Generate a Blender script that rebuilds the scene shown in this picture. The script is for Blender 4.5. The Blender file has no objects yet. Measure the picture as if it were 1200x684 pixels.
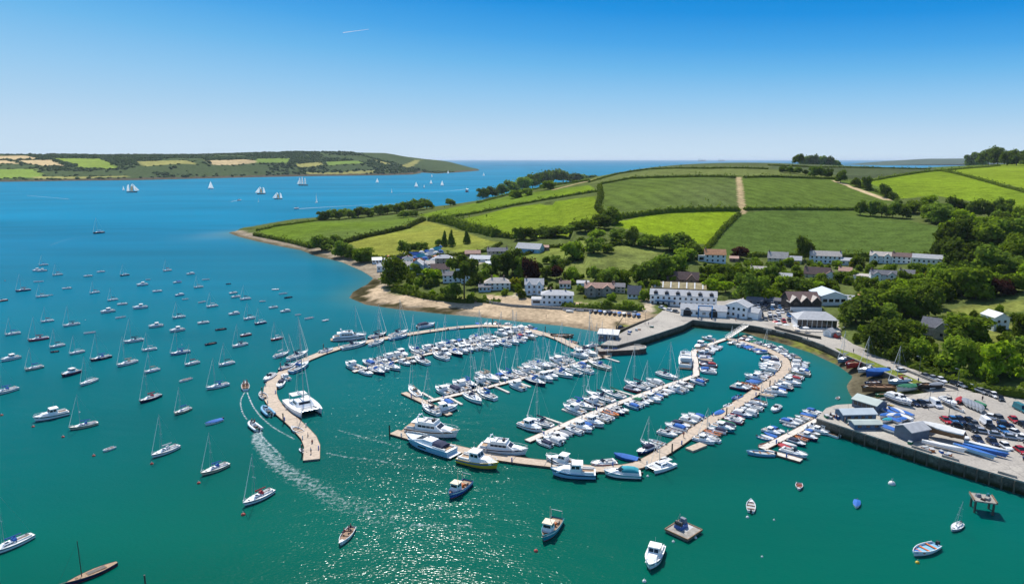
import bpy, math, random
import numpy as np
from mathutils import Vector, Matrix

rnd = random.Random(7)
S = bpy.context.scene
COL = S.collection

# ------------------------------------------------------------------ camera
CAM_H, PITCH, FPX = 80.0, math.radians(11.0), 800.0
cam_d = bpy.data.cameras.new("camera")
cam = bpy.data.objects.new("camera", cam_d)
COL.objects.link(cam)
cam.location = (0, 0, CAM_H)
cam.rotation_euler = (math.radians(90) - PITCH, 0, 0)
cam_d.sensor_width, cam_d.lens = 36.0, 24.0
cam_d.clip_start, cam_d.clip_end = 1.0, 120000.0
S.camera = cam

# ------------------------------------------------------------------ light
SUN_AZ, SUN_EL = math.radians(-10.5), math.radians(53)
w = bpy.data.worlds.new("World")
S.world = w
w.use_nodes = True
nt = w.node_tree
bg = nt.nodes["Background"]
sky = nt.nodes.new("ShaderNodeTexSky")
sky.sky_type = 'NISHITA'
sky.sun_disc = False
sky.sun_elevation, sky.sun_rotation = SUN_EL, SUN_AZ
sky.air_density, sky.dust_density, sky.ozone_density = 1.0, 0.3, 3.0
sky.altitude = 0
tcn = nt.nodes.new("ShaderNodeTexCoord")
nt.links.new(sky.outputs['Color'], bg.inputs['Color'])
bg.inputs['Strength'].default_value = 0.15
# the low sky: pale at the horizon, deepening upwards and away from the sun
sep = nt.nodes.new("ShaderNodeSeparateXYZ"); nt.links.new(tcn.outputs['Generated'], sep.inputs[0])
azf = nt.nodes.new("ShaderNodeMath"); azf.operation = 'MULTIPLY_ADD'; azf.inputs[1].default_value = .45; azf.inputs[2].default_value = 1.0
nt.links.new(sep.outputs['X'], azf.inputs[0])
elv = nt.nodes.new("ShaderNodeMath"); elv.operation = 'MULTIPLY'
nt.links.new(sep.outputs['Z'], elv.inputs[0]); nt.links.new(azf.outputs[0], elv.inputs[1])
crp = nt.nodes.new("ShaderNodeValToRGB")
SKY_STOPS = [(0.0, (203, 224, 241)), (.03, (192, 218, 240)), (.06, (170, 209, 239)), (.09, (147, 200, 239)), (.13, (110, 184, 236)), (.165, (76, 166, 232)), (.21, (36, 146, 224)), (.27, (4, 132, 212)), (.45, (0, 100, 185))]
def _lin(c): return tuple((v / 255 / 12.92) if v / 255 <= .04045 else ((v / 255 + .055) / 1.055) ** 2.4 for v in c)
while len(crp.color_ramp.elements) < len(SKY_STOPS): crp.color_ramp.elements.new(.5)
for e_, (p_, c_) in zip(crp.color_ramp.elements, SKY_STOPS): e_.position = p_; e_.color = (*_lin(c_), 1)
nt.links.new(elv.outputs[0], crp.inputs[0])
bg2 = nt.nodes.new("ShaderNodeBackground"); nt.links.new(crp.outputs[0], bg2.inputs[0]); bg2.inputs[1].default_value = .91
mxs = nt.nodes.new("ShaderNodeMixShader"); mxr = nt.nodes.new("ShaderNodeMapRange")
mxr.inputs['From Min'].default_value, mxr.inputs['From Max'].default_value = .25, .55
nt.links.new(sep.outputs['Z'], mxr.inputs['Value']); nt.links.new(mxr.outputs[0], mxs.inputs[0])
nt.links.new(bg2.outputs[0], mxs.inputs[1]); nt.links.new(bg.outputs[0], mxs.inputs[2])
nt.links.new(mxs.outputs[0], nt.nodes["World Output"].inputs['Surface'])

sl = bpy.data.lights.new("sun", 'SUN')
sl.energy, sl.angle, sl.color = 5.0, math.radians(0.53), (1.0, 0.96, 0.9)
sun = bpy.data.objects.new("sun", sl)
COL.objects.link(sun)
SUN_DIR = Vector((math.sin(SUN_AZ) * math.cos(SUN_EL), math.cos(SUN_AZ) * math.cos(SUN_EL), math.sin(SUN_EL)))
sun.rotation_euler = (-SUN_DIR).to_track_quat('-Z', 'Y').to_euler()
sun.location = (0, 200, 400)

S.view_settings.view_transform = 'Standard'
S.view_settings.look = 'None'
S.view_settings.exposure = 0.14
S.view_settings.gamma = 1.0
S.view_settings.use_curve_mapping = False
S.cycles.max_bounces = 5
S.cycles.diffuse_bounces = 2
S.cycles.glossy_bounces = 2
S.cycles.transparent_max_bounces = 6
S.cycles.sample_clamp_indirect = 4.0

# ------------------------------------------------------------------ materials
def lin(r, g, b):
    f = lambda c: (c / 255 / 12.92) if c / 255 <= .04045 else ((c / 255 + .055) / 1.055) ** 2.4
    return (f(r), f(g), f(b))

def mat(name, col, rough=.6, noise=0.0, scale=1.0, spec=.4, metal=0.0, objvar=0.0, detail=3):
    m = bpy.data.materials.new(name); m.use_nodes = True
    n = m.node_tree; b = n.nodes["Principled BSDF"]
    b.inputs['Roughness'].default_value = rough
    b.inputs['Metallic'].default_value = metal
    b.inputs['Specular IOR Level'].default_value = spec
    b.inputs['Base Color'].default_value = (*col, 1)
    src = None
    if noise > 0:
        tc = n.nodes.new("ShaderNodeTexCoord")
        nz = n.nodes.new("ShaderNodeTexNoise")
        nz.inputs['Scale'].default_value = scale; nz.inputs['Detail'].default_value = detail
        n.links.new(tc.outputs['Object'], nz.inputs['Vector'])
        rp = n.nodes.new("ShaderNodeMapRange")
        rp.inputs['From Min'].default_value, rp.inputs['From Max'].default_value = .3, .7
        rp.inputs['To Min'].default_value, rp.inputs['To Max'].default_value = 1 - noise, 1 + noise
        n.links.new(nz.outputs['Fac'], rp.inputs['Value'])
        src = rp.outputs['Result']
    if objvar > 0:
        oi = n.nodes.new("ShaderNodeObjectInfo")
        r2 = n.nodes.new("ShaderNodeMapRange")
        r2.inputs['To Min'].default_value, r2.inputs['To Max'].default_value = 1 - objvar, 1 + objvar
        n.links.new(oi.outputs['Random'], r2.inputs['Value'])
        if src is None: src = r2.outputs['Result']
        else:
            mm = n.nodes.new("ShaderNodeMath"); mm.operation = 'MULTIPLY'
            n.links.new(src, mm.inputs[0]); n.links.new(r2.outputs['Result'], mm.inputs[1]); src = mm.outputs[0]
    if src is not None:
        vm = n.nodes.new("ShaderNodeVectorMath"); vm.operation = 'SCALE'
        vm.inputs[0].default_value = col
        n.links.new(src, vm.inputs['Scale'])
        n.links.new(vm.outputs['Vector'], b.inputs['Base Color'])
    return m

M = {}
def defmat(k, *a, **kw): M[k] = mat(k, *a, **kw)
defmat('gelcoat', (.88, .875, .85), .35, noise=.05, scale=.7)
defmat('deckwhite', (.80, .785, .74), .6, noise=.10, scale=.8)
defmat('greydeck', (.42, .42, .41), .7, noise=.12, scale=.9)
defmat('teak', (.36, .23, .13), .7, noise=.2, scale=2.5)
defmat('navy', (.012, .022, .07), .25)
defmat('blue', (.03, .12, .36), .4, noise=.1, scale=1)
defmat('paleblue', (.22, .45, .62), .4)
defmat('teal', (.02, .30, .36), .5)
defmat('red', (.42, .03, .03), .4, noise=.12, scale=1)
defmat('green', (.03, .20, .08), .5, noise=.1)
defmat('cream', (.68, .58, .40), .45, noise=.08)
defmat('black', (.02, .02, .022), .5)
defmat('wood', (.22, .12, .06), .6, noise=.25, scale=2)
defmat('yellow', (.65, .42, .03), .5)
defmat('orange', (.65, .17, .03), .5)
defmat('coverblue', (.02, .125, .42), .8, noise=.15, scale=1.5)
defmat('covernavy', (.012, .020, .06), .8, noise=.15, scale=1.5)
defmat('coverwhite', (.66, .65, .62), .85, noise=.1, scale=1.5)
defmat('covertan', (.45, .33, .22), .85, noise=.1)
defmat('coverred', (.35, .03, .04), .85, noise=.1)
defmat('covergreen', (.02, .16, .08), .85, noise=.1)
defmat('covergrey', (.20, .22, .25), .85, noise=.1)
defmat('coverteal', (.02, .28, .34), .85, noise=.1)
defmat('glass', (.012, .018, .026), .12, spec=.6)
defmat('alu', (.62, .63, .64), .35, metal=.6)
defmat('darkpole', (.10, .08, .06), .5)
defmat('rubber', (.05, .05, .055), .7)
defmat('greyrubber', (.38, .40, .42), .6)
defmat('sail', (.82, .80, .74), .8)
defmat('sailtan', (.62, .50, .34), .8)
defmat('skin', (.45, .27, .19), .6)
defmat('plank', (.47, .37, .27), .8, noise=.18, scale=1.2)
defmat('plankpale', (.60, .54, .46), .8, noise=.15, scale=1.2)
defmat('floatgrey', (.16, .15, .14), .8, noise=.2)
defmat('stonewall', (.13, .115, .095), .9, noise=.4, scale=.6, detail=6)
defmat('stone', (.30, .27, .23), .9, noise=.3, scale=1.0, detail=6)
defmat('concrete', (.42, .37, .31), .9, noise=.16, scale=.12, detail=8)
defmat('render', (.84, .84, .82), .8, noise=.06, scale=.5)
defmat('renderblue', (.62, .71, .78), .8, noise=.06, scale=.5)
defmat('rendercream', (.62, .55, .43), .8, noise=.08, scale=.5)
defmat('slate', (.13, .13, .145), .8, noise=.25, scale=1.5)
defmat('palegreyroof', (.42, .42, .42), .8, noise=.12, scale=.8)
defmat('creamroof', (.50, .44, .38), .85, noise=.15, scale=.8)
defmat('pinkroof', (.40, .24, .18), .85, noise=.2, scale=1)
defmat('orangeroof', (.52, .25, .12), .85, noise=.2, scale=1)
defmat('brownroof', (.16, .10, .085), .85, noise=.2, scale=1)
defmat('mossroof', (.30, .24, .12), .9, noise=.35, scale=.5)
defmat('metalroof', (.48, .54, .56), .5, noise=.08, scale=.4)
defmat('greenroof', (.36, .42, .38), .6, noise=.1, scale=.4)
defmat('bluewall', (.09, .16, .24), .7, noise=.12, scale=.8)
defmat('slatewall', (.12, .15, .19), .8, noise=.15, scale=.8)
defmat('blackwood', (.03, .028, .027), .8, noise=.2)
defmat('brick', (.26, .17, .13), .9, noise=.2)
defmat('trunk', (.11, .085, .06), .9, noise=.3, scale=3)
defmat('hoistblue', (.03, .15, .33), .4)
defmat('rust', (.10, .06, .045), .9, noise=.35, scale=.8, detail=6)

def weathered(name, base, dark, stain, tide=False, sc=.12):
    """concrete or masonry: large patches, fine grain, cracks and courses; a weed band up to the tide mark where it meets water"""
    m = bpy.data.materials.new(name); m.use_nodes = True; n = m.node_tree; b = n.nodes["Principled BSDF"]; b.inputs['Roughness'].default_value = .92; b.inputs['Specular IOR Level'].default_value = .1
    tc = n.nodes.new("ShaderNodeTexCoord")
    def nz(scale, det=6, rough=.6):
        z = n.nodes.new("ShaderNodeTexNoise"); z.inputs['Scale'].default_value = scale; z.inputs['Detail'].default_value = det; z.inputs['Roughness'].default_value = rough; n.links.new(tc.outputs['Object'], z.inputs['Vector']); return z.outputs['Fac']
    def rng(v, a_, c_):
        r_ = n.nodes.new("ShaderNodeMapRange"); r_.inputs['From Min'].default_value, r_.inputs['From Max'].default_value = a_, c_; n.links.new(v, r_.inputs['Value']); return r_.outputs[0]
    def mix(f, a_, c_):
        x = n.nodes.new("ShaderNodeMix"); x.data_type = 'RGBA'; n.links.new(f, x.inputs[0])
        for i_, q in ((6, a_), (7, c_)):
            if isinstance(q, tuple): x.inputs[i_].default_value = (*q, 1)
            else: n.links.new(q, x.inputs[i_])
        return x.outputs[2]
    c = mix(rng(nz(sc), .35, .65), base, dark)
    c = mix(rng(nz(sc * 3.1, 8, .7), .56, .70), c, stain)
    vr = n.nodes.new("ShaderNodeTexVoronoi"); vr.feature = 'DISTANCE_TO_EDGE'; vr.inputs['Scale'].default_value = .7 if tide else .11; n.links.new(tc.outputs['Object'], vr.inputs['Vector'])
    ln = n.nodes.new("ShaderNodeMapRange"); ln.inputs['From Max'].default_value = .10 if tide else .02; ln.inputs['To Min'].default_value, ln.inputs['To Max'].default_value = .45, 0; n.links.new(vr.outputs['Distance'], ln.inputs['Value'])
    c = mix(ln.outputs[0], c, tuple(v * .45 for v in dark))
    if tide:
        sp = n.nodes.new("ShaderNodeSeparateXYZ"); n.links.new(tc.outputs['Object'], sp.inputs[0])
        ad = n.nodes.new("ShaderNodeMath"); ad.operation = 'MULTIPLY_ADD'; ad.inputs[1].default_value = 1.6; n.links.new(nz(.5), ad.inputs[0]); n.links.new(sp.outputs['Z'], ad.inputs[2])
        f = n.nodes.new("ShaderNodeMapRange"); f.inputs['From Min'].default_value, f.inputs['From Max'].default_value = 1.5, 2.5; f.inputs['To Min'].default_value, f.inputs['To Max'].default_value = 1, 0; n.links.new(ad.outputs[0], f.inputs['Value'])
        c = mix(f.outputs[0], c, (.030, .034, .014))
    gr = n.nodes.new("ShaderNodeMapRange"); gr.inputs['From Min'].default_value, gr.inputs['From Max'].default_value = .3, .7; gr.inputs['To Min'].default_value, gr.inputs['To Max'].default_value = .8, 1.2; n.links.new(nz(1.7, 4), gr.inputs['Value'])
    v = n.nodes.new("ShaderNodeVectorMath"); v.operation = 'SCALE'; n.links.new(c, v.inputs[0]); n.links.new(gr.outputs[0], v.inputs['Scale']); n.links.new(v.outputs[0], b.inputs['Base Color'])
    M[name] = m
weathered('concrete', (.44, .40, .335), (.33, .30, .26), (.21, .19, .17), False, .05)
weathered('stonewall', (.17, .15, .12), (.09, .08, .068), (.21, .19, .14), True, .3)
def foliage(name, c, var=.42, tr=.5):
    m = bpy.data.materials.new(name); m.use_nodes = True
    n = m.node_tree
    for x in list(n.nodes): n.nodes.remove(x)
    out = n.nodes.new("ShaderNodeOutputMaterial")
    d = n.nodes.new("ShaderNodeBsdfDiffuse"); t = n.nodes.new("ShaderNodeBsdfTranslucent")
    mx = n.nodes.new("ShaderNodeMixShader"); mx.inputs[0].default_value = tr
    tc = n.nodes.new("ShaderNodeTexCoord"); nz = n.nodes.new("ShaderNodeTexNoise")
    nz.inputs['Scale'].default_value = 3.2; nz.inputs['Detail'].default_value = 4
    n.links.new(tc.outputs['Object'], nz.inputs['Vector'])
    oi = n.nodes.new("ShaderNodeObjectInfo")
    a = n.nodes.new("ShaderNodeMapRange"); a.inputs['To Min'].default_value = 1 - var; a.inputs['To Max'].default_value = 1 + var
    n.links.new(oi.outputs['Random'], a.inputs['Value'])
    b = n.nodes.new("ShaderNodeMapRange"); b.inputs['From Min'].default_value = .3; b.inputs['From Max'].default_value = .7
    b.inputs['To Min'].default_value, b.inputs['To Max'].default_value = (.6, 1.4) if 'leaf' in name or name == 'farwood' else (.95, 1.05)
    n.links.new(nz.outputs['Fac'], b.inputs['Value'])
    k = n.nodes.new("ShaderNodeMath"); k.operation = 'MULTIPLY'
    n.links.new(a.outputs[0], k.inputs[0]); n.links.new(b.outputs[0], k.inputs[1])
    v = n.nodes.new("ShaderNodeVectorMath"); v.operation = 'SCALE'; v.inputs[0].default_value = c
    n.links.new(k.outputs[0], v.inputs['Scale'])
    v2 = n.nodes.new("ShaderNodeVectorMath"); v2.operation = 'MULTIPLY'; v2.inputs[1].default_value = (1.25, 1.3, .6) if 'leaf' in name else (1.1, 1.1, 1.1)
    n.links.new(v.outputs[0], v2.inputs[0])
    n.links.new(v.outputs[0], d.inputs['Color']); n.links.new(v2.outputs[0], t.inputs['Color'])
    n.links.new(d.outputs[0], mx.inputs[1]); n.links.new(t.outputs[0], mx.inputs[2])
    n.links.new(mx.outputs[0], out.inputs['Surface'])
    M[name] = m
foliage('leaf', (.16, .225, .026))
foliage('leafdark', (.125, .18, .030))
foliage('leafbright', (.19, .27, .02))
foliage('leafcopper', (.06, .025, .025))
foliage('leafhedge', (.105, .145, .022))
foliage('farwood', (.062, .095, .034), tr=.3)
foliage('leafyellow', (.20, .20, .02))
foliage('vapour', (.72, .74, .78), var=.02, tr=.85)
foliage('sail', (.92, .91, .88), var=.02, tr=.6)
foliage('sailtan', (.66, .54, .36), var=.02, tr=.5)

# ------------------------------------------------------------------ mesh building
class MB:
    def __init__(self): self.v = []; self.f = []
    def add(self, vs, fs):
        o = len(self.v); self.v += [tuple(p) for p in vs]; self.f += [tuple(i + o for i in f) for f in fs]; return self
    def box(self, x0, x1, y0, y1, z0, z1, rot=0, at=(0, 0, 0)):
        c, s = math.cos(rot), math.sin(rot)
        vs = []
        for z in (z0, z1):
            for x, y in ((x0, y0), (x1, y0), (x1, y1), (x0, y1)):
                vs.append((at[0] + x * c - y * s, at[1] + x * s + y * c, at[2] + z))
        return self.add(vs, [(3, 2, 1, 0), (4, 5, 6, 7), (0, 1, 5, 4), (1, 2, 6, 5), (2, 3, 7, 6), (3, 0, 4, 7)])
    def taper(self, x0, x1, y0, y1, z0, z1, ix0, ix1, iy):
        """box whose top is pulled in: ix0 at the low-x end, ix1 at the high-x end, iy at the sides"""
        vs = [(x0, y0, z0), (x1, y0, z0), (x1, y1, z0), (x0, y1, z0),
              (x0 + ix0, y0 + iy, z1), (x1 - ix1, y0 + iy, z1), (x1 - ix1, y1 - iy, z1), (x0 + ix0, y1 - iy, z1)]
        return self.add(vs, [(3, 2, 1, 0), (4, 5, 6, 7), (0, 1, 5, 4), (1, 2, 6, 5), (2, 3, 7, 6), (3, 0, 4, 7)])
    def prism(self, poly, z0, z1):
        n = len(poly)
        a = sum(poly[i][0] * poly[(i + 1) % n][1] - poly[(i + 1) % n][0] * poly[i][1] for i in range(n))
        if a < 0: poly = poly[::-1]
        vs = [(x, y, z0) for x, y in poly] + [(x, y, z1) for x, y in poly]
        fs = [tuple(range(n - 1, -1, -1)), tuple(range(n, 2 * n))]
        fs += [(i, (i + 1) % n, (i + 1) % n + n, i + n) for i in range(n)]
        return self.add(vs, fs)
    def tube(self, pts, r, n=6, r1=None, cap=True):
        pts = [Vector(p) for p in pts]; m = len(pts)
        vs, fs = [], []
        for i, p in enumerate(pts):
            t = (pts[min(i + 1, m - 1)] - pts[max(i - 1, 0)]).normalized()
            u = t.orthogonal().normalized(); w_ = t.cross(u)
            rr = r if r1 is None else r + (r1 - r) * i / max(m - 1, 1)
            for k in range(n):
                a = 2 * math.pi * k / n
                vs.append(p + (u * math.cos(a) + w_ * math.sin(a)) * rr)
        # keep rings aligned for straight runs
        for i in range(m - 1):
            for k in range(n):
                fs.append((i * n + k, i * n + (k + 1) % n, (i + 1) * n + (k + 1) % n, (i + 1) * n + k))
        if cap:
            fs.append(tuple(range(n - 1, -1, -1))); fs.append(tuple((m - 1) * n + k for k in range(n)))
        return self.add(vs, fs)
    def lathe(self, prof, n=12, at=(0, 0, 0)):
        vs, fs = [], []
        for r, z in prof:
            for k in range(n):
                a = 2 * math.pi * k / n
                vs.append((at[0] + r * math.cos(a), at[1] + r * math.sin(a), at[2] + z))
        for i in range(len(prof) - 1):
            for k in range(n):
                fs.append((i * n + k, i * n + (k + 1) % n, (i + 1) * n + (k + 1) % n, (i + 1) * n + k))
        fs.append(tuple(range(n - 1, -1, -1))); fs.append(tuple((len(prof) - 1) * n + k for k in range(n)))
        return self.add(vs, fs)
    def loft(self, secs, close=False, caps=True):
        """secs: list of equal-length point rings / strips"""
        n = len(secs[0]); vs = [p for s in secs for p in s]; fs = []
        for i in range(len(secs) - 1):
            for k in range(n if close else n - 1):
                fs.append((i * n + k, i * n + (k + 1) % n, (i + 1) * n + (k + 1) % n, (i + 1) * n + k))
        if caps:
            fs.append(tuple(range(n - 1, -1, -1))); fs.append(tuple((len(secs) - 1) * n + k for k in range(n)))
        return self.add(vs, fs)
    def build(self, name, m, parent=None, smooth=False, loc=None):
        me = bpy.data.meshes.new(name)
        me.from_pydata(self.v, [], self.f); me.update()
        if smooth: me.polygons.foreach_set('use_smooth', [True] * len(me.polygons))
        me.materials.append(M[m] if isinstance(m, str) else m)
        o = bpy.data.objects.new(name, me); COL.objects.link(o)
        if parent is not None: o.parent = parent; kids(parent).append(o)
        if loc is not None: o.location = loc
        return o

KIDS = {}
def kids(o): return KIDS.setdefault(o.name, [])
def empty(name, loc=(0, 0, 0), rz=0.0):
    o = bpy.data.objects.new(name, None); COL.objects.link(o)
    o.location = loc; o.rotation_euler = (0, 0, rz); o.empty_display_size = .5
    return o
def tag(o, label=None, cat=None, group=None, kind=None):
    if label: o['label'] = label
    if cat: o['category'] = cat
    if group: o['group'] = group
    if kind: o['kind'] = kind
    return o
def repaint(o, m):
    if not o.material_slots: return
    s = o.material_slots[0]; s.link = 'OBJECT'; s.material = M[m] if isinstance(m, str) else m
def dup(root, loc, rz=0.0, scale=1.0, paint=None, drop=()):
    """a copy of a thing with copies of its parts and sub-parts"""
    def cp(o, parent):
        st = o.name.split('.')[0]
        c = o.copy(); COL.objects.link(c)
        for k in list(c.keys()):
            if k in ('label', 'category', 'group') : del c[k]
        if parent is not None:
            c.parent = parent; kids(parent).append(c)
        if paint and st in paint: repaint(c, paint[st])
        for ch in list(kids(o)):
            if ch.name.split('.')[0] in drop: continue
            cp(ch, c)
        return c
    r = cp(root, None)
    r.location = loc; r.rotation_euler = (0, 0, rz)
    r.scale = (scale,) * 3 if isinstance(scale, (int, float)) else scale
    return r
def purge(root):
    for ch in list(kids(root)): purge(ch)
    bpy.data.objects.remove(root)

# labels that single out: (what it is, where) then rank from the left inside the class
ORD = ("first second third fourth fifth sixth seventh eighth ninth tenth eleventh twelfth thirteenth fourteenth fifteenth "
       "sixteenth seventeenth eighteenth nineteenth twentieth").split()
PENDING = []
def pend(o, desc, where, cat, group, px): PENDING.append((o, desc, where, cat, group, px))
def flush_labels():
    cls = {}
    for r in PENDING: cls.setdefault((r[1], r[2]), []).append(r)
    for (desc, where), rs in cls.items():
        rs.sort(key=lambda r: r[5])
        for i, (o, d, w_, cat, group, px) in enumerate(rs):
            n = len(rs)
            if n == 1: lab = f"{d} {w_}"
            elif i == 0: lab = f"leftmost {d} {w_}"
            elif i == n - 1: lab = f"rightmost {d} {w_}"
            elif i < 20: lab = f"{ORD[i]} from left, {d} {w_}"
            else:
                j = n - 1 - i
                lab = f"{ORD[j] if j < 20 else str(j + 1) + 'th'} from right, {d} {w_}"
            tag(o, lab, cat, group)
            if not 4 <= len(lab.replace(',', ' ').split()) <= 16: print("LABEL LENGTH", lab)

# ------------------------------------------------------------------ picture to place
FW = np.array((0, math.cos(PITCH), -math.sin(PITCH))); UP = np.array((0, math.sin(PITCH), math.cos(PITCH)))
def ray(px, py): return FW + np.array((1., 0, 0)) * ((px - 600) / FPX) + UP * ((342 - py) / FPX)
def G(px, py, z=0.0):
    d = ray(px, py); t = (z - CAM_H) / d[2]
    return (d[0] * t, d[1] * t, z)
def G2(px, py, z=0.0): return G(px, py, z)[:2]
def pxm(p): return FPX / float(np.dot(np.array(p) - np.array((0, 0, CAM_H)), FW))
def topx(p):
    q = np.array(p) - np.array((0, 0, CAM_H)); d = q @ FW
    return (600 + FPX * q[0] / d, 342 - FPX * (q @ UP) / d)
def inpoly(X, Y, poly):
    r = np.zeros(X.shape, bool); n = len(poly)
    for i in range(n):
        x1, y1 = poly[i]; x2, y2 = poly[(i + 1) % n]
        if y1 == y2: continue
        c = ((y1 > Y) != (y2 > Y)) & (X < (x2 - x1) * (Y - y1) / (y2 - y1) + x1)
        r ^= c
    return r
def linedist(X, Y, pts, closed=False):
    d = np.full(X.shape, 1e9); n = len(pts)
    for i in range(n if closed else n - 1):
        x1, y1 = pts[i]; x2, y2 = pts[(i + 1) % n]
        L = max((x2 - x1) ** 2 + (y2 - y1) ** 2, 1e-9)
        t = np.clip(((X - x1) * (x2 - x1) + (Y - y1) * (y2 - y1)) / L, 0, 1)
        d = np.minimum(d, np.hypot(X - x1 - t * (x2 - x1), Y - y1 - t * (y2 - y1)))
    return d
def rbf(ctrl):
    P = np.array([(x, y) for x, y, h in ctrl]) / 300.; hv = np.array([h for *_, h in ctrl]); n = len(P)
    U = lambda r2: np.where(r2 > 0, .5 * r2 * np.log(np.maximum(r2, 1e-12)), 0)
    A = np.zeros((n + 3, n + 3))
    A[:n, :n] = U(((P[:, None] - P[None]) ** 2).sum(-1)) + np.eye(n) * 1e-3
    A[:n, n] = 1; A[:n, n + 1:] = P; A[n, :n] = 1; A[n + 1:, :n] = P.T
    c = np.linalg.solve(A, np.concatenate([hv, np.zeros(3)]))
    def ev(X, Y):
        x, y = X.ravel() / 300., Y.ravel() / 300.
        o = c[n] + c[n + 1] * x + c[n + 2] * y
        for i in range(n): o = o + c[i] * U((x - P[i, 0]) ** 2 + (y - P[i, 1]) ** 2)
        return o.reshape(X.shape)
    return ev
def vnoise(X, Y, s, seed=0):
    """smooth value noise on a grid of cell s, for ground colours"""
    r = np.random.RandomState(seed); T = r.rand(256, 256)
    x, y = X / s, Y / s; i, j = np.floor(x).astype(int), np.floor(y).astype(int); u, v = x - i, y - j
    u = u * u * (3 - 2 * u); v = v * v * (3 - 2 * v); g = lambda a, b: T[a % 256, b % 256]
    return (g(i, j) * (1 - u) + g(i + 1, j) * u) * (1 - v) + (g(i, j + 1) * (1 - u) + g(i + 1, j + 1) * u) * v
def dense(pts, step):
    out = []
    for a, b in zip(pts, pts[1:]):
        n = max(1, int(math.dist(a, b) / step))
        out += [tuple(a[k] + (b[k] - a[k]) * i / n for k in range(len(a))) for i in range(n)]
    return out + [tuple(pts[-1])]
def smooth_line(pts, it=2):
    for _ in range(it):
        o = [pts[0]]
        for a, b in zip(pts, pts[1:]):
            o.append(tuple(.75 * p + .25 * q for p, q in zip(a, b))); o.append(tuple(.25 * p + .75 * q for p, q in zip(a, b)))
        pts = o + [pts[-1]]
    return pts
def grid_mesh(name, X, Y, Z, keep, col, m):
    """grid with a colour per vertex; keep is a mask of cells"""
    ny, nx = X.shape
    idx = np.arange(ny * nx).reshape(ny, nx)
    q = np.stack([idx[:-1, :-1], idx[:-1, 1:], idx[1:, 1:], idx[1:, :-1]], -1)[keep]
    used = np.unique(q); re = np.full(ny * nx, -1); re[used] = np.arange(len(used)); q = re[q]
    co = np.stack([X.ravel(), Y.ravel(), Z.ravel()], -1)[used]
    me = bpy.data.meshes.new(name)
    me.vertices.add(len(co)); me.vertices.foreach_set('co', co.ravel().astype(np.float32))
    me.loops.add(q.size); me.loops.foreach_set('vertex_index', q.ravel().astype(np.int32))
    me.polygons.add(len(q)); me.polygons.foreach_set('loop_start', np.arange(0, q.size, 4, dtype=np.int32))
    me.polygons.foreach_set('use_smooth', np.ones(len(q), bool))
    at = me.attributes.new('tint', 'FLOAT_COLOR', 'POINT')
    c4 = np.concatenate([col.reshape(-1, 3)[used], np.ones((len(used), 1))], 1)
    at.data.foreach_set('color', c4.ravel().astype(np.float32))
    me.update(); me.validate()
    me.materials.append(m)
    o = bpy.data.objects.new(name, me); COL.objects.link(o)
    return o
# ================================================================== TERRAIN
COAST_PX = [(268, 273), (280, 277.5), (300, 282.5), (330, 289), (352, 293), (370, 300), (400, 307), (425, 318), (437, 326), (430, 333), (413, 342),
            (409, 349), (428, 357), (470, 363), (520, 368), (560, 371.5), (610, 377), (660, 382), (700, 388.5), (716, 394), (735, 398), (770, 392), (806, 383),
            (840, 386), (872, 389.5), (890, 395.5), (920, 403.5), (950, 413), (982, 428), (1000, 441), (992, 452), (996, 462), (1004, 471), (1020, 492), (1060, 508), (1120, 528), (1200, 552), (1400, 615)]
front = [G2(*p) for p in COAST_PX]
back = [G2(290, 268.5), G2(340, 259.5), G2(400, 254.5), G2(450, 249.5), G2(500, 245), G2(545, 240), (-60, 1300), (60, 1460), (300, 1760), (800, 2050), (2400, 2400)]
LAND = front + [(500, 60), (2400, 0), (2400, 2400)] + back[::-1][1:]
ctrl_px = [(310, 278, 3), (370, 290, 3), (340, 284, 2.5), (400, 259, 6), (480, 253, 8), (440, 275, 6), (415, 292, 5), (500, 285, 8), (540, 285, 10), (500, 265, 10), (550, 275, 11),
           (490, 303, 5), (440, 326, 2), (455, 338, 3), (530, 345, 4), (600, 358, 4), (650, 358, 4), (700, 352, 4.5), (745, 350, 5), (780, 345, 5), (560, 330, 7), (650, 340, 6), (730, 330, 8),
           (620, 310, 13), (740, 310, 13), (720, 287, 18), (600, 277, 17), (570, 262, 14), (545, 256, 13), (600, 240, 22), (600, 228, 25), (545, 240, 13), (500, 250, 9.5),
           (650, 217, 38), (700, 208, 47), (700, 230, 39), (700, 250, 29), (780, 275, 20), (780, 247, 32), (780, 228, 43), (780, 209, 55), (750, 198, 63), (900, 192, 71), (900, 205, 60), (900, 225, 45),
           (860, 285, 15), (1000, 300, 10), (1000, 270, 20), (1000, 248, 28.5), (1000, 230, 39), (1000, 212, 52), (1000, 198, 65), (1100, 265, 24), (1100, 230, 40), (1100, 200, 62),
           (1190, 250, 32), (1190, 220, 49), (1190, 192, 70), (1100, 330, 9.5), (1000, 350, 5), (900, 340, 5.5), (900, 315, 8), (1050, 385, 6.5), (1150, 385, 8), (1190, 440, 5.5), (1100, 425, 4.5), (1190, 340, 16), (830, 320, 9),
           (1020, 395, 4.5), (940, 375, 4), (860, 365, 4), (790, 362, 4), (1300, 420, 10), (1300, 300, 26)]
ctrl = [G(*p) for p in ctrl_px] + [(x, y, 1.2) for x, y in front[:-2:2]] + [(x, y, 3.0) for x, y in back[:7]] + [(60, 1430, 12), (300, 1700, 22), (800, 1950, 25), (330, 1480, 57), (800, 1450, 60), (1400, 1500, 60), (1000, 700, 60), (1000, 300, 35), (600, 150, 15)]
hfun = rbf(ctrl)
GX0, GX1, GY0, GY1, GS = -360., 1240., 120., 1780., 3.0
gx = np.arange(GX0, GX1, GS); gy = np.arange(GY0, GY1, GS)
TX, TY = np.meshgrid(gx, gy)
inside = inpoly(TX, TY, LAND)
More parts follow.
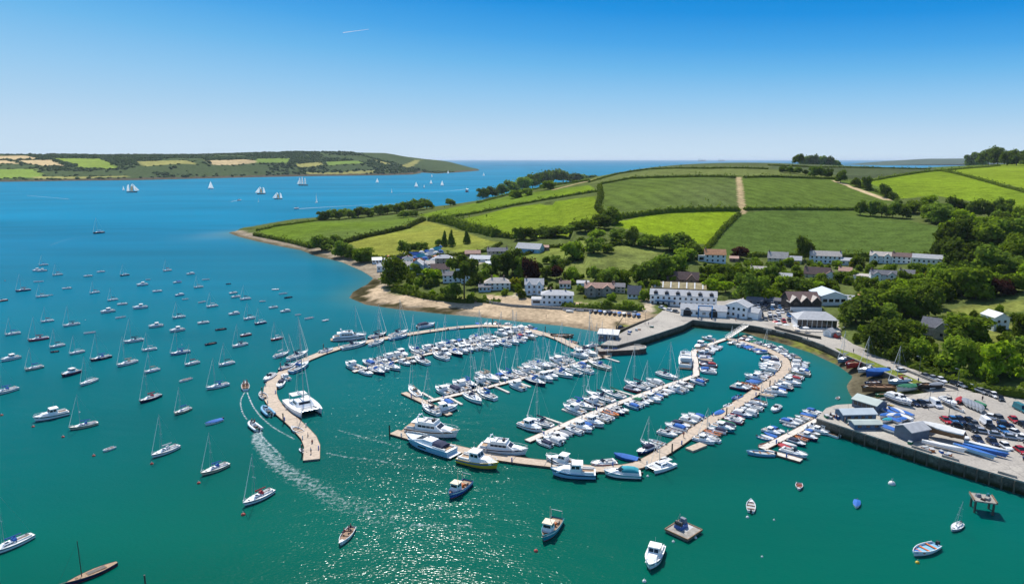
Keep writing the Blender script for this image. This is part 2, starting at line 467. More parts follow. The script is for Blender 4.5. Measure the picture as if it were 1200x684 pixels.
dfront = linedist(TX, TY, front); dback = linedist(TX, TY, back)
dist = np.minimum(dfront, dback); sd = np.where(inside, dist, -dist)
H0 = np.clip(hfun(TX, TY), .4, 95)
X_Q = G2(722, 390)[0]
lim_beach = .085 * dfront
lim_quay = np.where(dfront < 14, .14 * dfront, 1.96 + (dfront - 14) * 1.2)
lim = np.where(TX < X_Q, lim_beach, lim_quay)
lim = np.where(dback < dfront, .5 * dback + .3, lim)
HZ = np.where(inside, np.minimum(H0, lim), np.maximum(-.12 * dist, -4.0))

QZ = 3.5
QUAY_A = [(957, 489.5), (1030, 513), (1100, 535), (1200, 564), (1310, 596), (1310, 470), (1200, 467), (1150, 461), (1122, 457), (1090, 459), (1050, 465), (1012, 472), (980, 474), (968, 478)]
QUAY_B = [(704, 403.5), (722, 404.5), (745, 398.5), (772, 390), (801, 380.5), (812, 374.5), (845, 378), (872, 379.5), (890, 382.5), (905, 385.5), (922, 389.5), (938, 394), (956, 400.5), (970, 406.5), (985, 413.5), (1010, 424), (1035, 435), (1080, 454), (1092, 459.5),
          (1122, 457.5), (1140, 459), (1105, 447), (1070, 431), (1035, 416.5), (1000, 403), (985, 393), (985, 378), (960, 366), (930, 352), (900, 345), (876, 348), (850, 352), (800, 352), (785, 357), (765, 373), (735, 386)]
QA = [G2(x, y, QZ) for x, y in QUAY_A]; QB = [G2(x, y, QZ) for x, y in QUAY_B]
inq = inpoly(TX, TY, QA) | inpoly(TX, TY, QB)
HZ = np.where(inq, np.minimum(HZ, 2.0), HZ)
HC = np.where(inq, QZ, HZ)

def bil(A, x, y):
    u = np.clip((np.asarray(x) - GX0) / GS, 0, len(gx) - 1.001); v = np.clip((np.asarray(y) - GY0) / GS, 0, len(gy) - 1.001)
    i, j = u.astype(int), v.astype(int); u, v = u - i, v - j
    return (A[j, i] * (1 - u) + A[j, i + 1] * u) * (1 - v) + (A[j + 1, i] * (1 - u) + A[j + 1, i + 1] * u) * v
qpolys = [QA, QB]
def Zat(x, y):
    a = np.array([x]), np.array([y])
    if any(inpoly(*a, q)[0] for q in qpolys): return QZ
    return float(bil(HZ, x, y))
TT = np.concatenate([np.arange(130, 700, .7), np.arange(700, 2400, 2.)])
def T(px, py):
    """the ground seen at a picture point"""
    d = ray(px, py); P = np.array((0, 0, CAM_H)) + d[None] * TT[:, None]
    z = bil(HC, P[:, 0], P[:, 1]); hit = np.nonzero(P[:, 2] <= np.maximum(z, 0))[0]
    k = hit[0] if len(hit) else len(TT) - 1
    if k > 0:
        a0 = P[k - 1, 2] - max(z[k - 1], 0); a1 = P[k, 2] - max(z[k], 0)
        f = a0 / (a0 - a1) if a0 > a1 else 0
        q = P[k - 1] + (P[k] - P[k - 1]) * min(max(f, 0), 1)
    else: q = P[0]
    return (float(q[0]), float(q[1]), max(float(bil(HC, q[0], q[1])), 0.0))
def T2(px, py): return T(px, py)[:2]

# ---- ground colours: what grows or lies where
C_UND = np.array((.085, .125, .022)); tint = np.empty(TX.shape + (3,)); tint[:] = C_UND
def paintpoly(px, c, var=.12, s=25., stripes=None, seed=1, c2=None, soft=0):
    poly = [T2(*p) for p in px]
    m = inpoly(TX, TY, poly)
    if not m.any(): return
    k = 1 + var * (vnoise(TX[m], TY[m], s, seed) - .5) * 2 + var * (vnoise(TX[m], TY[m], s / 4, seed + 5) - .5)
    if stripes:
        ang, wl, amp = stripes
        k = k * (1 + amp * np.sin((TX[m] * math.cos(ang) + TY[m] * math.sin(ang)) * 2 * math.pi / wl))
    cc = np.array(c)[None] * np.ones((m.sum(), 1))
    if c2 is not None:
        q = np.clip((vnoise(TX[m], TY[m], s * 1.7, seed + 9) - .35) * 2.5, 0, 1)[:, None]; cc = cc * (1 - q) + np.array(c2)[None] * q
    tint[m] = cc * k[:, None]
GREEN, BRIGHT, CROP, OLIVE, PALE = (.105, .185, .008), (.165, .27, .002), (.085, .140, .016), (.205, .245, .028), (.17, .23, .03)
FIELDS = [
    ([(298, 270), (345, 262), (400, 257), (470, 250.5), (487, 256), (478, 266), (440, 275), (400, 283), (366, 290.5), (340, 285)], GREEN, dict(c2=(.095, .155, .02), s=50)),
    ([(405, 284), (450, 272), (495, 258), (545, 272), (562, 279), (585, 284), (540, 300), (440, 304)], OLIVE, dict(c2=(.17, .22, .025), s=30)),
    ([(430, 303), (520, 292), (540, 297), (535, 312), (470, 318)], (.13, .17, .04), dict(var=.2)),
    ([(490, 252), (545, 240), (600, 229), (690, 217), (702, 224), (640, 234), (600, 241), (545, 252), (515, 257)], GREEN, dict(c2=BRIGHT, s=60)),
    ([(540, 257), (600, 243), (697, 230), (705, 245), (716, 258), (690, 268), (600, 279), (560, 268)], (.135, .225, .004), dict(c2=(.15, .235, .006), s=60)),
    ([(707, 216), (740, 209), (865, 209), (867, 246), (800, 248), (720, 250), (703, 243)], CROP, dict(stripes=(.15, 19, .13), c2=(.085, .13, .025), s=70)),
    ([(712, 263), (760, 251), (864, 247), (850, 262), (828, 287), (800, 284), (770, 278)], BRIGHT, dict(s=40)),
    ([(866, 249), (930, 246), (1000, 246.5), (1060, 257), (1112, 268), (1106, 282), (1100, 298), (965, 298), (826, 299), (845, 275)], (.070, .128, .014), dict(stripes=(1.2, 16, .055), c2=(.085, .140, .014), s=80)),
    ([(869, 209), (965, 209), (1015, 211), (1054, 236), (1000, 244), (870, 244)], (.085, .145, .014), dict(stripes=(.5, 17, .10), s=50)),
    ([(690, 216), (740, 207), (880, 207), (985, 208), (900, 199), (800, 198), (720, 203)], (.12, .165, .035), dict(c2=(.095, .14, .03), s=60)),
    ([(700, 207), (760, 198.5), (900, 198), (985, 206), (1010, 200), (990, 195), (900, 190), (800, 193)], (.085, .12, .035), dict(s=80)),
    ([(980, 208), (1065, 195), (1120, 199), (1025, 208), (1015, 211)], (.06, .09, .03), dict(s=60)),
    ([(900, 197), (1000, 193), (1100, 194), (1120, 199), (1020, 206), (950, 203)], (.070, .105, .035), dict(s=60)),
    ([(1015, 213), (1060, 205), (1102, 200), (1160, 214), (1210, 227), (1210, 262), (1150, 238), (1095, 229), (1055, 233)], (.14, .235, .006), dict(c2=(.15, .24, .006), s=60)),
    ([(1106, 200), (1160, 195), (1210, 191), (1210, 225), (1160, 212)], (.16, .25, .008), dict(s=60)),
    ([(1060, 193), (1140, 192), (1150, 196), (1100, 199)], (.085, .14, .02), dict(s=60)),
    ([(605, 300), (640, 290), (682, 281), (694, 286), (640, 308), (612, 309)], (.13, .185, .025), dict(c2=(.16, .19, .03), s=20)),
    ([(650, 314), (690, 296), (725, 286), (788, 296), (750, 318), (738, 330), (670, 326)], (.15, .20, .035), dict(var=.3, s=8, c2=(.12, .165, .03))),
    ([(1108, 366), (1130, 358), (1200, 352), (1210, 400), (1185, 410), (1120, 395)], (.15, .19, .03), dict(var=.25, s=8)),
    ([(1065, 392), (1120, 385), (1130, 402), (1100, 412)], (.11, .15, .03), dict(s=8)),
    ([(1018, 320), (1060, 318), (1062, 325), (1015, 330)], (.15, .19, .03), dict(s=8)),
    ([(905, 318), (990, 310), (1010, 320), (930, 330)], (.09, .13, .03), dict(s=8)),
    ([(535, 345), (600, 342), (610, 352), (600, 358), (520, 353)], (.14, .19, .03), dict(s=8)),
    ([(660, 352), (750, 352), (752, 361), (655, 359)], (.12, .17, .03), dict(s=8)),
]
for i, (px, c, kw) in enumerate(FIELDS): paintpoly(px, c, seed=11 + i, **kw)
tint = tint * np.array((1.06, .93, 1.0)) + np.array((.004, .002, .012))
SAND, PEB, DRY, WEED = np.array((.43, .325, .21)), np.array((.27, .22, .155)), np.array((.52, .40, .23)), np.array((.055, .048, .022))
nz = vnoise(TX, TY, 9, 3) + .5 * vnoise(TX, TY, 3.5, 4)
def paintline(px, wd, c):
    pts = [T2(*p) for p in px]; m = linedist(TX, TY, pts) < wd; tint[m] = np.array(c)
paintline([(865.5, 208), (868, 228), (870, 250)], 3.2, (.40, .30, .16))
paintline([(978, 212), (1005, 222), (1040, 234), (1052, 235)], 4.0, DRY)
paintline([(650, 222), (690, 212), (705, 208)], 6, (.33, .25, .13))
paintline([(1110, 371), (1200, 366)], 1.6, (.05, .08, .02)); paintline([(1120, 380), (1200, 375)], 1.5, (.05, .08, .02))
paintline([(420, 326), (445, 316), (452, 310)], 4, (.5, .42, .3)); paintline([(598, 360), (603, 348), (612, 341), (640, 338)], 2.2, (.45, .38, .27))
paintline([(756, 370), (762, 352), (766, 340)], 3.0, (.42, .34, .24)); paintline([(540, 318), (556, 310), (580, 300), (600, 296)], 2.5, (.42, .36, .27))
# shore
m = inside & (dfront < 11 + 7 * nz) & (dfront < dback); tint[m] = PEB * (.7 + .4 * nz[m][:, None])
bz = inpoly(TX, TY, [T2(*p) for p in [(418, 352), (470, 357), (520, 362), (600, 370), (660, 376), (720, 388), (738, 395), (770, 375), (768, 368), (740, 362), (690, 361), (600, 358.5), (560, 352), (460, 345), (440, 330)]])
sz = inside & (dfront < 42) & (bz | ((TX < X_Q) & (dfront < 36 + 6 * nz) & (TX > G2(560, 370)[0])))
tint[sz] = SAND * (.85 + .22 * nz[sz][:, None])
rz = inpoly(TX, TY, [G2(*p) for p in [(400, 345), (440, 325), (470, 345), (545, 364), (520, 374), (430, 366), (400, 356)]]) & (dfront < 8 + 8 * (nz - .7))
tint[rz] = np.where(nz[rz][:, None] > .72, WEED, np.array((.13, .10, .06)))
rz = inside & (TX < G2(400, 300)[0]) & (dfront < 5 + 6 * (nz - .6)); tint[rz] = np.array((.12, .10, .06)) * (.6 + .6 * nz[rz][:, None])
rz = inside & (TX > X_Q) & (dfront < 16); tint[rz] = np.where(nz[rz][:, None] > .8, np.array((.15, .16, .035)), np.array((.10, .085, .045))) * (.7 + .4 * nz[rz][:, None])
cz = inpoly(TX, TY, [G2(*p) for p in [(975, 425), (1000, 430), (1085, 458), (1000, 474), (985, 455)]]); tint[cz] = np.array((.105, .09, .055)) * (.65 + .5 * nz[cz][:, None])
m = ~inside; tint[m] = np.array((.16, .14, .09))
m = inside & (dfront < 3.5 + 2 * nz) & sz; tint[m] *= .62
gm = bpy.data.materials.new('terrain'); gm.use_nodes = True
n_ = gm.node_tree; b_ = n_.nodes["Principled BSDF"]; b_.inputs['Roughness'].default_value = .95; b_.inputs['Specular IOR Level'].default_value = 0
at = n_.nodes.new("ShaderNodeAttribute"); at.attribute_name = 'tint'
tc = n_.nodes.new("ShaderNodeTexCoord"); k = None
for sc, amt in ((.55, .30), (.09, .22)):
    z_ = n_.nodes.new("ShaderNodeTexNoise"); z_.inputs['Scale'].default_value = sc; z_.inputs['Detail'].default_value = 5
    n_.links.new(tc.outputs['Object'], z_.inputs['Vector'])
    r_ = n_.nodes.new("ShaderNodeMapRange"); r_.inputs['From Min'].default_value, r_.inputs['From Max'].default_value = .3, .7
    r_.inputs['To Min'].default_value, r_.inputs['To Max'].default_value = 1 - amt, 1 + amt
    n_.links.new(z_.outputs['Fac'], r_.inputs['Value'])
    if k is None: k = r_.outputs[0]
    else:
        q_ = n_.nodes.new("ShaderNodeMath"); q_.operation = 'MULTIPLY'; n_.links.new(k, q_.inputs[0]); n_.links.new(r_.outputs[0], q_.inputs[1]); k = q_.outputs[0]
v_ = n_.nodes.new("ShaderNodeVectorMath"); v_.operation = 'SCALE'
n_.links.new(at.outputs['Color'], v_.inputs[0]); n_.links.new(k, v_.inputs['Scale']); n_.links.new(v_.outputs[0], b_.inputs['Base Color'])
M['terrain'] = gm
cells = (sd[:-1, :-1] > -30) | (sd[1:, 1:] > -30)
terrain = tag(grid_mesh('terrain', TX, TY, HZ, cells, tint, gm), 'green hill of fields above the shore', None, None, 'structure')

# ================================================================== FAR SHORE
FX0, FX1, FY0, FY1, FS = -2900., 300., 2150., 5200., 14.
fxa = np.arange(FX0, FX1, FS); fya = np.arange(FY0, FY1, FS); FX, FY = np.meshgrid(fxa, fya)
fcoast = [(-40, 213.5), (20, 213), (80, 212), (160, 211.3), (240, 209.3), (300, 207.8), (380, 206.3), (450, 205.5), (482, 204.8), (492, 203.4)]
fc = [G2(*p) for p in fcoast]
fc2 = [G2(493, 202.2), (-420, 3900), (-330, 4300), (-270, 4620), (-235, 4900)]
FLAND = [(-2900, fc[0][1])] + fc + fc2 + [(-260, 5200), (-2900, 5200)]
fin = inpoly(FX, FY, FLAND); fd = linedist(FX, FY, fc + fc2); fl = np.where(fin, fd, -fd)
def FP(px, py, D):
    d = ray(px, py); t = D / d[1]; return (d[0] * t, D, CAM_H + d[2] * t)
fctrl = [(x, y, 3) for x, y in fc] + [(x, y, 6) for x, y in fc2] + [FP(-40, 180, 3400), FP(60, 181.5, 3400), FP(140, 183, 3450), FP(230, 183.5, 3500), FP(300, 184.5, 3600), FP(370, 186.5, 3700), FP(430, 187, 3900), FP(480, 187.2, 4200), FP(522, 189.5, 4700), FP(542, 192.5, 4850), FP(0, 192, 2950), FP(120, 193, 2950), FP(240, 193, 3050), FP(330, 194, 3200), FP(430, 195, 3500),
         (-2600, 4800, 60), (-1500, 5100, 60), (-900, 5100, 45), (-2900, 3300, 110), (-250, 5100, 12)]
FH = np.clip(rbf(fctrl)(FX, FY) * .93, 1, 118); FH = np.where(fin, np.minimum(FH, .30 * fd + .5), np.maximum(-.1 * fd, -4))
FH = FH + np.where(fin & (fd > 60), 5 * (vnoise(FX, FY, 160, 8) - .5), 0)
ftint = np.empty(FX.shape + (3,)); ftint[:] = (.070, .098, .040)
def FT(px, py):
    d = ray(px, py); t = np.arange(2100, 5200, 4.) / d[1]; P = np.array((0, 0, CAM_H)) + d[None] * t[:, None]
    u = np.clip((P[:, 0] - FX0) / FS, 0, len(fxa) - 1).astype(int); v = np.clip((P[:, 1] - FY0) / FS, 0, len(fya) - 1).astype(int)
    z = FH[v, u]; h = np.nonzero(P[:, 2] <= z)[0]; k = h[0] if len(h) else len(t) - 1
    return (P[k, 0], P[k, 1], z[k])
FTAN, FGR, FYE = (.50, .38, .20), (.16, .23, .05), (.30, .28, .09)
for px, c in [([(-40, 183), (30, 182.5), (48, 186.5), (22, 187.5), (-40, 186.5)], FTAN), ([(20, 188), (60, 187.5), (76, 195), (58, 195), (22, 190)], FTAN), ([(-40, 188), (10, 188), (24, 192), (-40, 192)], FTAN),
              ([(60, 185.5), (118, 186), (140, 198), (95, 197), (75, 190)], (.21, .28, .05)), ([(-40, 199), (40, 198), (54, 208), (-40, 211)], (.20, .28, .05)), ([(40, 207), (150, 206.5), (150, 208), (40, 209.5)], FYE),
              ([(158, 190), (215, 188), (232, 192.5), (170, 196)], FYE), ([(240, 188), (290, 187), (302, 191), (250, 193)], FTAN), ([(300, 186), (340, 186), (338, 191), (300, 191)], FGR), ([(380, 190), (420, 188.5), (430, 192), (385, 194)], FGR),
              ([(440, 187.5), (495, 187.5), (490, 191), (450, 192)], FYE), ([(345, 192), (375, 190), (380, 194), (350, 197)], FYE), ([(360, 202), (440, 200), (440, 203), (360, 205)], FYE)]:
    m = inpoly(FX, FY, [FT(*p)[:2] for p in px]); ftint[m] = np.array(c) * (.9 + .2 * vnoise(FX[m], FY[m], 60, 2))[:, None]
m = fin & (fd < 26); ftint[m] = (.10, .085, .06)
fcells = fl[:-1, :-1] > -60
tag(grid_mesh('far_hills', FX, FY, FH, fcells, ftint, gm), 'low hills across the water', None, None, 'structure')
# distant headland beyond the hill
X2, Y2 = np.meshgrid(np.linspace(4700, 7600, 40), np.linspace(9000, 10500, 14))
H2 = 95 * np.clip(1 - ((Y2 - 9700) / 800) ** 2, 0, 1) * np.clip((X2 - 4900) / 1000, 0, 1) ** .6 * (.8 + .3 * vnoise(X2, Y2, 500, 5)) - 2
tag(grid_mesh('distant_headland', X2, Y2, H2, np.ones((13, 39), bool), np.ones(X2.shape + (3,)) * np.array((.06, .09, .06)), gm), None, None, None, 'structure')

# ================================================================== WATER
wx = np.unique(np.concatenate([np.linspace(-30000, -2500, 20), np.arange(-2500, -450, 45), np.arange(-450, 460, 5.), np.arange(460, 2500, 60), np.linspace(2500, 30000, 20)]))
wy = np.unique(np.concatenate([np.linspace(-600, 60, 8), np.arange(60, 900, 5.), np.arange(900, 4500, 40), np.linspace(4500, 60000, 40)]))
WX, WY = np.meshgrid(wx, wy)
din = inpoly(WX, WY, LAND); wd = np.where(din, 0, linedist(WX, WY, LAND, True))
def ramp(v, stops):
    xs = [s[0] for s in stops]; return np.stack([np.interp(v, xs, [s[1][i] for s in stops]) for i in range(3)], -1)
R_ = np.hypot(WX, WY)
WATER_STOPS = [(110, (.000, .080, .048)), (165, (.000, .087, .062)), (240, (.000, .105, .102)), (330, (.000, .124, .150)), (480, (.000, .140, .205)), (800, (.003, .158, .265)), (1500, (.006, .178, .295)), (3500, (.008, .172, .285)), (12000, (.008, .155, .27)), (40000, (.008, .155, .27))]
body = ramp(R_ + 14 * (vnoise(WX, WY, 60, 6) - .5) - .12 * np.where(WX > 0, 0, WX * 0), WATER_STOPS)
# clearer shallows over sand along the spit and the beach
sh = np.clip(1 - wd / 26, 0, 1) ** 2
shal = np.where((WX < X_Q)[..., None], np.array((.045, .15, .15)), np.array((.02, .10, .07)))
body = body * (1 - .75 * sh[..., None]) + shal * .75 * sh[..., None]
spit = np.exp(-(((WX - G2(262, 275)[0]) / 30) ** 2 + ((WY - G2(262, 275)[1]) / 45) ** 2)); body = body * (1 - .5 * spit[..., None]) + np.array((.10, .25, .32)) * .5 * spit[..., None]
streak = vnoise(WX * .22 + WY * .1, WY, 60, 21) * .5 + vnoise(WX * .2 - WY * .06, WY, 17, 22) * .3 + vnoise(WX * .16, WY, 160, 23) * .4
body = body * (.70 + .50 * streak)[..., None]
wm = bpy.data.materials.new('water'); wm.use_nodes = True
n_ = wm.node_tree; b_ = n_.nodes["Principled BSDF"]
at = n_.nodes.new("ShaderNodeAttribute"); at.attribute_name = 'tint'
tc = n_.nodes.new("ShaderNodeTexCoord")
def wave(scale, sx, sy, rot, detail):
    mp = n_.nodes.new("ShaderNodeMapping"); mp.inputs['Scale'].default_value = (sx, sy, 1); mp.inputs['Rotation'].default_value = (0, 0, rot)
    z_ = n_.nodes.new("ShaderNodeTexNoise"); z_.inputs['Scale'].default_value = scale; z_.inputs['Detail'].default_value = detail
    n_.links.new(tc.outputs['Object'], mp.inputs['Vector']); n_.links.new(mp.outputs[0], z_.inputs['Vector']); return z_.outputs['Fac']
def madd(a, b, fa, fb):
    x = n_.nodes.new("ShaderNodeMath"); x.operation = 'MULTIPLY'; x.inputs[1].default_value = fa; n_.links.new(a, x.inputs[0])
    y = n_.nodes.new("ShaderNodeMath"); y.operation = 'MULTIPLY_ADD'; y.inputs[1].default_value = fb; n_.links.new(b, y.inputs[0]); n_.links.new(x.outputs[0], y.inputs[2]); return y.outputs[0]
hgt = madd(wave(2.0, .5, 1, .5, 1), wave(.2, .5, 1, .35, 1), .135, .36)
bp = n_.nodes.new("ShaderNodeBump"); bp.inputs['Strength'].default_value = 1.0; bp.inputs['Distance'].default_value = 1.0
n_.links.new(hgt, bp.inputs['Height'])
n_.nodes.remove(b_)
df_ = n_.nodes.new("ShaderNodeBsdfDiffuse"); n_.links.new(at.outputs['Color'], df_.inputs['Color'])
gl_ = n_.nodes.new("ShaderNodeBsdfGlossy"); gl_.inputs['Roughness'].default_value = .16; n_.links.new(bp.outputs[0], gl_.inputs['Normal'])
fr_ = n_.nodes.new("ShaderNodeFresnel"); fr_.inputs['IOR'].default_value = 1.33; n_.links.new(bp.outputs[0], fr_.inputs['Normal'])
# where single waves are too small to resolve their facets face the viewer: the mirror never gets near its grazing limit
sx_ = n_.nodes.new("ShaderNodeSeparateXYZ"); n_.links.new(tc.outputs['Object'], sx_.inputs[0])
sr_ = n_.nodes.new("ShaderNodeMapRange"); sr_.inputs['From Min'].default_value, sr_.inputs['From Max'].default_value = 150, 900
sr_.inputs['To Min'].default_value, sr_.inputs['To Max'].default_value = .16, .07
n_.links.new(sx_.outputs['Y'], sr_.inputs['Value'])
mn_ = n_.nodes.new("ShaderNodeMath"); mn_.operation = 'MINIMUM'; hf_ = n_.nodes.new("ShaderNodeMath"); hf_.operation = 'MULTIPLY'; hf_.inputs[1].default_value = .32; n_.links.new(fr_.outputs[0], hf_.inputs[0]); n_.links.new(hf_.outputs[0], mn_.inputs[0]); n_.links.new(sr_.outputs[0], mn_.inputs[1])
ms_ = n_.nodes.new("ShaderNodeMixShader"); n_.links.new(mn_.outputs[0], ms_.inputs[0]); n_.links.new(df_.outputs[0], ms_.inputs[1]); n_.links.new(gl_.outputs[0], ms_.inputs[2])
n_.links.new(ms_.outputs[0], n_.nodes["Material Output"].inputs['Surface'])
M['water'] = wm
tag(grid_mesh('water', WX, WY, np.zeros(WX.shape), np.ones((len(wy) - 1, len(wx) - 1), bool), body, wm), 'green harbour water turning blue towards the sea', None, None, 'structure')
sb = MB(); sb.add([(-30000, -600, -6), (30000, -600, -6), (30000, 60000, -6), (-30000, 60000, -6)], [(0, 1, 2, 3)])

# ================================================================== QUAYS
def quay(name, poly, label, wall_k):
    b = MB(); b.prism(poly, -4, QZ - .35)
    o = b.build(name, wall_k); tag(o, label, None, None, 'structure')
    t = MB(); t.prism(poly, QZ - .35, QZ)
    tag(t.build('quay_surface', 'concrete'), label, None, None, 'structure')
    return o
quay('quay', QA, 'dark stone quay wall round the car park', 'stonewall')
quay('quay', QB, 'dark stone quay wall along the waterfront road', 'stonewall')

vb = MB(); vb.add([G(x, y, QZ + .006) for x, y in [(978, 407), (1003, 414.5), (1030, 426), (1060, 438.5), (1086, 450), (1081, 453.3), (1036, 434.6), (1010, 423.4), (986, 413.4)]], [tuple(range(9))])
M['verge'] = mat('verge', (.15, .18, .035), .95, noise=.5, scale=.4, spec=0, detail=7)
tag(vb.build('grass_verge', 'verge'), 'grass verge', None, None, 'structure')
# ================================================================== TREES AND HEDGES
def leafcards(vs, fs, c, n_out, size, r, zf=1.0, jit=.55):
    n = (n_out + np.array([r.gauss(0, jit) for _ in range(3)])); n = n / (np.linalg.norm(n) + 1e-6)
    u = np.cross(n, (r.random() - .5, r.random() - .5, r.random() - .5)); u = u / (np.linalg.norm(u) + 1e-6); v = np.cross(n, u)
    s = size * (.6 + .8 * r.random()); o = len(vs); k = .55 + .4 * r.random()
    for a, b in ((-1, -.3), (-.2, -1 * k), (1, .1), (.25, k), (-.55, .75 * k)):
        p = c + u * a * s + v * b * s
        vs.append((p[0], p[1], c[2] + (p[2] - c[2]) * zf))
    fs.append((o, o + 1, o + 2, o + 3, o + 4))
ICO = None
def ico():
    global ICO
    if ICO is None:
        import bmesh
        bm = bmesh.new(); bmesh.ops.create_icosphere(bm, subdivisions=1, radius=1)
        bm.verts.ensure_lookup_table(); ICO = ([np.array(v.co) for v in bm.verts], [tuple(v.index for v in f.verts) for f in bm.faces]); bm.free()
    return ICO
def crown_mb(lobes, n, size, r, zf, core=.74):
    b = MB(); iv, jf = ico()
    for c, rad in lobes:
        c, rad = np.array(c), np.array(rad)
        b.add([tuple(c + p * rad * core * (.85 + .3 * r.random())) for p in iv], jf)
    wts = [x[1][0] ** 2 for x in lobes]; vs, fs = [], []
    for _ in range(n):
        c, rad = r.choices(lobes, wts)[0]; c, rad = np.array(c), np.array(rad)
        while True:
            d = np.array([r.gauss(0, 1) for _ in range(3)]); d /= np.linalg.norm(d)
            if d[2] > -.55: break
        rr = 1 - .30 * r.random() ** 2 + (.30 * r.random() if r.random() < .22 else 0)
        leafcards(vs, fs, c + d * rad * rr, d, size, r, zf)
    b.add(vs, fs); return b
def trunk_mb(r, h, thick, limbs=4, spread=.45, zf=2.0):
    b = MB(); b.tube([(0, 0, -.05), (.02, .01, h * .5), (0, .02, h)], thick, 6, thick * .55)
    for k in range(limbs):
        a = k * 2 * math.pi / limbs + r.random()
        b.tube([(0, 0, h * (.6 + .1 * k / limbs)), (spread * .5 * math.cos(a), spread * .5 * math.sin(a), h + .1), (spread * math.cos(a), spread * math.sin(a), h + .28)], thick * .5, 5, thick * .15)
    return b
PROTO_TREES = {}
def proto_tree(key, name, leaf, seed, style):
    r = random.Random(seed); root = empty(name)
    if style == 'round':
        lobes = [((0, 0, .48), (.70, .70, .42))]
        for k in range(13):
            a = k * 2.4 + r.random(); q = .38 + .40 * r.random(); z = .20 + .60 * r.random()
            q *= 1 - max(0, z - .6) * 1.3; s = .27 + .16 * r.random()
            lobes.append(((q * math.cos(a), q * math.sin(a), z), (s, s, s * .52)))
        crown_mb(lobes, 1500, .085, r, .55).build('crown', leaf, root); trunk_mb(r, .32, .05).build('trunk', 'trunk', root)
    elif style == 'loose':
        lobes = []
        for k in range(13):
            a = k * 2.4 + r.random(); q = .15 + .62 * r.random(); z = .20 + .62 * r.random() * (1.15 - q * .5); s = .24 + .15 * r.random()
            lobes.append(((q * math.cos(a), q * math.sin(a), z), (s, s, s * .5)))
        crown_mb(lobes, 1300, .085, r, .55).build('crown', leaf, root); trunk_mb(r, .36, .05, 5, .5).build('trunk', 'trunk', root)
    elif style == 'cone':
        lobes = []
        for k in range(8):
            z = .14 + k * .108; s = .78 * (1 - k / 8.6) + .06
            lobes.append(((r.gauss(0, .05), r.gauss(0, .05), z), (s, s, .12)))
        crown_mb(lobes, 1000, .10, r, .55).build('crown', leaf, root); trunk_mb(r, .3, .06, 0).build('trunk', 'trunk', root)
    elif style == 'pine':
        lobes = []
        for k in range(10):
            a = k * 2.4; q = .2 + .5 * r.random(); z = .45 + .48 * r.random() * (1.1 - .5 * q); s = .28 + .14 * r.random()
            lobes.append(((q * math.cos(a), q * math.sin(a), z), (s, s, .085)))
        crown_mb(lobes, 1300, .085, r, .5).build('crown', leaf, root); trunk_mb(r, .6, .055, 5, .5).build('trunk', 'trunk', root)
    elif style == 'bush':
        lobes = [((0, 0, .35), (.65, .65, .5))]
        for k in range(7):
            a = k * 2.4 + r.random(); q = .35 + .3 * r.random(); s = .3 + .15 * r.random()
            lobes.append(((q * math.cos(a), q * math.sin(a), .25 + .3 * r.random()), (s, s, s)))
        crown_mb(lobes, 600, .11, r, .9).build('crown', leaf, root); trunk_mb(r, .25, .05, 3).build('trunk', 'trunk', root)
    PROTO_TREES[key] = root
for i in range(4): proto_tree(f'r{i}', 'broadleaf_tree', 'leaf', 20 + i, 'round')
for i in range(3): proto_tree(f'd{i}', 'broadleaf_tree', 'leafdark', 30 + i, 'round')
for i in range(3): proto_tree(f'b{i}', 'broadleaf_tree', 'leafbright', 40 + i, 'loose')
for i in range(2): proto_tree(f'c{i}', 'copper_beech', 'leafcopper', 50 + i, 'round')
for i in range(2): proto_tree(f'p{i}', 'pine_tree', 'leafdark', 60 + i, 'pine')
proto_tree('k0', 'conifer_tree', 'leafdark', 70, 'cone'); proto_tree('k1', 'conifer_tree', 'leafdark', 71, 'cone')
for i, l in enumerate(('leaf', 'leafbright', 'leafhedge', 'leafyellow')): proto_tree(f's{i}', 'shrub', l, 80 + i, 'bush')
TDESC = {'r': 'mid green broadleaf tree', 'd': 'dark green broadleaf tree', 'b': 'bright green loose tree', 'c': 'purple copper beech', 'p': 'dark spreading pine', 'k': 'dark pointed conifer', 's': 'green shrub'}
SDESC = {'s0': 'mid green shrub', 's1': 'bright green shrub', 's2': 'dark green shrub', 's3': 'yellow green shrub'}
rt = random.Random(99)
def tree_at(loc, wm, hm, kind, zone, group):
    opts = [k for k in PROTO_TREES if k == kind] or [k for k in PROTO_TREES if k[0] == kind[0]]
    k = rt.choice(opts)
    o = dup(PROTO_TREES[k], (loc[0], loc[1], loc[2] - .15), rt.random() * 6.28, (wm / 2, wm / 2, hm))
    cat = 'shrub' if k[0] == 's' else 'tree'
    pend(o, SDESC.get(k, TDESC[k[0]]), zone, cat, group, topx(loc)[0])
    return o
def trees(zone, group, rows):
    for px, py, wpx, hpx, kind in rows:
        p = T(px, py); k = pxm(p)
        tree_at(p, wpx / k * (1.4 if ('ridge' in zone or 'back of' in zone or 'above the village' in zone) else 1.12), hpx / k * 1.08, kind, zone, group)
def scatter(zone, group, poly, spacing, hm, kinds, seed, jitter=.8, avoid=()):
    r = random.Random(seed); W = [T2(*p) for p in poly]
    x0, x1 = min(p[0] for p in W), max(p[0] for p in W); y0, y1 = min(p[1] for p in W), max(p[1] for p in W)
    y = y0; n = 0
    while y < y1:
        x = x0
        while x < x1:
            q = (x + (r.random() - .5) * spacing * jitter, y + (r.random() - .5) * spacing * jitter)
            if inpoly(np.array([q[0]]), np.array([q[1]]), W)[0] and not any(math.dist(q, a[:2]) < a[2] for a in avoid):
                h = hm[0] + (hm[1] - hm[0]) * r.random()
                tree_at((q[0], q[1], Zat(*q)), h * (.85 + .4 * r.random()), h, r.choice(kinds), zone, group); n += 1
            x += spacing
        y += spacing
    return n
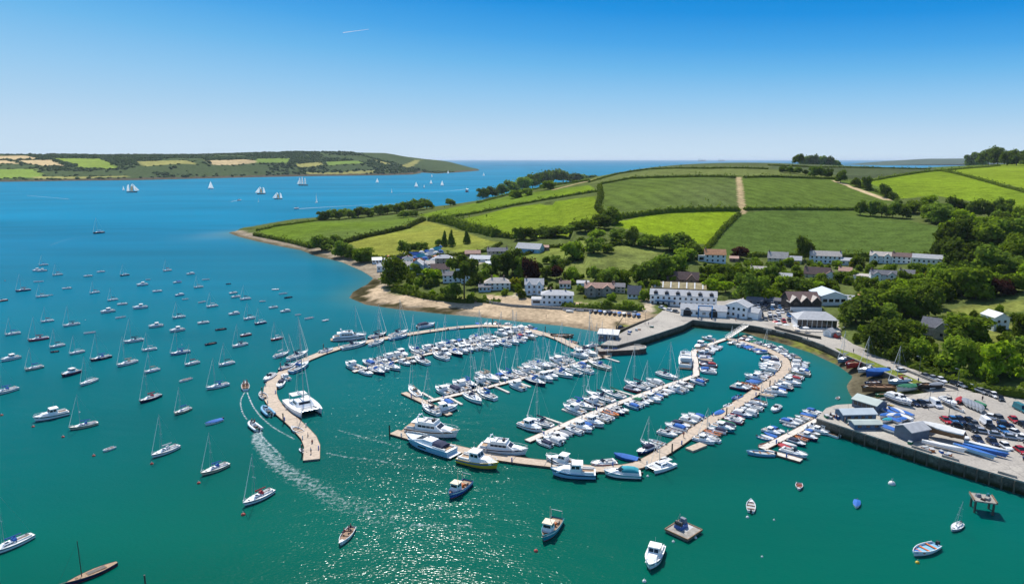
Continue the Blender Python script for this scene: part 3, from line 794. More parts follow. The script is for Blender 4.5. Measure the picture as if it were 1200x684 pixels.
# --- picked out one by one in the photograph
trees('beside the chapel', 'trees around the chapel', [(1003, 379, 42, 32, 'd'), (1036, 378, 32, 22, 'd'), (1056, 371, 44, 34, 'r'), (1085, 372, 27, 36, 'd'), (1032, 414, 44, 38, 'd'), (1062, 404, 40, 29, 'r'), (1078, 424, 27, 30, 'r'), (1122, 434, 44, 38, 'r'), (1130, 403, 54, 34, 'r'), (1054, 424, 24, 22, 'd')])
trees('beside the white tower house', 'trees around the tower house', [(1168, 441, 50, 46, 'b'), (1196, 436, 36, 40, 'd'), (1203, 395, 30, 30, 'r'), (1148, 425, 30, 24, 'r')])
trees('at edge of the wood above the tower house', 'trees of the right hand wood', [(1172, 346, 26, 20, 'c'), (1140, 350, 40, 36, 'r'), (1116, 345, 36, 32, 'r'), (1162, 330, 50, 40, 'd'), (1125, 322, 44, 38, 'd'), (1190, 322, 40, 36, 'r'), (1118, 297, 40, 42, 'd'), (1150, 296, 44, 36, 'r'), (1180, 290, 40, 32, 'd')])
trees('in hedge above the big crop field', 'trees in hedges on the hill', [(1008, 252, 13, 17, 'd'), (1020, 253, 14, 17, 'd'), (1033, 254, 15, 17, 'd'), (1046, 255, 15, 18, 'd'), (1058, 256, 15, 16, 'd')])
trees('in the scrub below bright field', 'trees in hedges on the hill', [(1070, 250, 24, 14, 'r'), (1088, 246, 26, 16, 'b'), (1105, 262, 34, 22, 'd'), (1092, 258, 30, 18, 'r'), (1118, 252, 24, 20, 'd'), (1140, 256, 18, 22, 'd'), (1158, 256, 18, 20, 'd'), (1174, 256, 22, 22, 'd'), (1198, 262, 24, 22, 'r'), (1128, 272, 36, 24, 'b'), (1160, 274, 36, 22, 'b'), (1192, 280, 30, 22, 'b')])
trees('on the hilltop left of headland', 'hilltop clump', [(935, 192, 13, 11, 'd'), (943, 192, 13, 13, 'd'), (952, 192, 14, 14, 'd'), (961, 192, 14, 13, 'd'), (970, 192, 14, 12, 'd'), (979, 192, 12, 9, 'd')])
trees('on skyline at the frame edge', 'skyline wood', [(1138, 193, 16, 14, 'd'), (1147, 193, 18, 17, 'd'), (1158, 193, 20, 19, 'd'), (1169, 193, 20, 19, 'd'), (1180, 194, 18, 17, 'r'), (1191, 194, 20, 17, 'd'), (1203, 194, 20, 16, 'd')])
trees('beside the pale curved track', 'trees in hedges on the hill', [(985, 214, 13, 14, 'd'), (1003, 219, 12, 10, 'd'), (1015, 222, 12, 14, 'd'), (1037, 231, 13, 15, 'd'), (1047, 234, 10, 9, 'd')])
trees('in row on the hill brow', 'trees in hedges on the hill', [(917, 202, 9, 7, 'd'), (925, 203, 9, 8, 'd'), (934, 204, 10, 8, 'd'), (944, 205, 7, 6, 'd'), (953, 207, 11, 11, 'd'), (962, 208, 12, 12, 'd'), (971, 208, 10, 10, 'd'), (738, 199, 9, 5, 'p')])
trees('in the wood behind the ridge', 'wood on the seaward ridge', [(566, 232, 12, 11, 'd'), (577, 231, 13, 12, 'd'), (588, 229, 14, 13, 'd'), (600, 227, 16, 15, 'd'), (612, 224, 16, 16, 'r'), (624, 221, 18, 17, 'd'), (636, 218, 18, 17, 'd'), (648, 214, 18, 15, 'd'), (660, 211, 16, 13, 'd'), (672, 208, 14, 10, 'd'), (684, 206, 14, 9, 'd'), (697, 203, 14, 8, 'd'), (708, 202, 12, 6, 'd'), (604, 232, 14, 9, 'r'), (618, 229, 12, 8, 'r'), (642, 222, 14, 10, 'r')])
trees('along the back of the point field', 'trees along the point', [(379, 258, 12, 10, 'd'), (388, 257.5, 13, 12, 'd'), (398, 257, 13, 11, 'd'), (409, 256, 13, 11, 'd'), (420, 255, 14, 12, 'd'), (431, 254, 13, 10, 'd'), (443, 252, 13, 11, 'd'), (454, 251, 14, 11, 'd'), (465, 250, 13, 11, 'd'), (478, 248, 14, 12, 'd'), (489, 246.5, 15, 12, 'd'), (500, 245, 14, 12, 'd'), (528, 241, 9, 8, 'd'), (473, 255, 10, 8, 'd'), (484, 254, 9, 7, 'd')])
trees('between the point field and beach', 'trees along the point', [(377, 294, 28, 18, 'd'), (394, 287, 16, 12, 'd'), (402, 301, 22, 18, 'd'), (413, 303, 16, 13, 'd'), (426, 307, 26, 17, 'r'), (366, 290, 12, 8, 'd')])
trees('beside the campsite', 'trees around the campsite', [(474, 297, 16, 15, 'd'), (484, 295, 14, 10, 'd'), (494, 294, 16, 10, 'd'), (521, 288, 9, 17, 'k'), (529, 288, 10, 18, 'k'), (547, 285, 10, 15, 'k'), (514, 288, 10, 8, 'd')])
trees('between the fields above the village', 'trees in field corners', [(609, 281, 14, 14, 'd'), (622, 281, 15, 14, 'd'), (636, 278, 16, 12, 'd'), (650, 277, 22, 12, 'd'), (668, 275, 18, 12, 'd'), (686, 272, 24, 16, 'r'), (702, 268, 22, 16, 'd'), (717, 262, 20, 18, 'd'), (700, 280, 18, 12, 'r'), (725, 282, 18, 13, 'd'), (741, 287, 16, 20, 'd'), (756, 290, 16, 15, 'd'), (768, 292, 16, 16, 'r'), (784, 294, 24, 20, 'd'), (799, 293, 22, 20, 'd'), (814, 302, 17, 17, 'd'), (803, 305, 22, 14, 'r')])
trees('around the rough paddock', 'trees in field corners', [(672, 304, 26, 20, 'r'), (696, 297, 22, 18, 'd'), (712, 296, 14, 10, 'r'), (652, 312, 16, 12, 'd'), (640, 309, 10, 9, 'd'), (776, 324, 34, 26, 'd'), (758, 331, 26, 26, 'd'), (795, 317, 24, 18, 'r'), (783, 330, 20, 16, 'b'), (745, 322, 14, 12, 'd')])
trees('among the village houses', 'trees in the village', [(544, 349, 36, 52, 'p'), (461, 335, 31, 32, 'r'), (508, 332, 27, 20, 'b'), (586, 323, 24, 26, 'd'), (600, 322, 26, 30, 'd'), (613, 325, 20, 24, 'd'), (622, 331, 19, 30, 'c'), (652, 327, 12, 17, 'c'), (671, 329, 18, 17, 'r'), (640, 326, 16, 14, 'd'), (697, 330, 16, 18, 'd'), (713, 334, 28, 20, 'd'), (730, 333, 20, 16, 'r'), (557, 338, 18, 18, 'd'), (530, 351, 22, 20, 'd'), (567, 329, 14, 14, 'd'), (488, 322, 16, 14, 'r'), (608, 344, 10, 12, 's1'), (603, 338, 14, 14, 's3'), (712, 361, 12, 10, 'd'), (735, 362, 16, 10, 'r'), (755, 352, 14, 12, 'r')])
trees('behind the long white building', 'trees behind the waterfront', [(876, 353, 32, 32, 'd'), (832, 342, 26, 18, 'b'), (850, 343, 20, 16, 'b'), (903, 354, 26, 16, 's1'), (893, 342, 22, 18, 'r'), (860, 331, 26, 20, 'r'), (845, 325, 22, 15, 'r'), (880, 330, 26, 18, 'r'), (900, 328, 24, 16, 'd'), (918, 341, 26, 17, 'r'), (938, 343, 34, 18, 'd'), (955, 340, 20, 12, 'b'), (835, 322, 18, 12, 'r'), (767, 340, 14, 12, 'r'), (822, 334, 12, 10, 'b')])
trees('between the hillside houses', 'trees among the hillside houses', [(867, 303, 18, 15, 'c'), (943, 305, 20, 27, 'd'), (838, 297, 6, 5, 'd'), (925, 312, 14, 10, 'r'), (980, 314, 12, 10, 'r'), (1003, 312, 14, 12, 'r'), (905, 318, 16, 12, 'd'), (985, 330, 18, 12, 'r'), (1010, 338, 20, 14, 'r'), (1040, 345, 24, 16, 'r'), (1060, 334, 22, 16, 'd'), (1075, 322, 18, 14, 'r'), (1000, 325, 14, 10, 'b'), (970, 338, 20, 12, 'r'), (1078, 345, 28, 20, 'r'), (1098, 330, 24, 22, 'd'), (885, 318, 18, 12, 'r'), (1018, 352, 24, 14, 'r'), (935, 326, 14, 9, 'r'), (1095, 352, 30, 22, 'b')])
scatter('deep in the wood above the chapel', 'trees of the right hand wood', [(1062, 366), (1085, 338), (1112, 318), (1200, 300), (1215, 300), (1215, 345), (1150, 352), (1100, 362)], 11.5, (8, 12), ['r0', 'r1', 'r2', 'r3', 'd0', 'd1', 'b0', 'b1'], 5)
scatter('high in the wood under the bright field', 'trees of the right hand wood', [(1095, 300), (1108, 275), (1130, 265), (1215, 262), (1215, 298), (1110, 315)], 15, (9, 14), ['r0', 'r1', 'r2', 'd0', 'd1', 'd2', 'b1'], 6)
scatter('along the waterfront road', 'trees along the road', [(1000, 398), (1025, 402), (1060, 418), (1100, 436), (1140, 448), (1205, 462), (1205, 442), (1150, 440), (1100, 425), (1060, 405), (1010, 385)], 9, (4, 6.5), ['r0', 'r1', 'd1', 'b2', 's1'], 7)
scatter('in the gardens behind the beach', 'garden shrubs', [(455, 336), (500, 340), (560, 346), (575, 350), (560, 355), (505, 351), (462, 343)], 7.5, (2.2, 4.2), ['s0', 's2', 's1'], 8)
scatter('in the gardens among the houses', 'garden shrubs', [(600, 338), (660, 332), (740, 335), (760, 348), (690, 350), (640, 346)], 10, (2, 4), ['s0', 's1', 's2', 's3'], 9)
scatter('in gardens under the hillside houses', 'garden shrubs', [(880, 312), (1000, 312), (1090, 312), (1090, 335), (1000, 345), (900, 335)], 13, (2.5, 5), ['s0', 's1', 's2', 's3'], 10)
scatter('on the bank around the chapel', 'garden shrubs', [(1060, 395), (1120, 380), (1180, 370), (1200, 385), (1190, 415), (1110, 415)], 10, (2, 4), ['s0', 's1', 's2'], 12)

# --- hedges: leafy banks draped over the hill
def hedge(px, h, wd, label, seed, ext=False):
    r = random.Random(seed); b = MB(); vs, fs = [], []
    W = dense([T(*p) for p in px], 2.2); secs = []
    for i, p in enumerate(W):
        a, c = W[max(i - 1, 0)], W[min(i + 1, len(W) - 1)]
        t = np.array((c[0] - a[0], c[1] - a[1])); t /= np.linalg.norm(t) + 1e-6; nx, ny = -t[1], t[0]
        z = Zat(p[0], p[1]); hh = h * (.62 + .5 * r.random()); ww = wd * (.4 + .2 * r.random()); secs.append([(p[0] + nx * k * ww, p[1] + ny * k * ww, z + q * hh) for k, q in ((-1, -.1), (-.8, .55), (0, .8), (.8, .55), (1, -.1))])
        big = 1.0 + (.4 + 1.0 * r.random()) * (r.random() < .16)
        for _ in range(17):
            th = r.random() * math.pi; d = np.array((nx * math.cos(th), ny * math.cos(th), math.sin(th)))
            c_ = np.array((p[0] + t[0] * (r.random() - .5) * 2.4, p[1] + t[1] * (r.random() - .5) * 2.4, z + .1 * hh)) + d * np.array((ww * 1.1, ww * 1.1, hh * .9 * big)) * (.75 + .3 * r.random())
            leafcards(vs, fs, c_, d, .55 * (1 + h * .06), r)
    b.loft(secs); b.add(vs, fs)
    o = b.build('hedge', 'leafhedge', None); tag(o, label, 'hedge', 'hedges between the fields'); return o
HEDGES = [
    ([(298, 276), (320, 280), (345, 285.5), (366, 291)], 2.8, 3, 'low hedge between the point field and the pebble shore'),
    ([(405, 285), (440, 276), (478, 267.5), (497, 258.5)], 4, 4.5, 'dark hedge between green point field and yellow field'),
    ([(301, 270.5), (345, 262.5), (378, 258)], 2, 3, 'thin hedge on the seaward side of the point'),
    ([(505, 257.5), (545, 252.5), (600, 241.5), (640, 234.5), (700, 225)], 3, 3.5, 'long hedge between the two strip fields on the ridge'),
    ([(505, 258.5), (530, 263), (560, 272), (582, 277)], 7, 8, 'tall tree-like hedge above the yellow field'),
    ([(582, 277), (600, 279.5), (640, 273), (690, 266), (718, 261)], 4, 5, 'bushy hedge along the foot of the bright middle field'),
    ([(703, 219), (704, 232), (700, 244), (707, 252), (720, 260)], 4, 5, 'crooked hedge beside the striped crop field'),
    ([(720, 257), (780, 249), (830, 247), (866, 247)], 4.5, 5, 'hedge between striped field and bright lime field'),
    ([(872, 246), (930, 245.5), (1000, 246), (1012, 249)], 2.8, 3.5, 'hedge along the top of large dark crop field'),
    ([(866, 251), (845, 271), (826, 294)], 2.6, 3.5, 'slanting hedge between lime field and large dark field'),
    ([(705, 216), (740, 209.5), (800, 208), (862, 208.5)], 2.6, 3.2, 'hedge along the top of striped crop field'),
    ([(872, 208.5), (930, 208.5), (985, 210)], 2.4, 3.2, 'hedge above the field right of the sandy track'),
    ([(690, 214), (725, 204), (760, 198.8), (830, 198), (900, 198.4)], 2.2, 3, 'hedge on the ridge brow nearest the skyline'),
    ([(1000, 216), (1030, 226), (1056, 238)], 2.6, 3.5, 'hedge on far side of the curved pale track'),
    ([(1015, 213), (1060, 205.5), (1102, 200.5), (1172, 194.5)], 2.2, 3, 'hedge along the top of bright right hand field'),
    ([(1102, 200.5), (1140, 209), (1175, 219), (1206, 227)], 2.4, 3, 'hedge curving down between the two bright right fields'),
    ([(900, 194), (960, 196.5), (1040, 197.5), (1090, 198.5)], 1.8, 3, 'thin skyline hedge under the hilltop clump'),
    ([(872, 301), (905, 300), (965, 301), (1040, 299.5), (1100, 300)], 2.8, 4, 'garden hedge behind the row of hillside houses'),
    ([(655, 314), (675, 303), (700, 292), (725, 286.5), (740, 288)], 3, 4, 'hedge round the rough grass paddock'),
    ([(608, 301), (645, 290), (683, 281)], 2.4, 3, 'hedge between small paddock and farm shed'),
    ([(512, 300), (545, 299), (575, 294), (587, 286)], 2.2, 3, 'hedge under the small olive field'),
    ([(660, 359.5), (700, 361.5), (752, 363.5)], 2.2, 3, 'clipped garden hedge above the beach boats'),
    ([(462, 341), (500, 349), (540, 354), (556, 354)], 2.6, 4, 'dark shrubby bank behind the beach'),
    ([(585, 355), (560, 353)], 1.8, 3, 'short garden hedge in front of cream roofed house'),
    ([(560, 238), (600, 227.5), (650, 217.5), (690, 212)], 3, 5, 'hedge under the wood on seaward ridge'),
    ([(395, 290), (430, 302), (455, 306), (480, 300)], 3, 5, 'hedge between yellow field and the beach caravans'),
    ([(1020, 412), (1062, 427), (1100, 441), (1146, 456), (1205, 464)], 2.2, 3.5, 'green verge hedge under the waterfront trees'),
]
for i, (px, h, wd, lab) in enumerate(HEDGES): hedge(px, h * 1.25, wd * 1.2, lab, 300 + i)

# --- the far shore's woods read as one mass
r = random.Random(5); b = MB(); iv, jf = ico()
dark = (np.abs(ftint - np.array((.070, .098, .040))).sum(-1) < .004) & fin & (fd > 18)
wn = vnoise(FX, FY, 170, 31) + .35 * vnoise(FX, FY, 60, 32)
ed = np.zeros_like(dark); ed[1:-1, 1:-1] = dark[1:-1, 1:-1] & ~(dark[:-2, 1:-1] & dark[2:, 1:-1] & dark[1:-1, :-2] & dark[1:-1, 2:])
for j, i in zip(*np.nonzero(dark & (FY < 4300))):
    if ed[j, i] and r.random() < .5: s, hgt_ = 7, 5
    elif wn[j, i] > (.50 if FX[j, i] > -1000 else .60) and r.random() < .55: s, hgt_ = 9, 9
    elif r.random() < .03: s, hgt_ = 8, 7
    else: continue
    c = np.array((FX[j, i] + r.gauss(0, 5), FY[j, i] + r.gauss(0, 5), FH[j, i]))
    s *= .7 + .6 * r.random(); hgt_ *= .5 + .6 * r.random()
    b.add([tuple(c + p * (s, s, hgt_) * (.8 + .4 * r.random())) for p in iv], jf)
tag(b.build('far_woodland', 'farwood'), 'dark woods and hedges on the far shore', None, None, 'stuff')
# ================================================================== BOATS
def hb(t, B, transom, fine):
    if t < .42: return B / 2 * (transom + (1 - transom) * math.sin(t / .42 * math.pi / 2))
    return B / 2 * max(1 - ((t - .42) / .58) ** fine, .015)
def hull_parts(root, L, B, fb, rise=.35, transom=.8, fine=2.3, hull='gelcoat', deck='deckwhite', deck_drop=.05, stripe=None, over=.07, boot='navy', y0=0.0, suffix=True):
    ts = [0, .08, .2, .32, .42, .55, .68, .8, .9, .96, 1.0]
    secs, bt = [], []
    for t in ts:
        b_ = hb(t, B, transom, fine); z = fb * (1 + rise * t * t); o = over * L * t ** 3
        x = -L / 2 + L * t
        q = lambda kb, kz, kx: (x - o * kx, y0 + b_ * kb, kz)
        secs.append([q(1, z, 0), q(.97, z * .55, .5), q(.90, .10, .85), q(.55, -.3, 1), q(0, -.45, 1), q(-.55, -.3, 1), q(-.90, .10, .85), q(-.97, z * .55, .5), q(-1, z, 0)])
        bt.append((x, b_, z, o))
    b = MB(); b.loft(secs, caps=False); b.add(secs[0], [tuple(range(9))])
    h = b.build('hull', hull, root)
    # gunwale rail
    g = MB()
    for s in (1, -1): g.tube([(x, y0 + s * b_, z) for x, b_, z, o in bt], .045, 4)
    g.build('gunwale', hull, root)
    d = MB(); ds = [[(x, y0 + b_ * .97, z - deck_drop), (x, y0, z - deck_drop + .04), (x, y0 - b_ * .97, z - deck_drop)] for x, b_, z, o in bt]
    d.loft(ds, caps=False); d.build('deck', deck, root)
    if stripe:
        s_ = MB()
        for s in (1, -1):
            s_.loft([[(x - o * .25, y0 + s * (b_ * .995 + .02), z * .86), (x - o * .4, y0 + s * (b_ * .98 + .02), z * .66)] for x, b_, z, o in bt], caps=False)
        s_.build('stripe', stripe, root)
    if boot:
        s_ = MB()
        for s in (1, -1):
            s_.loft([[(x - o * .8, y0 + s * (b_ * .92 + .02), .2), (x - o * .9, y0 + s * (b_ * .86 + .02), .02)] for x, b_, z, o in bt], caps=False)
        s_.build('boot_stripe', boot, root)
    return bt
def well(root, x0, x1, w_, z, floor='teak', h=.38):
    """a cockpit: coamings round a low floor"""
    b = MB(); t = .16
    b.box(x0, x1, w_ / 2 - t, w_ / 2, z - .1, z + h); b.box(x0, x1, -w_ / 2, -w_ / 2 + t, z - .1, z + h)
    b.box(x1 - t, x1, -w_ / 2 + t, w_ / 2 - t, z - .1, z + h)
    c = b.build('cockpit', 'deckwhite', root)
    f = MB(); f.box(x0, x1 - t, -w_ / 2 + t, w_ / 2 - t, z - .1, z + .06); f.build('floor', floor, c)
    s = MB()
    s.box(x0 + .1, x1 - t - .1, w_ / 2 - t - .45, w_ / 2 - t - .02, z + .06, z + .26); s.build('seat', 'greydeck', c)
    s = MB(); s.box(x0 + .1, x1 - t - .1, -w_ / 2 + t + .02, -w_ / 2 + t + .45, z + .06, z + .26); s.build('seat', 'greydeck', c)
    return c
def outboard(root, x, y=0, z=.5):
    b = MB(); b.box(x - .45, x, y - .2, y + .2, z, z + .5); b.box(x - .3, x - .1, y - .08, y + .08, z - .9, z)
    b.build('outboard', 'black', root)
def rail(root, pts, z):
    b = MB(); b.tube([(x, y, q + z) for x, y, q in pts], .035, 4)
    for x, y, q in pts: b.tube([(x, y, q), (x, y, q + z)], .03, 4)
    b.build('bow_rail', 'alu', root)
def mast_set(root, x, z, H, boom, cover='coverblue', pole='alu', jib=True, L=9, bowz=1.3, rad=.085):
    m = MB(); m.tube([(x, 0, z), (x, 0, H)], rad, 6, rad * .75); mo = m.build('mast', pole, root)
    for f_ in (.45, .72):
        s = MB(); s.tube([(x, -.75 + .2 * f_, z + (H - z) * f_), (x, .75 - .2 * f_, z + (H - z) * f_)], .04, 4); s.build('spreader', pole, mo)
    b = MB(); b.tube([(x - .1, 0, z + 1.0), (x - boom, 0, z + .95)], .07, 5); bo = b.build('boom', pole, root)
    if cover:
        c = MB(); n = 6
        c.loft([[(x - .1 - (boom - .2) * k / n, dy * (.24 - .10 * k / n), z + 1.03 + dz * (.42 - .2 * k / n)) for dy, dz in ((-.8, 0), (-.6, .7), (0, 1), (.6, .7), (.8, 0))] for k in range(n + 1)])
        c.build('sail_cover', cover, bo)
    r_ = MB(); r_.tube([(L / 2 - .2, 0, bowz), (x + .05, 0, H - .4)], .03, 3); r_.tube([(-L / 2 + .1, 0, bowz * .8), (x - .05, 0, H)], .018, 3)
    for s in (1, -1): r_.tube([(x - .1, s * L * .14, z - .3), (x, 0, H * .96)], .018, 3)
    r_.build('rigging', 'alu', root)
    if jib:
        j = MB(); a, c_ = Vector((L / 2 - .25, 0, bowz + .3)), Vector((x + .2, 0, H - .8))
        j.tube([a, a.lerp(c_, .3), c_], .085, 5, .05); j.build('furled_jib', 'sail', root)
def windows_on(parent, L_pts, m='glass'):
    for vs in L_pts:
        b = MB(); b.add(vs, [(0, 1, 2, 3)]); b.build('window', m, parent)
def box_windows(parent, x0, x1, yw, z0, z1, n, lean=0.0, gap=.12):
    """n side panes each side of a cabin, as thin panes standing 2 cm proud"""
    W_ = (x1 - x0) / n
    for s in (1, -1):
        for k in range(n):
            a, c = x0 + k * W_ + gap / 2, x0 + (k + 1) * W_ - gap / 2
            b = MB(); b.loft([[(a, s * (yw + .02), z0), (c, s * (yw + .02), z0), (c, s * (yw + .02 - lean), z1), (a, s * (yw + .02 - lean), z1)], [(a, s * (yw - .02), z0), (c, s * (yw - .02), z0), (c, s * (yw - .02 - lean), z1), (a, s * (yw - .02 - lean), z1)]], close=True)
            b.build('window', 'glass', parent)
BOATS = {}
def proto(key, name, L):
    r_ = empty(name); BOATS[key] = (r_, L); return r_
# sailing yacht
def mk_sloop(key, L, B, fb, H, hood=True):
    r_ = proto(key, 'sailing_yacht', L); k = L / 9.5
    bt = hull_parts(r_, L, B, fb, .32, .62, 2.0, stripe='navy')
    zd = fb + .02
    c = MB(); c.taper(-L * .10, L * .24, -B * .27, B * .27, zd, zd + .52 * k, .15, 1.1 * k, .12); cr = c.build('coachroof', 'gelcoat', r_)
    box_windows(cr, -L * .06, L * .15, B * .27 - .05, zd + .18 * k, zd + .38 * k, 3, .04)
    h = MB(); h.box(L * .02, L * .09, -.3, .3, zd + .50 * k, zd + .58 * k); h.build('hatch', 'glass', cr)
    h = MB(); h.box(L * .27, L * .33, -.28, .28, zd + .08, zd + .19); h.build('hatch', 'glass', r_)
    well(r_, -L * .44, -L * .12, B * .52, zd)
    if hood:
        s = MB(); s.loft([[(-L * .13 + L * .075 * a, B * .26 * math.cos(t), zd + .45 * k + (.75 * k - .22 * k * a) * math.sin(t)) for t in [math.pi * i / 8 for i in range(9)]] for a in (0, .5, 1)])
        s.build('spray_hood', 'coverblue', r_)
    w_ = MB(); w_.lathe([(.42, 0), (.42, .05)], 10, (-L * .36, 0, zd + .75)); w_.build('wheel', 'black', r_)
    mast_set(r_, L * .10, zd + .5 * k, H, L * .36, 'coverblue', 'alu', True, L, fb * 1.3)
    z = fb * 1.3; rail(r_, [(L * .34, B * .22, z * .9), (L * .45, B * .09, z), (L * .49, 0, z), (L * .45, -B * .09, z), (L * .34, -B * .22, z * .9)], .55)
    return r_
mk_sloop('sloop', 9.5, 3.1, .95, 13.0); mk_sloop('bigsloop', 12.5, 3.9, 1.15, 17.5); mk_sloop('smallsloop', 7.0, 2.5, .75, 9.5, False)
# motor cruiser with a wheelhouse
def mk_cruiser():
    L, B, fb = 8.0, 3.1, 1.0; r_ = proto('cruiser', 'motor_cruiser', L)
    hull_parts(r_, L, B, fb, .45, .92, 2.5, stripe='navy'); zd = fb
    f = MB(); f.taper(.3, 3.0, -1.0, 1.0, zd + .05, zd + .7, .1, 1.3, .2); f.build('fore_cabin', 'gelcoat', r_)
    c = MB(); c.taper(-1.5, .9, -1.15, 1.15, zd, zd + 1.55, .15, .75, .16); ca = c.build('wheelhouse', 'gelcoat', r_)
    t = MB(); t.box(-1.75, .25, -1.12, 1.12, zd + 1.56, zd + 1.66); t.build('roof', 'deckwhite', ca)
    box_windows(ca, -1.2, .35, 1.06, zd + .85, zd + 1.35, 2, .04)
    w_ = MB()
    for y0_, y1_ in ((-.85, -.06), (.06, .85)):
        w_.add([(.52, y0_, zd + .85), (.52, y1_, zd + .85), (.24, y1_, zd + 1.4), (.24, y0_, zd + 1.4)], [(0, 1, 2, 3)])
    w_.build('windscreen', 'glass', ca)
    well(r_, -3.7, -1.5, 2.4, zd)
    rail(r_, [(1.5, 1.15, 1.2), (3.0, .75, 1.33), (3.8, 0, 1.38), (3.0, -.75, 1.33), (1.5, -1.15, 1.2)], .5)
    outboard(r_, -4.0)
    m = MB(); m.tube([(-.8, 0, zd + 1.6), (-.9, 0, zd + 3.2)], .03, 4); m.build('aerial', 'alu', r_)
mk_cruiser()
# sports boat, low, with cockpit canopy
def mk_sport(key, canopy):
    L, B, fb = 7.0, 2.75, .85; r_ = proto(key, 'motor_boat', L)
    hull_parts(r_, L, B, fb, .35, .94, 2.6, stripe='blue'); zd = fb
    f = MB(); f.taper(-.2, 2.7, -.95, .95, zd, zd + .5, .1, 1.6, .3); fc = f.build('foredeck_cabin', 'gelcoat', r_)
    h = MB(); h.box(.7, 1.2, -.25, .25, zd + .45, zd + .54); h.build('hatch', 'glass', fc)
    w_ = MB(); w_.loft([[(.35, -.9, zd + .45), (.75, -.55, zd + .48), (.85, 0, zd + .5), (.75, .55, zd + .48), (.35, .9, zd + .45)], [(-.25, -.8, zd + 1.05), (.1, -.5, zd + 1.05), (.2, 0, zd + 1.05), (.1, .5, zd + 1.05), (-.25, .8, zd + 1.05)]], caps=False)
    w_.build('windscreen', 'glass', r_)
    well(r_, -3.1, .1, 2.1, zd, 'greydeck')
    if canopy:
        c = MB(); c.loft([[(x, 1.02 * math.cos(t) , zd + .36 + hh * math.sin(t) ** .7) for t in [math.pi * i / 8 for i in range(9)]] for x, hh in ((-3.05, .35), (-2.2, .75), (-.9, .8), (.1, .66))]); c.build('canopy', 'coverblue', r_)
    else:
        s = MB(); s.box(-.9, -.4, .3, .8, zd + .3, zd + .8); s.build('helm_seat', 'coverwhite', r_)
        s = MB(); s.box(-3.0, -2.5, -.9, .9, zd + .1, zd + .5); s.build('bench', 'coverwhite', r_)
    outboard(r_, -3.5); rail(r_, [(1.3, 1.0, .92), (2.7, .6, 1.0), (3.3, 0, 1.05), (2.7, -.6, 1.0), (1.3, -1.0, .92)], .4)
mk_sport('sport', False); mk_sport('canopy', True)
# flybridge motor yacht
def mk_fly():
    L, B, fb = 14.0, 4.3, 1.5; r_ = proto('fly', 'motor_yacht', L)
    hull_parts(r_, L, B, fb, .42, .92, 2.4, stripe='navy'); zd = fb
    c = MB(); c.taper(-4.2, 3.6, -1.75, 1.75, zd, zd + 1.5, .1, 2.4, .22); ca = c.build('saloon', 'gelcoat', r_)
    box_windows(ca, -3.4, 1.2, 1.66, zd + .65, zd + 1.2, 4, .06)
    w_ = MB()
    for a, e in ((-1.3, -.48), (-.4, .4), (.48, 1.3)): w_.add([(2.62, a, zd + .65), (2.62, e, zd + .65), (1.62, e * .95, zd + 1.35), (1.62, a * .95, zd + 1.35)], [(0, 1, 2, 3)])
    w_.build('windscreen', 'glass', ca)
    f = MB(); f.taper(2.4, 5.6, -1.3, 1.3, zd + .3, zd + .75, .2, 1.8, .35); f.build('trunk_cabin', 'gelcoat', r_)
    fl = MB(); fl.box(-5.2, 1.1, -1.65, 1.65, zd + 1.52, zd + 1.64); fl.box(-3.2, 1.1, 1.5, 1.65, zd + 1.64, zd + 2.1); fl.box(-3.2, 1.1, -1.65, -1.5, zd + 1.64, zd + 2.1); fl.box(.95, 1.1, -1.5, 1.5, zd + 1.64, zd + 2.2)
    fb_ = fl.build('flybridge', 'gelcoat', r_)
    s = MB(); s.box(-2.6, -1.9, -1.3, 1.3, zd + 1.64, zd + 2.1); s.build('seat', 'coverwhite', fb_)
    s = MB(); s.box(-.5, .1, .2, 1.2, zd + 1.64, zd + 2.3); s.build('helm', 'black', fb_)
    a = MB(); a.tube([(-3.2, 1.6, zd + 1.6), (-3.6, 1.35, zd + 3.0), (-3.6, -1.35, zd + 3.0), (-3.2, -1.6, zd + 1.6)], .12, 6); ar = a.build('radar_arch', 'gelcoat', r_)
    a = MB(); a.lathe([(.3, 0), (.34, .15), (.2, .3)], 10, (-3.6, 0, zd + 3.05)); a.build('radar', 'gelcoat', ar)
    well(r_, -6.4, -4.3, 3.5, zd, 'teak', .5)
    p = MB(); p.box(-7.9, -6.95, -1.9, 1.9, .35, .5); p.build('swim_platform', 'teak', r_)
    rail(r_, [(2.0, 1.95, 1.7), (4.5, 1.3, 1.95), (6.2, .5, 2.1), (6.8, 0, 2.13), (6.2, -.5, 2.1), (4.5, -1.3, 1.95), (2.0, -1.95, 1.7)], .7)
mk_fly()
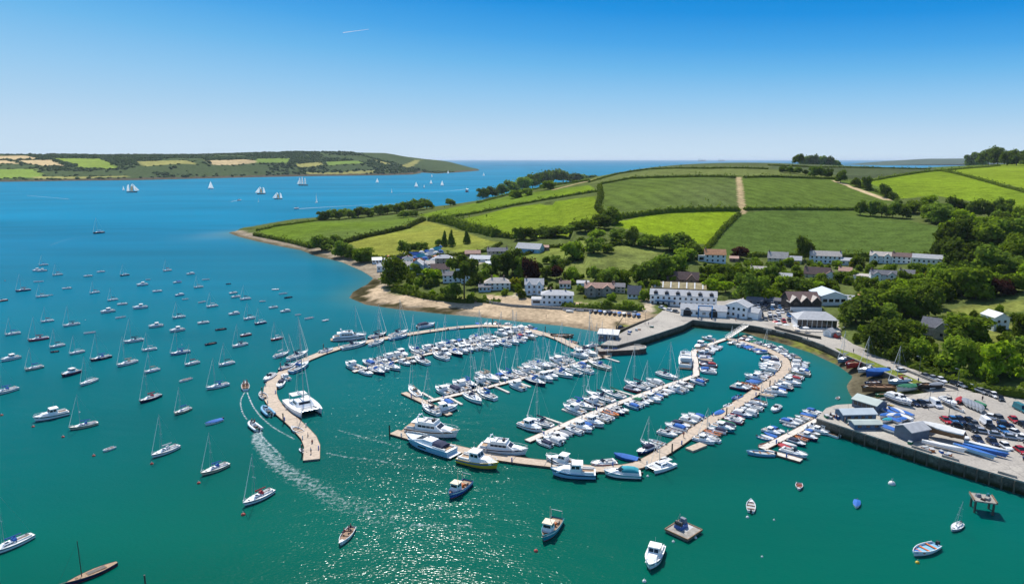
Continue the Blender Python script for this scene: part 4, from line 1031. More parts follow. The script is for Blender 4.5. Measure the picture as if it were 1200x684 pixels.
def mk_sportyacht():
    L, B, fb = 14.0, 4.0, 1.5; r_ = proto('sportyacht', 'motor_yacht', L)
    hull_parts(r_, L, B, fb, .3, .9, 2.6, hull='paleblue', boot='navy'); zd = fb
    c = MB(); c.taper(-2.6, 5.0, -1.6, 1.6, zd, zd + .95, .5, 4.6, .45); ca = c.build('coupe_roof', 'gelcoat', r_)
    box_windows(ca, -1.6, .9, 1.45, zd + .25, zd + .7, 2, .2)
    w_ = MB(); w_.add([(2.9, -1.1, zd + .48), (2.9, 1.1, zd + .48), (.9, 1.0, zd + .92), (.9, -1.0, zd + .92)], [(0, 1, 2, 3)]); w_.build('windscreen', 'glass', ca)
    cv = MB(); cv.loft([[(x, 1.5 * math.cos(t), zd + .2 + hh * math.sin(t)) for t in [math.pi * i / 8 for i in range(9)]] for x, hh in ((-5.2, .6), (-4.0, 1.0), (-2.4, .85))]); cv.build('cockpit_canopy', 'covernavy', r_)
    well(r_, -6.2, -2.6, 3.2, zd, 'teak', .3)
    p = MB(); p.box(-8.0, -6.95, -1.8, 1.8, .35, .5); p.build('swim_platform', 'gelcoat', r_)
    for s in (1, -1):
        h = MB(); h.box(-1.0, 1.4, s * 1.99 - .02, s * 1.99 + .02, .75, 1.05); h.build('hull_window', 'glass', r_)
    rail(r_, [(2.0, 1.75, 1.6), (4.5, 1.2, 1.75), (6.7, 0, 1.85), (4.5, -1.2, 1.75), (2.0, -1.75, 1.6)], .6)
mk_sportyacht()
# open boats
def thwarts(r_, xs, w_, z, m='wood'):
    for x in xs:
        b = MB(); b.box(x - .14, x + .14, -w_ / 2, w_ / 2, z, z + .06); b.build('thwart', m, r_)
def mk_open(key, name, L, B, fb, motor, deck='greydeck'):
    r_ = proto(key, name, L); hull_parts(r_, L, B, fb, .45, .75, 2.0, deck=deck, deck_drop=.32 * fb + .1, boot=None)
    thwarts(r_, (-.28 * L, 0, .22 * L), B * .86, fb * .78)
    if motor: outboard(r_, -L / 2, 0, fb * .6)
    b = MB(); b.taper(L * .28, L * .44, -B * .2, B * .2, fb * 1.0, fb * 1.18, 0, L * .1, B * .1); b.build('fore_deck', 'deckwhite', r_)
mk_open('open', 'open_boat', 5.2, 1.9, .55, True); mk_open('dinghy', 'dinghy', 3.2, 1.4, .4, False)
mk_open('launch', 'open_boat', 6.2, 2.0, .6, False, 'wood')
def mk_cover():
    L, B, fb = 5.2, 2.0, .55; r_ = proto('covered', 'covered_boat', L); hull_parts(r_, L, B, fb, .4, .8, 2.1, boot=None)
    secs = []
    for t in (0.0, .06, .2, .42, .6, .78, .92, .985):
        b_ = hb(t, B, .8, 2.1) * 1.03 + .02; z = fb * (1 + .4 * t * t); x = -L / 2 + L * t; hh = .42 * math.sin(math.pi * min(max(t, .05), .95)) ** .5
        secs.append([(x, b_, z - .12), (x, b_, z + .03), (x, b_ * .5, z + hh * .65), (x, 0, z + hh), (x, -b_ * .5, z + hh * .65), (x, -b_, z + .03), (x, -b_, z - .12)])
    c = MB(); c.loft(secs); c.build('boat_cover', 'coverblue', r_); outboard(r_, -L / 2 - .02, 0, .35)
mk_cover()
def mk_rib():
    L, B = 6.0, 2.3; r_ = proto('rib', 'rigid_inflatable', L)
    pts = [(-3, .85, .55), (-1, .9, .55), (1, .85, .6), (2.2, .55, .72), (2.9, 0, .85), (2.2, -.55, .72), (1, -.85, .6), (-1, -.9, .55), (-3, -.85, .55)]
    b = MB(); b.tube(smooth_line(pts, 1), .27, 8); b.build('inflatable_tube', 'greyrubber', r_, True)
    h = MB(); h.loft([[(-2.9, .75, .4), (-2.9, .3, -.25), (-2.9, -.3, -.25), (-2.9, -.75, .4)], [(1, .7, .45), (1, .25, -.25), (1, -.25, -.25), (1, -.7, .45)], [(2.6, .08, .6), (2.5, .03, .2), (2.5, -.03, .2), (2.6, -.08, .6)]]); h.build('hull', 'gelcoat', r_)
    c = MB(); c.taper(-.3, .4, -.4, .4, .42, 1.2, .05, .25, .08); co = c.build('console', 'gelcoat', r_)
    w_ = MB(); w_.add([(.2, -.34, 1.2), (.2, .34, 1.2), (.05, .3, 1.55), (.05, -.3, 1.55)], [(0, 1, 2, 3)]); w_.build('windscreen', 'glass', co)
    s = MB(); s.box(-1.6, -.7, -.3, .3, .42, .85); s.build('seat', 'black', r_); outboard(r_, -2.9, 0, .5)
mk_rib()
# fishing boat with wheelhouse forward
def mk_fish(key='fishing'):
    L, B, fb = 8.6, 3.1, 1.05; r_ = proto(key, 'fishing_boat', L); hull_parts(r_, L, B, fb, .55, .85, 2.3, hull='blue', deck='wood', deck_drop=.35, stripe='gelcoat', boot='coverred')
    c = MB(); c.taper(.3, 2.3, -.95, .95, fb - .2, fb + 1.75, .05, .3, .08); ca = c.build('wheelhouse', 'gelcoat', r_)
    t = MB(); t.box(.1, 2.2, -1.05, 1.05, fb + 1.76, fb + 1.86); t.build('roof', 'cream', ca)
    box_windows(ca, .55, 1.9, .89, fb + 1.0, fb + 1.5, 2, .03)
    w_ = MB(); w_.add([(2.17, -.75, fb + 1.0), (2.17, .75, fb + 1.0), (2.07, .75, fb + 1.5), (2.07, -.75, fb + 1.5)], [(0, 1, 2, 3)]); w_.build('windscreen', 'glass', ca)
    m = MB(); m.tube([(.4, 0, fb + 1.8), (.4, 0, fb + 4.6)], .06, 5); m.build('mast', 'cream', r_)
    g = MB(); g.tube([(-3.4, 1.2, fb), (-3.5, 1.1, fb + 1.9), (-3.5, -1.1, fb + 1.9), (-3.4, -1.2, fb)], .07, 5); g.build('gantry', 'alu', r_)
    w2 = MB(); w2.box(-1.6, -.8, -.5, .5, fb - .3, fb + .35); w2.tube([(-1.2, -.75, fb + .3), (-1.2, .75, fb + .3)], .22, 8); w2.build('winch', 'orange', r_)
    e = MB(); e.taper(-2.9, -1.9, -.9, .9, fb - .3, fb + .2, .05, .05, .05); e.build('engine_box', 'covertan', r_)
mk_fish()
def mk_cat():
    L = 12.0; r_ = proto('cat', 'catamaran', L)
    for y in (2.3, -2.3): hull_parts(r_, L, 1.7, 1.25, .25, .8, 2.2, y0=y, stripe=None)
    b = MB(); b.box(-4.9, 2.2, -1.75, 1.75, .75, 1.32); b.build('bridge_deck', 'gelcoat', r_)
    t = MB(); t.box(2.2, 4.6, -1.6, 1.6, 1.15, 1.2); t.build('trampoline', 'greydeck', r_)
    x = MB(); x.tube([(4.7, -2.3, 1.35), (4.7, 2.3, 1.35)], .12, 6); x.build('cross_beam', 'alu', r_)
    c = MB(); c.taper(-2.2, 2.0, -2.0, 2.0, 1.32, 2.4, .2, 1.2, .35); ca = c.build('saloon', 'gelcoat', r_)
    box_windows(ca, -1.7, .7, 1.86, 1.7, 2.1, 3, .12)
    w_ = MB(); w_.add([(1.52, -1.4, 1.75), (1.52, 1.4, 1.75), (.98, 1.35, 2.25), (.98, -1.35, 2.25)], [(0, 1, 2, 3)]); w_.build('windscreen', 'glass', ca)
    w_ = MB(); w_.box(-4.6, -2.0, -1.8, 1.8, 2.9, 3.0)
    for y in (1.7, -1.7): w_.tube([(-4.4, y, 1.3), (-4.4, y, 2.95)], .06, 5)
    w_.build('bimini', 'coverwhite', r_)
    mast_set(r_, .6, 2.3, 17.0, 4.6, 'coverwhite', 'alu', True, L, 1.4, .11)
mk_cat()
def mk_gig():
    L, B = 9.8, 1.5; r_ = proto('gig', 'rowing_gig', L); hull_parts(r_, L, B, .55, .3, .3, 2.0, hull='paleblue', boot=None)
    c = MB(); secs = []
    for t in (.02, .1, .25, .42, .6, .78, .9, .98):
        b_ = hb(t, B, .3, 2.0) + .03; x = -L / 2 + L * t; z = .55 * (1 + .3 * t * t)
        secs.append([(x, b_, z - .1), (x, b_ * .9, z + .05), (x, 0, z + .16), (x, -b_ * .9, z + .05), (x, -b_, z - .1)])
    c.loft(secs); c.build('boat_cover', 'coverblue', r_)
mk_gig()
def mk_classic():
    L, B, fb = 13.0, 3.3, .9; r_ = proto('classic', 'classic_sailing_boat', L); hull_parts(r_, L, B, fb, .35, .35, 1.9, hull='navy', deck='teak', boot='coverred', over=.04)
    w_ = MB(); w_.box(-3.6, 1.2, -.85, .85, fb, fb + .18); w_.build('coaming', 'wood', r_); f = MB(); f.box(-3.4, 1.0, -.7, .7, fb + .12, fb + .2); f.build('cockpit_floor', 'darkpole', r_)
    m = MB(); m.tube([(2.4, 0, fb), (2.4, 0, 11.5)], .13, 7, .09); m.build('mast', 'darkpole', r_)
    b = MB(); b.tube([(6.2, 0, 1.25), (8.2, 0, 1.5)], .08, 6); b.build('bowsprit', 'wood', r_)
    h = MB(); h.box(3.4, 4.0, -.3, .3, fb + .1, fb + .3); h.build('hatch', 'wood', r_)
    g = MB(); g.tube([(8.1, 0, 1.5), (2.45, 0, 11.2)], .02, 3)
    for s in (1, -1): g.tube([(2.0, s * 1.6, 1.0), (2.4, 0, 10.8)], .02, 3)
    g.build('rigging', 'darkpole', r_)
mk_classic()
def sail(root, name, pts, m='sail', bulge=.25, thick=.03):
    """a curved sail from three or four corners"""
    P_ = [Vector(p) for p in pts]; n = 6; b = MB(); rows = []
    for i in range(n + 1):
        u = i / n
        a = P_[0].lerp(P_[-1], u); c = P_[1].lerp(P_[-2] if len(P_) == 4 else P_[-1], u)
        rows.append([tuple(a.lerp(c, v) + Vector((0, bulge * math.sin(math.pi * v) * math.sin(math.pi * (.15 + .8 * u)), 0))) for v in [k / 5 for k in range(6)]])
    b.loft(rows, caps=False); b.loft([[(x, y + thick, z) for x, y, z in r_] for r_ in rows], caps=False); b.build(name, m, root)
def mk_sailing():
    L = 9.0; r_ = proto('sailing', 'sailing_yacht', L); hull_parts(r_, L, 2.8, .9, .3, .6, 2.0)
    m = MB(); m.tube([(.8, 0, .9), (.8, 0, 12.5)], .09, 6); m.build('mast', 'alu', r_)
    c = MB(); c.taper(-.8, 1.8, -.8, .8, .9, 1.35, .1, .7, .1); c.build('coachroof', 'gelcoat', r_)
    sail(r_, 'mainsail', [(-3.6, 0, 1.9), (.75, 0, 1.9), (.75, 0, 12.3)], 'sail', .5); sail(r_, 'jib', [(.1, .2, 1.6), (4.3, 0, 1.3), (.9, 0, 11)], 'sail', .5)
    ship = proto('schooner', 'tall_ship', 26.0); L = 26.0; hull_parts(ship, L, 6, 2.0, .4, .5, 2.0, hull='black', deck='wood')
    for x, H in ((-6, 22), (2.5, 24)):
        m = MB(); m.tube([(x, 0, 2), (x, 0, H)], .22, 6, .1); m.build('mast', 'darkpole', ship)
        sail(ship, 'gaff_sail', [(x - 7, 0, 4), (x - .3, 0, 4), (x - .3, 0, 15), (x - 4.5, 0, 18)], 'sailtan' if x > 0 else 'sail', .8)
        sail(ship, 'topsail', [(x - 4.4, 0, 18.3), (x - .3, 0, 15.6), (x - .2, 0, H - .5)], 'sail', .5)
    b = MB(); b.tube([(12, 0, 2.9), (18, 0, 4.5)], .16, 6); b.build('bowsprit', 'darkpole', ship)
    sail(ship, 'jib', [(5, 0, 5), (13, 0, 4), (2.8, 0, 19)], 'sail', .7); sail(ship, 'outer_jib', [(9, 0, 6), (17.5, 0, 4.8), (3, 0, 23)], 'sail', .7)
    sh = proto('squarerig', 'tall_ship', 30.0); L = 30.0; hull_parts(sh, L, 6.5, 2.2, .4, .5, 2.0, hull='black', deck='wood')
    for x, H in ((-8, 22), (1, 25), (9, 23)):
        m = MB(); m.tube([(x, 0, 2), (x, 0, H)], .22, 6, .1); m.build('mast', 'darkpole', sh)
        for z0, z1, w0, w1 in ((4.5, 10.5, 4.6, 4.2), (11, 16.5, 4.1, 3.3), (17, H - 1.5, 3.2, 2.2)):
            b = MB(); b.loft([[(x + .4, -w0, z0), (x + 1.3, 0, z0 + .3), (x + .4, w0, z0)], [(x + .3, -w1, z1), (x + .8, 0, z1), (x + .3, w1, z1)]], caps=False)
            b.loft([[(x + .35, -w0, z0), (x + 1.25, 0, z0 + .3), (x + .35, w0, z0)], [(x + .25, -w1, z1), (x + .75, 0, z1), (x + .25, w1, z1)]], caps=False); b.build('square_sail', 'sail', sh)
    sail(sh, 'jib', [(11, 0, 5), (18, 0, 4.5), (9.5, 0, 20)], 'sail', .7)
    b = MB(); b.tube([(14, 0, 3.1), (19, 0, 4.8)], .16, 6); b.build('bowsprit', 'darkpole', sh)
mk_sailing()
def mk_ship():
    L = 120.0; r_ = proto('cargo', 'cargo_ship', L); hull_parts(r_, L, 20, 11, .15, .85, 3.5, hull='slatewall', deck='rust', boot=None)
    b = MB(); b.box(-52, -36, -8, 8, 11, 30); b.box(-48, -40, -3, 3, 30, 38); br = b.build('bridge', 'render', r_); w_ = MB(); w_.box(-35.95, -35.8, -7, 7, 25, 28); w_.build('window', 'glass', br)
    for x in (-18, 5, 28): c = MB(); c.box(x - 1, x + 1, -1, 1, 11, 27); c.tube([(x, 0, 26), (x + 14, 0, 22)], .7, 5); c.build('deck_crane', 'rust', r_)
mk_ship()

HULL_DESC = {'gelcoat': 'white', 'navy': 'navy', 'blue': 'blue', 'cream': 'cream', 'red': 'red', 'wood': 'wooden', 'green': 'green', 'paleblue': 'pale blue', 'teal': 'teal', 'black': 'black', 'greyrubber': 'grey', 'coverred': 'red', 'orange': 'orange', 'yellow': 'yellow', 'rust': 'rusty'}
COV_DESC = {'coverblue': 'blue', 'covernavy': 'navy', 'coverwhite': 'white', 'covertan': 'tan', 'coverred': 'red', 'covergreen': 'green', 'covergrey': 'grey', 'coverteal': 'teal'}
KIND_DESC = {'sloop': 'sailing yacht', 'bigsloop': 'large sailing yacht', 'smallsloop': 'small sailing yacht', 'cruiser': 'motor cruiser', 'sport': 'open motorboat', 'canopy': 'motorboat', 'fly': 'flybridge yacht', 'sportyacht': 'sports yacht', 'open': 'open boat', 'dinghy': 'dinghy', 'launch': 'slim open boat',
             'covered': 'small boat', 'rib': 'inflatable', 'fishing': 'fishing boat', 'cat': 'catamaran', 'gig': 'rowing gig'}
CATS = {'sloop': 'yacht', 'bigsloop': 'yacht', 'smallsloop': 'yacht', 'cruiser': 'motorboat', 'sport': 'motorboat', 'canopy': 'motorboat', 'fly': 'motor yacht', 'sportyacht': 'motor yacht', 'open': 'boat', 'dinghy': 'dinghy', 'launch': 'boat', 'covered': 'boat', 'rib': 'dinghy', 'fishing': 'fishing boat', 'cat': 'catamaran', 'gig': 'rowing boat', 'classic': 'sailing boat',
        'sailing': 'yacht', 'schooner': 'tall ship', 'squarerig': 'tall ship', 'cargo': 'ship'}
rb = random.Random(2024)
def boat(kind, x, y, rz, L, hull=None, cover=None, zone='', group='', label=None, z=0.0, drop=(), stripe=None, heel=0.0, deck=None):
    root, L0 = BOATS[kind]; paint = {}
    if hull: paint['hull'] = hull; paint['gunwale'] = hull
    if kind == 'rib' and hull: paint = {'inflatable_tube': hull}
    if stripe: paint['stripe'] = stripe
    if deck: paint['deck'] = deck
    if cover:
        for k in ('sail_cover', 'spray_hood', 'canopy', 'boat_cover', 'cockpit_canopy'): paint[k] = cover
    o = dup(root, (x, y, z), rz, L / L0, paint, drop)
    if heel: o.rotation_euler = (heel, 0, rz)
    hd = HULL_DESC.get(hull or 'gelcoat', 'white')
    if kind == 'rib': hd = HULL_DESC.get(hull or 'greyrubber', 'grey')
    d = f"{hd} {KIND_DESC.get(kind, 'boat')}"
    if cover and kind in ('sloop', 'bigsloop', 'smallsloop', 'canopy', 'covered', 'gig', 'cat'):
        d += f" with {COV_DESC[cover]} cover"
    elif 'sail_cover' in drop and 'sloop' in kind: d += " without cover"
    if label: tag(o, label, CATS[kind], group or None)
    else: pend(o, d, zone, CATS[kind], group, topx((x, y, z))[0])
    return o
def boat2(kind, stern, bow, hull=None, cover=None, zone='', group='', label=None, z=0.0, drop=(), k=1.0, L=None, **kw):
    a, b = G2(*stern, z + .6), G2(*bow, z + .6); Lx = L or math.dist(a, b) * k
    return boat(kind, (a[0] + b[0]) / 2, (a[1] + b[1]) / 2, math.atan2(b[1] - a[1], b[0] - a[0]), Lx, hull, cover, zone, group, label, z, drop, **kw)
# ================================================================== PONTOONS
PZ = .55
def ribbon(pts, wd, z0, z1):
    b = MB(); n = len(pts); L_, R_s = [], []
    for i, p in enumerate(pts):
        a, c = pts[max(i - 1, 0)], pts[min(i + 1, n - 1)]; t = np.array((c[0] - a[0], c[1] - a[1])); t /= np.linalg.norm(t)
        L_.append((p[0] - t[1] * wd / 2, p[1] + t[0] * wd / 2)); R_s.append((p[0] + t[1] * wd / 2, p[1] - t[0] * wd / 2))
    b.loft([[(l[0], l[1], z0), (l[0], l[1], z1), (r_[0], r_[1], z1), (r_[0], r_[1], z0)] for l, r_ in zip(L_, R_s)], close=True); return b
def pontoon(px, wd, label, deck='plankpale', fingers=(), flen=7.0, piles=(), smooth=1):
    W = [G2(*p, PZ) for p in px]; W = smooth_line(W, smooth) if smooth else W
    root = empty('pontoon', (W[0][0], W[0][1], 0)); o = np.array(W[0]); Wl = [tuple(np.array(p) - o) for p in W]
    tag(root, label, 'pontoon', 'floating pontoons of the marina')
    ribbon(Wl, wd, PZ - .14, PZ).build('deck', deck, root)
    ribbon(Wl, wd - .25, -.35, PZ - .14).build('float', 'floatgrey', root)
    # edge timbers
    for s in (1, -1):
        off = []
        for i, p in enumerate(Wl):
            a, c = Wl[max(i - 1, 0)], Wl[min(i + 1, len(Wl) - 1)]; t = np.array((c[0] - a[0], c[1] - a[1])); t /= np.linalg.norm(t); off.append((p[0] - t[1] * s * (wd / 2 + .06), p[1] + t[0] * s * (wd / 2 + .06)))
        ribbon(off, .12, PZ - .2, PZ + .05).build('edge_timber', 'wood', root)
    D = dense(Wl, .5); S_ = np.cumsum([0] + [math.dist(a, b) for a, b in zip(D, D[1:])])
    for s, side, l in fingers:
        i = min(int(np.searchsorted(S_, s)), len(D) - 2); t = np.array(D[i + 1]) - np.array(D[i]); t /= np.linalg.norm(t); n_v = np.array((-t[1], t[0])) * side
        a = np.array(D[i]) + n_v * (wd / 2 + .13); c = a + n_v * l
        ribbon([tuple(a), tuple(c)], .9, -.2, PZ - .02).build('finger', 'plankpale', root)
    for s, side in piles:
        i = min(int(np.searchsorted(S_, s)), len(D) - 2); t = np.array(D[i + 1]) - np.array(D[i]); t /= np.linalg.norm(t); n_v = np.array((-t[1], t[0])) * side
        q = np.array(D[i]) + n_v * (wd / 2 + .45); m = MB(); m.tube([(q[0], q[1], -3), (q[0], q[1], 3.4)], .2, 8); m.build('pile', 'darkpole', root)
    for j, s in enumerate(np.arange(6, S_[-1] - 2, 9.0)):
        i = min(int(np.searchsorted(S_, s)), len(D) - 2); t = np.array(D[i + 1]) - np.array(D[i]); t /= np.linalg.norm(t); n_v = np.array((-t[1], t[0])); c = np.array(D[i]); a_ = math.atan2(t[1], t[0])
        m = MB(); m.box(-.09, .09, -wd / 2 + .02, wd / 2 - .02, PZ, PZ + .012, a_, (c[0], c[1], 0)); m.build('joint', 'floatgrey', root)
        q = c + n_v * (wd / 2 - .3) * (1 if j % 2 else -1); m = MB(); m.box(-.14, .14, -.14, .14, PZ, PZ + 1.1, a_, (q[0], q[1], 0)); m.build('service_post', 'coverwhite' if j % 3 else 'coverblue', root)
    return [tuple(np.array(d) + o) for d in D], S_
def along(line, s):
    D, S_ = line; i = min(max(int(np.searchsorted(S_, s)), 1), len(D) - 1); a, b = np.array(D[i - 1]), np.array(D[i]); t = b - a; t /= np.linalg.norm(t); return b, t
def s_at(line, px, py):
    q = np.array(G2(px, py, PZ)); D, S_ = line; k = int(np.argmin([math.dist(q, d) for d in D])); return float(S_[k])
fing = lambda s0, s1, st, side, l: [(s, side, l) for s in np.arange(s0, s1, st)]
pl = lambda s1, st: [(s, sd) for s in np.arange(4, s1, st) for sd in (1,)]
P1 = pontoon([(365, 538), (366, 517), (350, 499), (326, 479), (316, 465), (317, 450), (329, 438), (351, 424), (386, 410), (421, 402), (456, 395), (492, 389), (532, 383.5), (577, 380.5), (615, 385), (650, 394), (672, 405), (690, 412), (712, 418)], 4.2, 'curved outer breakwater pontoon with tan deck on the seaward side', 'plank', piles=pl(230, 28))
P2 = pontoon([(414, 435), (440, 428.5), (470, 421), (510, 412.5), (555, 403.5), (595, 395), (624, 389)], 2.0, 'short inner pontoon furthest from camera, lined with small yachts', fingers=fing(4, 100, 8.5, -1, 6) + fing(6, 100, 8.5, 1, 6))
P3 = pontoon([(500, 470), (537, 461.5), (572, 453), (602, 445.5), (634, 437), (668, 427.5), (708, 417)], 2.0, 'middle inner pontoon with crossing fingers, lined with larger yachts', fingers=fing(8, 90, 9.5, -1, 8) + fing(3, 90, 9.5, 1, 8))
P3H = pontoon([(473, 459.5), (500, 472), (527, 485.5)], 2.2, 'short cross pontoon at the seaward end of middle inner pontoon', 'plank', smooth=0)
P4 = pontoon([(618, 516), (650, 502.5), (682, 488.5), (715, 475.5), (745, 464.5), (778, 452.5), (802, 444.5), (816, 439), (815, 425), (813, 411), (832, 403), (851, 396.5)], 2.2, 'long inner pontoon packed with small motorboats, bending back to the gangway', fingers=fing(8, 80, 9, 1, 8), smooth=0)
P5 = pontoon([(852, 396.5), (872, 400.5), (890, 406), (908, 413.5), (920, 421), (922, 432), (908, 444), (894, 453), (878, 464), (858, 477), (836, 490), (810, 507), (786, 524), (762, 538), (742, 547), (700, 549.5), (650, 543.5), (600, 538), (558, 530.5), (518, 521), (488, 513), (461, 505.5)], 3.6, 'long curved pontoon from the gangway round to the wide front berths', 'plank', fingers=fing(4, 60, 7, 1, 5) + fing(4, 60, 7, -1, 5), piles=pl(330, 36))
P7 = pontoon([(893, 525), (910, 516.5), (930, 506.5), (952, 495), (974, 483)], 2.2, 'straight pontoon running out from the end of the car park quay', smooth=0)
P7F = pontoon([(896, 527), (916, 532.5), (939, 539)], 2.2, 'short side pontoon with a red boat at the tip of quay pontoon', smooth=0)
FLOATP = MB(); p = G2(816, 523.5, .4); FLOATP.box(-3.2, 3.2, -1.3, 1.3, -.2, .6); o = FLOATP.build('work_float', 'plank'); o.location = (p[0], p[1], 0); o.rotation_euler = (0, 0, math.radians(38)); tag(o, 'small tan work float beside the wide front pontoon', 'float')
# gangway bridge
def gangway(a, b, za, zb, wd, label):
    A, B = Vector((*a, za)), Vector((*b, zb)); L = (B - A).length; root = empty('gangway', A); root.rotation_euler = (0, -math.asin((zb - za) / L), math.atan2(b[1] - a[1], b[0] - a[0]))
    d = MB(); d.box(0, L, -wd / 2, wd / 2, -.1, .05); d.build('deck', 'plankpale', root)
    for s in (1, -1):
        r_ = MB(); r_.tube([(0, s * wd / 2, 1.0), (L, s * wd / 2, 1.0)], .06, 5)
        for k in range(9): r_.tube([(L * k / 8, s * wd / 2, 0), (L * k / 8, s * wd / 2, 1.0)], .04, 4)
        for k in range(8): r_.tube([(L * k / 8, s * wd / 2, 0), (L * (k + 1) / 8, s * wd / 2, 1.0)], .035, 4)
        r_.build('railing', 'alu', root)
    return tag(root, label, 'gangway')
gangway(G2(852, 396, .6), G2(875, 381.5, QZ), .65, QZ + .05, 2.2, 'sloping footbridge from the waterfront wall down to marina pontoons')

# ================================================================== BOATS IN THE MARINA
SIDE = {}
MOT = [('sport', 3), ('canopy', 4), ('open', 1.5), ('covered', 3), ('rib', 1.2), ('cruiser', 2), ('smallsloop', .6)]
YAC = [('sloop', 5), ('bigsloop', 1.6), ('smallsloop', 1.2), ('cruiser', 2.6), ('canopy', 1.6)]
MIX = [('sloop', 2.5), ('cruiser', 3), ('canopy', 3), ('sport', 2), ('smallsloop', 1)]
HULLS = [('gelcoat', 13), ('navy', 1.4), ('cream', 1), ('paleblue', .8), ('red', .35), ('wood', .25), ('teal', .25)]
COVS = [('coverblue', 7), ('covernavy', 3.5), ('coverwhite', 4), ('covertan', 1.2), ('coverred', .8), ('covergreen', .5), ('covergrey', 1.5), ('coverteal', .6)]
wch = lambda t: rb.choices([x[0] for x in t], [x[1] for x in t])[0]
LEN = {'sport': (5.6, 6.8), 'canopy': (5.8, 7.2), 'open': (4.6, 5.4), 'covered': (4.6, 5.8), 'rib': (4.8, 6.2), 'cruiser': (6.6, 8.2), 'smallsloop': (6.2, 7.4), 'sloop': (8.6, 10.2), 'bigsloop': (10.5, 12)}
def fill(line, s0, s1, side, gap, table, prob, zone, wd, group, big=1.0, bow_in=.5, skip=()):
    s = s0
    while s < s1:
        k = wch(table); lo, hi = LEN[k]; L = (lo + (hi - lo) * rb.random()) * big
        beam = L * .36; s += beam / 2
        if rb.random() < prob and not any(a <= s <= b for a, b in skip):
            p, t = along(line, s); n_v = np.array((-t[1], t[0])) * side; q = p + n_v * (wd / 2 + .35 + L / 2)
            inn = rb.random() < bow_in; h = math.atan2(n_v[1], n_v[0]) + (math.pi if inn else 0) + rb.gauss(0, .035)
            cov = wch(COVS); drop = ()
            if 'sloop' in k and rb.random() < .25: drop = ('sail_cover',); cov = None
            if k in ('sport', 'open', 'rib', 'cruiser'): cov = None
            boat(k, q[0], q[1], h, L, wch(HULLS) if k != 'rib' else rb.choice([None, 'navy', 'orange', 'black']), cov, zone, group, drop=drop, stripe=rb.choice(['navy', 'navy', 'blue', 'red', 'teal', 'black']) if k in ('sloop', 'cruiser', 'sport', 'canopy', 'smallsloop', 'bigsloop') else None)
        s += beam / 2 + gap * (.6 + .8 * rb.random())
gB = 'boats on the marina pontoons'
fill(P2, 1, s_at(P2, 620, 390), 1, .5, MIX, .90, 'far side of furthest pontoon', 2.0, gB, 1.15)
fill(P2, 1, s_at(P2, 612, 392), -1, .5, MIX, .90, 'near side of furthest pontoon', 2.0, gB, 1.12)
fill(P3, 3, s_at(P3, 700, 419), 1, .9, YAC, .9, 'far side of middle pontoon', 2.0, gB, 1.18)
fill(P3, 3, s_at(P3, 690, 422), -1, 1.1, YAC, .82, 'near side of middle pontoon', 2.0, gB, 1.15)
fill(P4, 2, s_at(P4, 806, 443), 1, 1.3, YAC, .72, 'far side of third pontoon', 2.2, gB, 1.12)
fill(P4, 1, s_at(P4, 812, 441), -1, .35, MOT, .97, 'near side of third pontoon', 2.2, gB, 1.0)
fill(P4, s_at(P4, 816, 436), s_at(P4, 830, 404), -1, .35, MOT, .96, 'right side of pontoon bend', 2.2, gB, .95)
fill(P4, s_at(P4, 836, 401.5), s_at(P4, 846, 398.5), 1, .5, MOT, .7, 'pontoon near the gangway', 2.2, gB, .85)
fill(P5, 4, s_at(P5, 919, 420), 1, .35, MOT, .95, 'shore side of curved right pontoon', 3.3, gB, .88)
fill(P5, 4, s_at(P5, 905, 412), -1, .35, MOT, .95, 'inner side of curved right pontoon', 3.3, gB, .88)
fill(P5, s_at(P5, 915, 417), s_at(P5, 884, 460), -1, .35, MOT, .96, 'inner bend of right pontoon', 3.3, gB, 1.0)
fill(P5, s_at(P5, 921, 423), s_at(P5, 884, 460), 1, .35, MOT, .97, 'outer bend of right pontoon', 3.3, gB, 1.0)
fill(P5, s_at(P5, 880, 463), s_at(P5, 806, 510), 1, .35, MOT, .97, 'outer side of wide front pontoon', 3.3, gB, .98)
fill(P5, s_at(P5, 836, 490), s_at(P5, 782, 527), -1, .5, MOT, .95, 'inner side of wide front pontoon', 3.3, gB, 1.0)
fill(P7, 6, s_at(P7, 968, 487), 1, .35, MOT, .95, 'far side of quay pontoon', 2.2, gB, .85)
fill(P7, 8, s_at(P7, 950, 496), -1, .35, MOT, .92, 'near side of quay pontoon', 2.2, gB, .8)
# picked out one by one
gF = 'large boats on the front pontoon'
boat2('fly', (478, 502), (538, 511), 'gelcoat', label='white flybridge trawler yacht with long pale roof, on the inner side of front pontoon', group=gF, k=1.0, stripe='wood', deck='teak')
boat2('sportyacht', (530, 532), (476, 514), 'paleblue', label='sleek pale blue sports yacht with dark canopy at the front pontoon tip', group=gF)
boat2('fly', (562, 524), (619, 531), 'gelcoat', 'covernavy', label='white motor yacht with navy boot stripe alone on inner side of front pontoon', group=gF, stripe='navy')
boat2('cruiser', (542, 538), (581, 547), 'yellow', label='yellow hulled cruiser with orange gear outside the front pontoon', group=gF, stripe='blue', L=12.0)
boat2('cruiser', (676, 546), (640, 537), 'gelcoat', label='white cruiser behind the blue canopied cruiser on front pontoon', group=gF, L=9.5)
boat2('cruiser', (695, 556), (648, 554), 'paleblue', label='pale blue cruiser with tall blue wheelhouse outside the front pontoon', group=gF, L=11.5)
boat2('sport', (722, 541), (692, 544), 'gelcoat', label='low white speedboat on inner side of front pontoon', group=gF, stripe='red')
boat2('covered', (743, 537), (724, 533), 'blue', 'coverblue', label='blue covered boat behind the teal topped cruiser', group=gF, L=7)
boat2('canopy', (748, 556), (710, 554), 'gelcoat', 'coverteal', label='white cruiser with bright teal canopy outside the front pontoon', group=gF, stripe='teal', L=9.5)
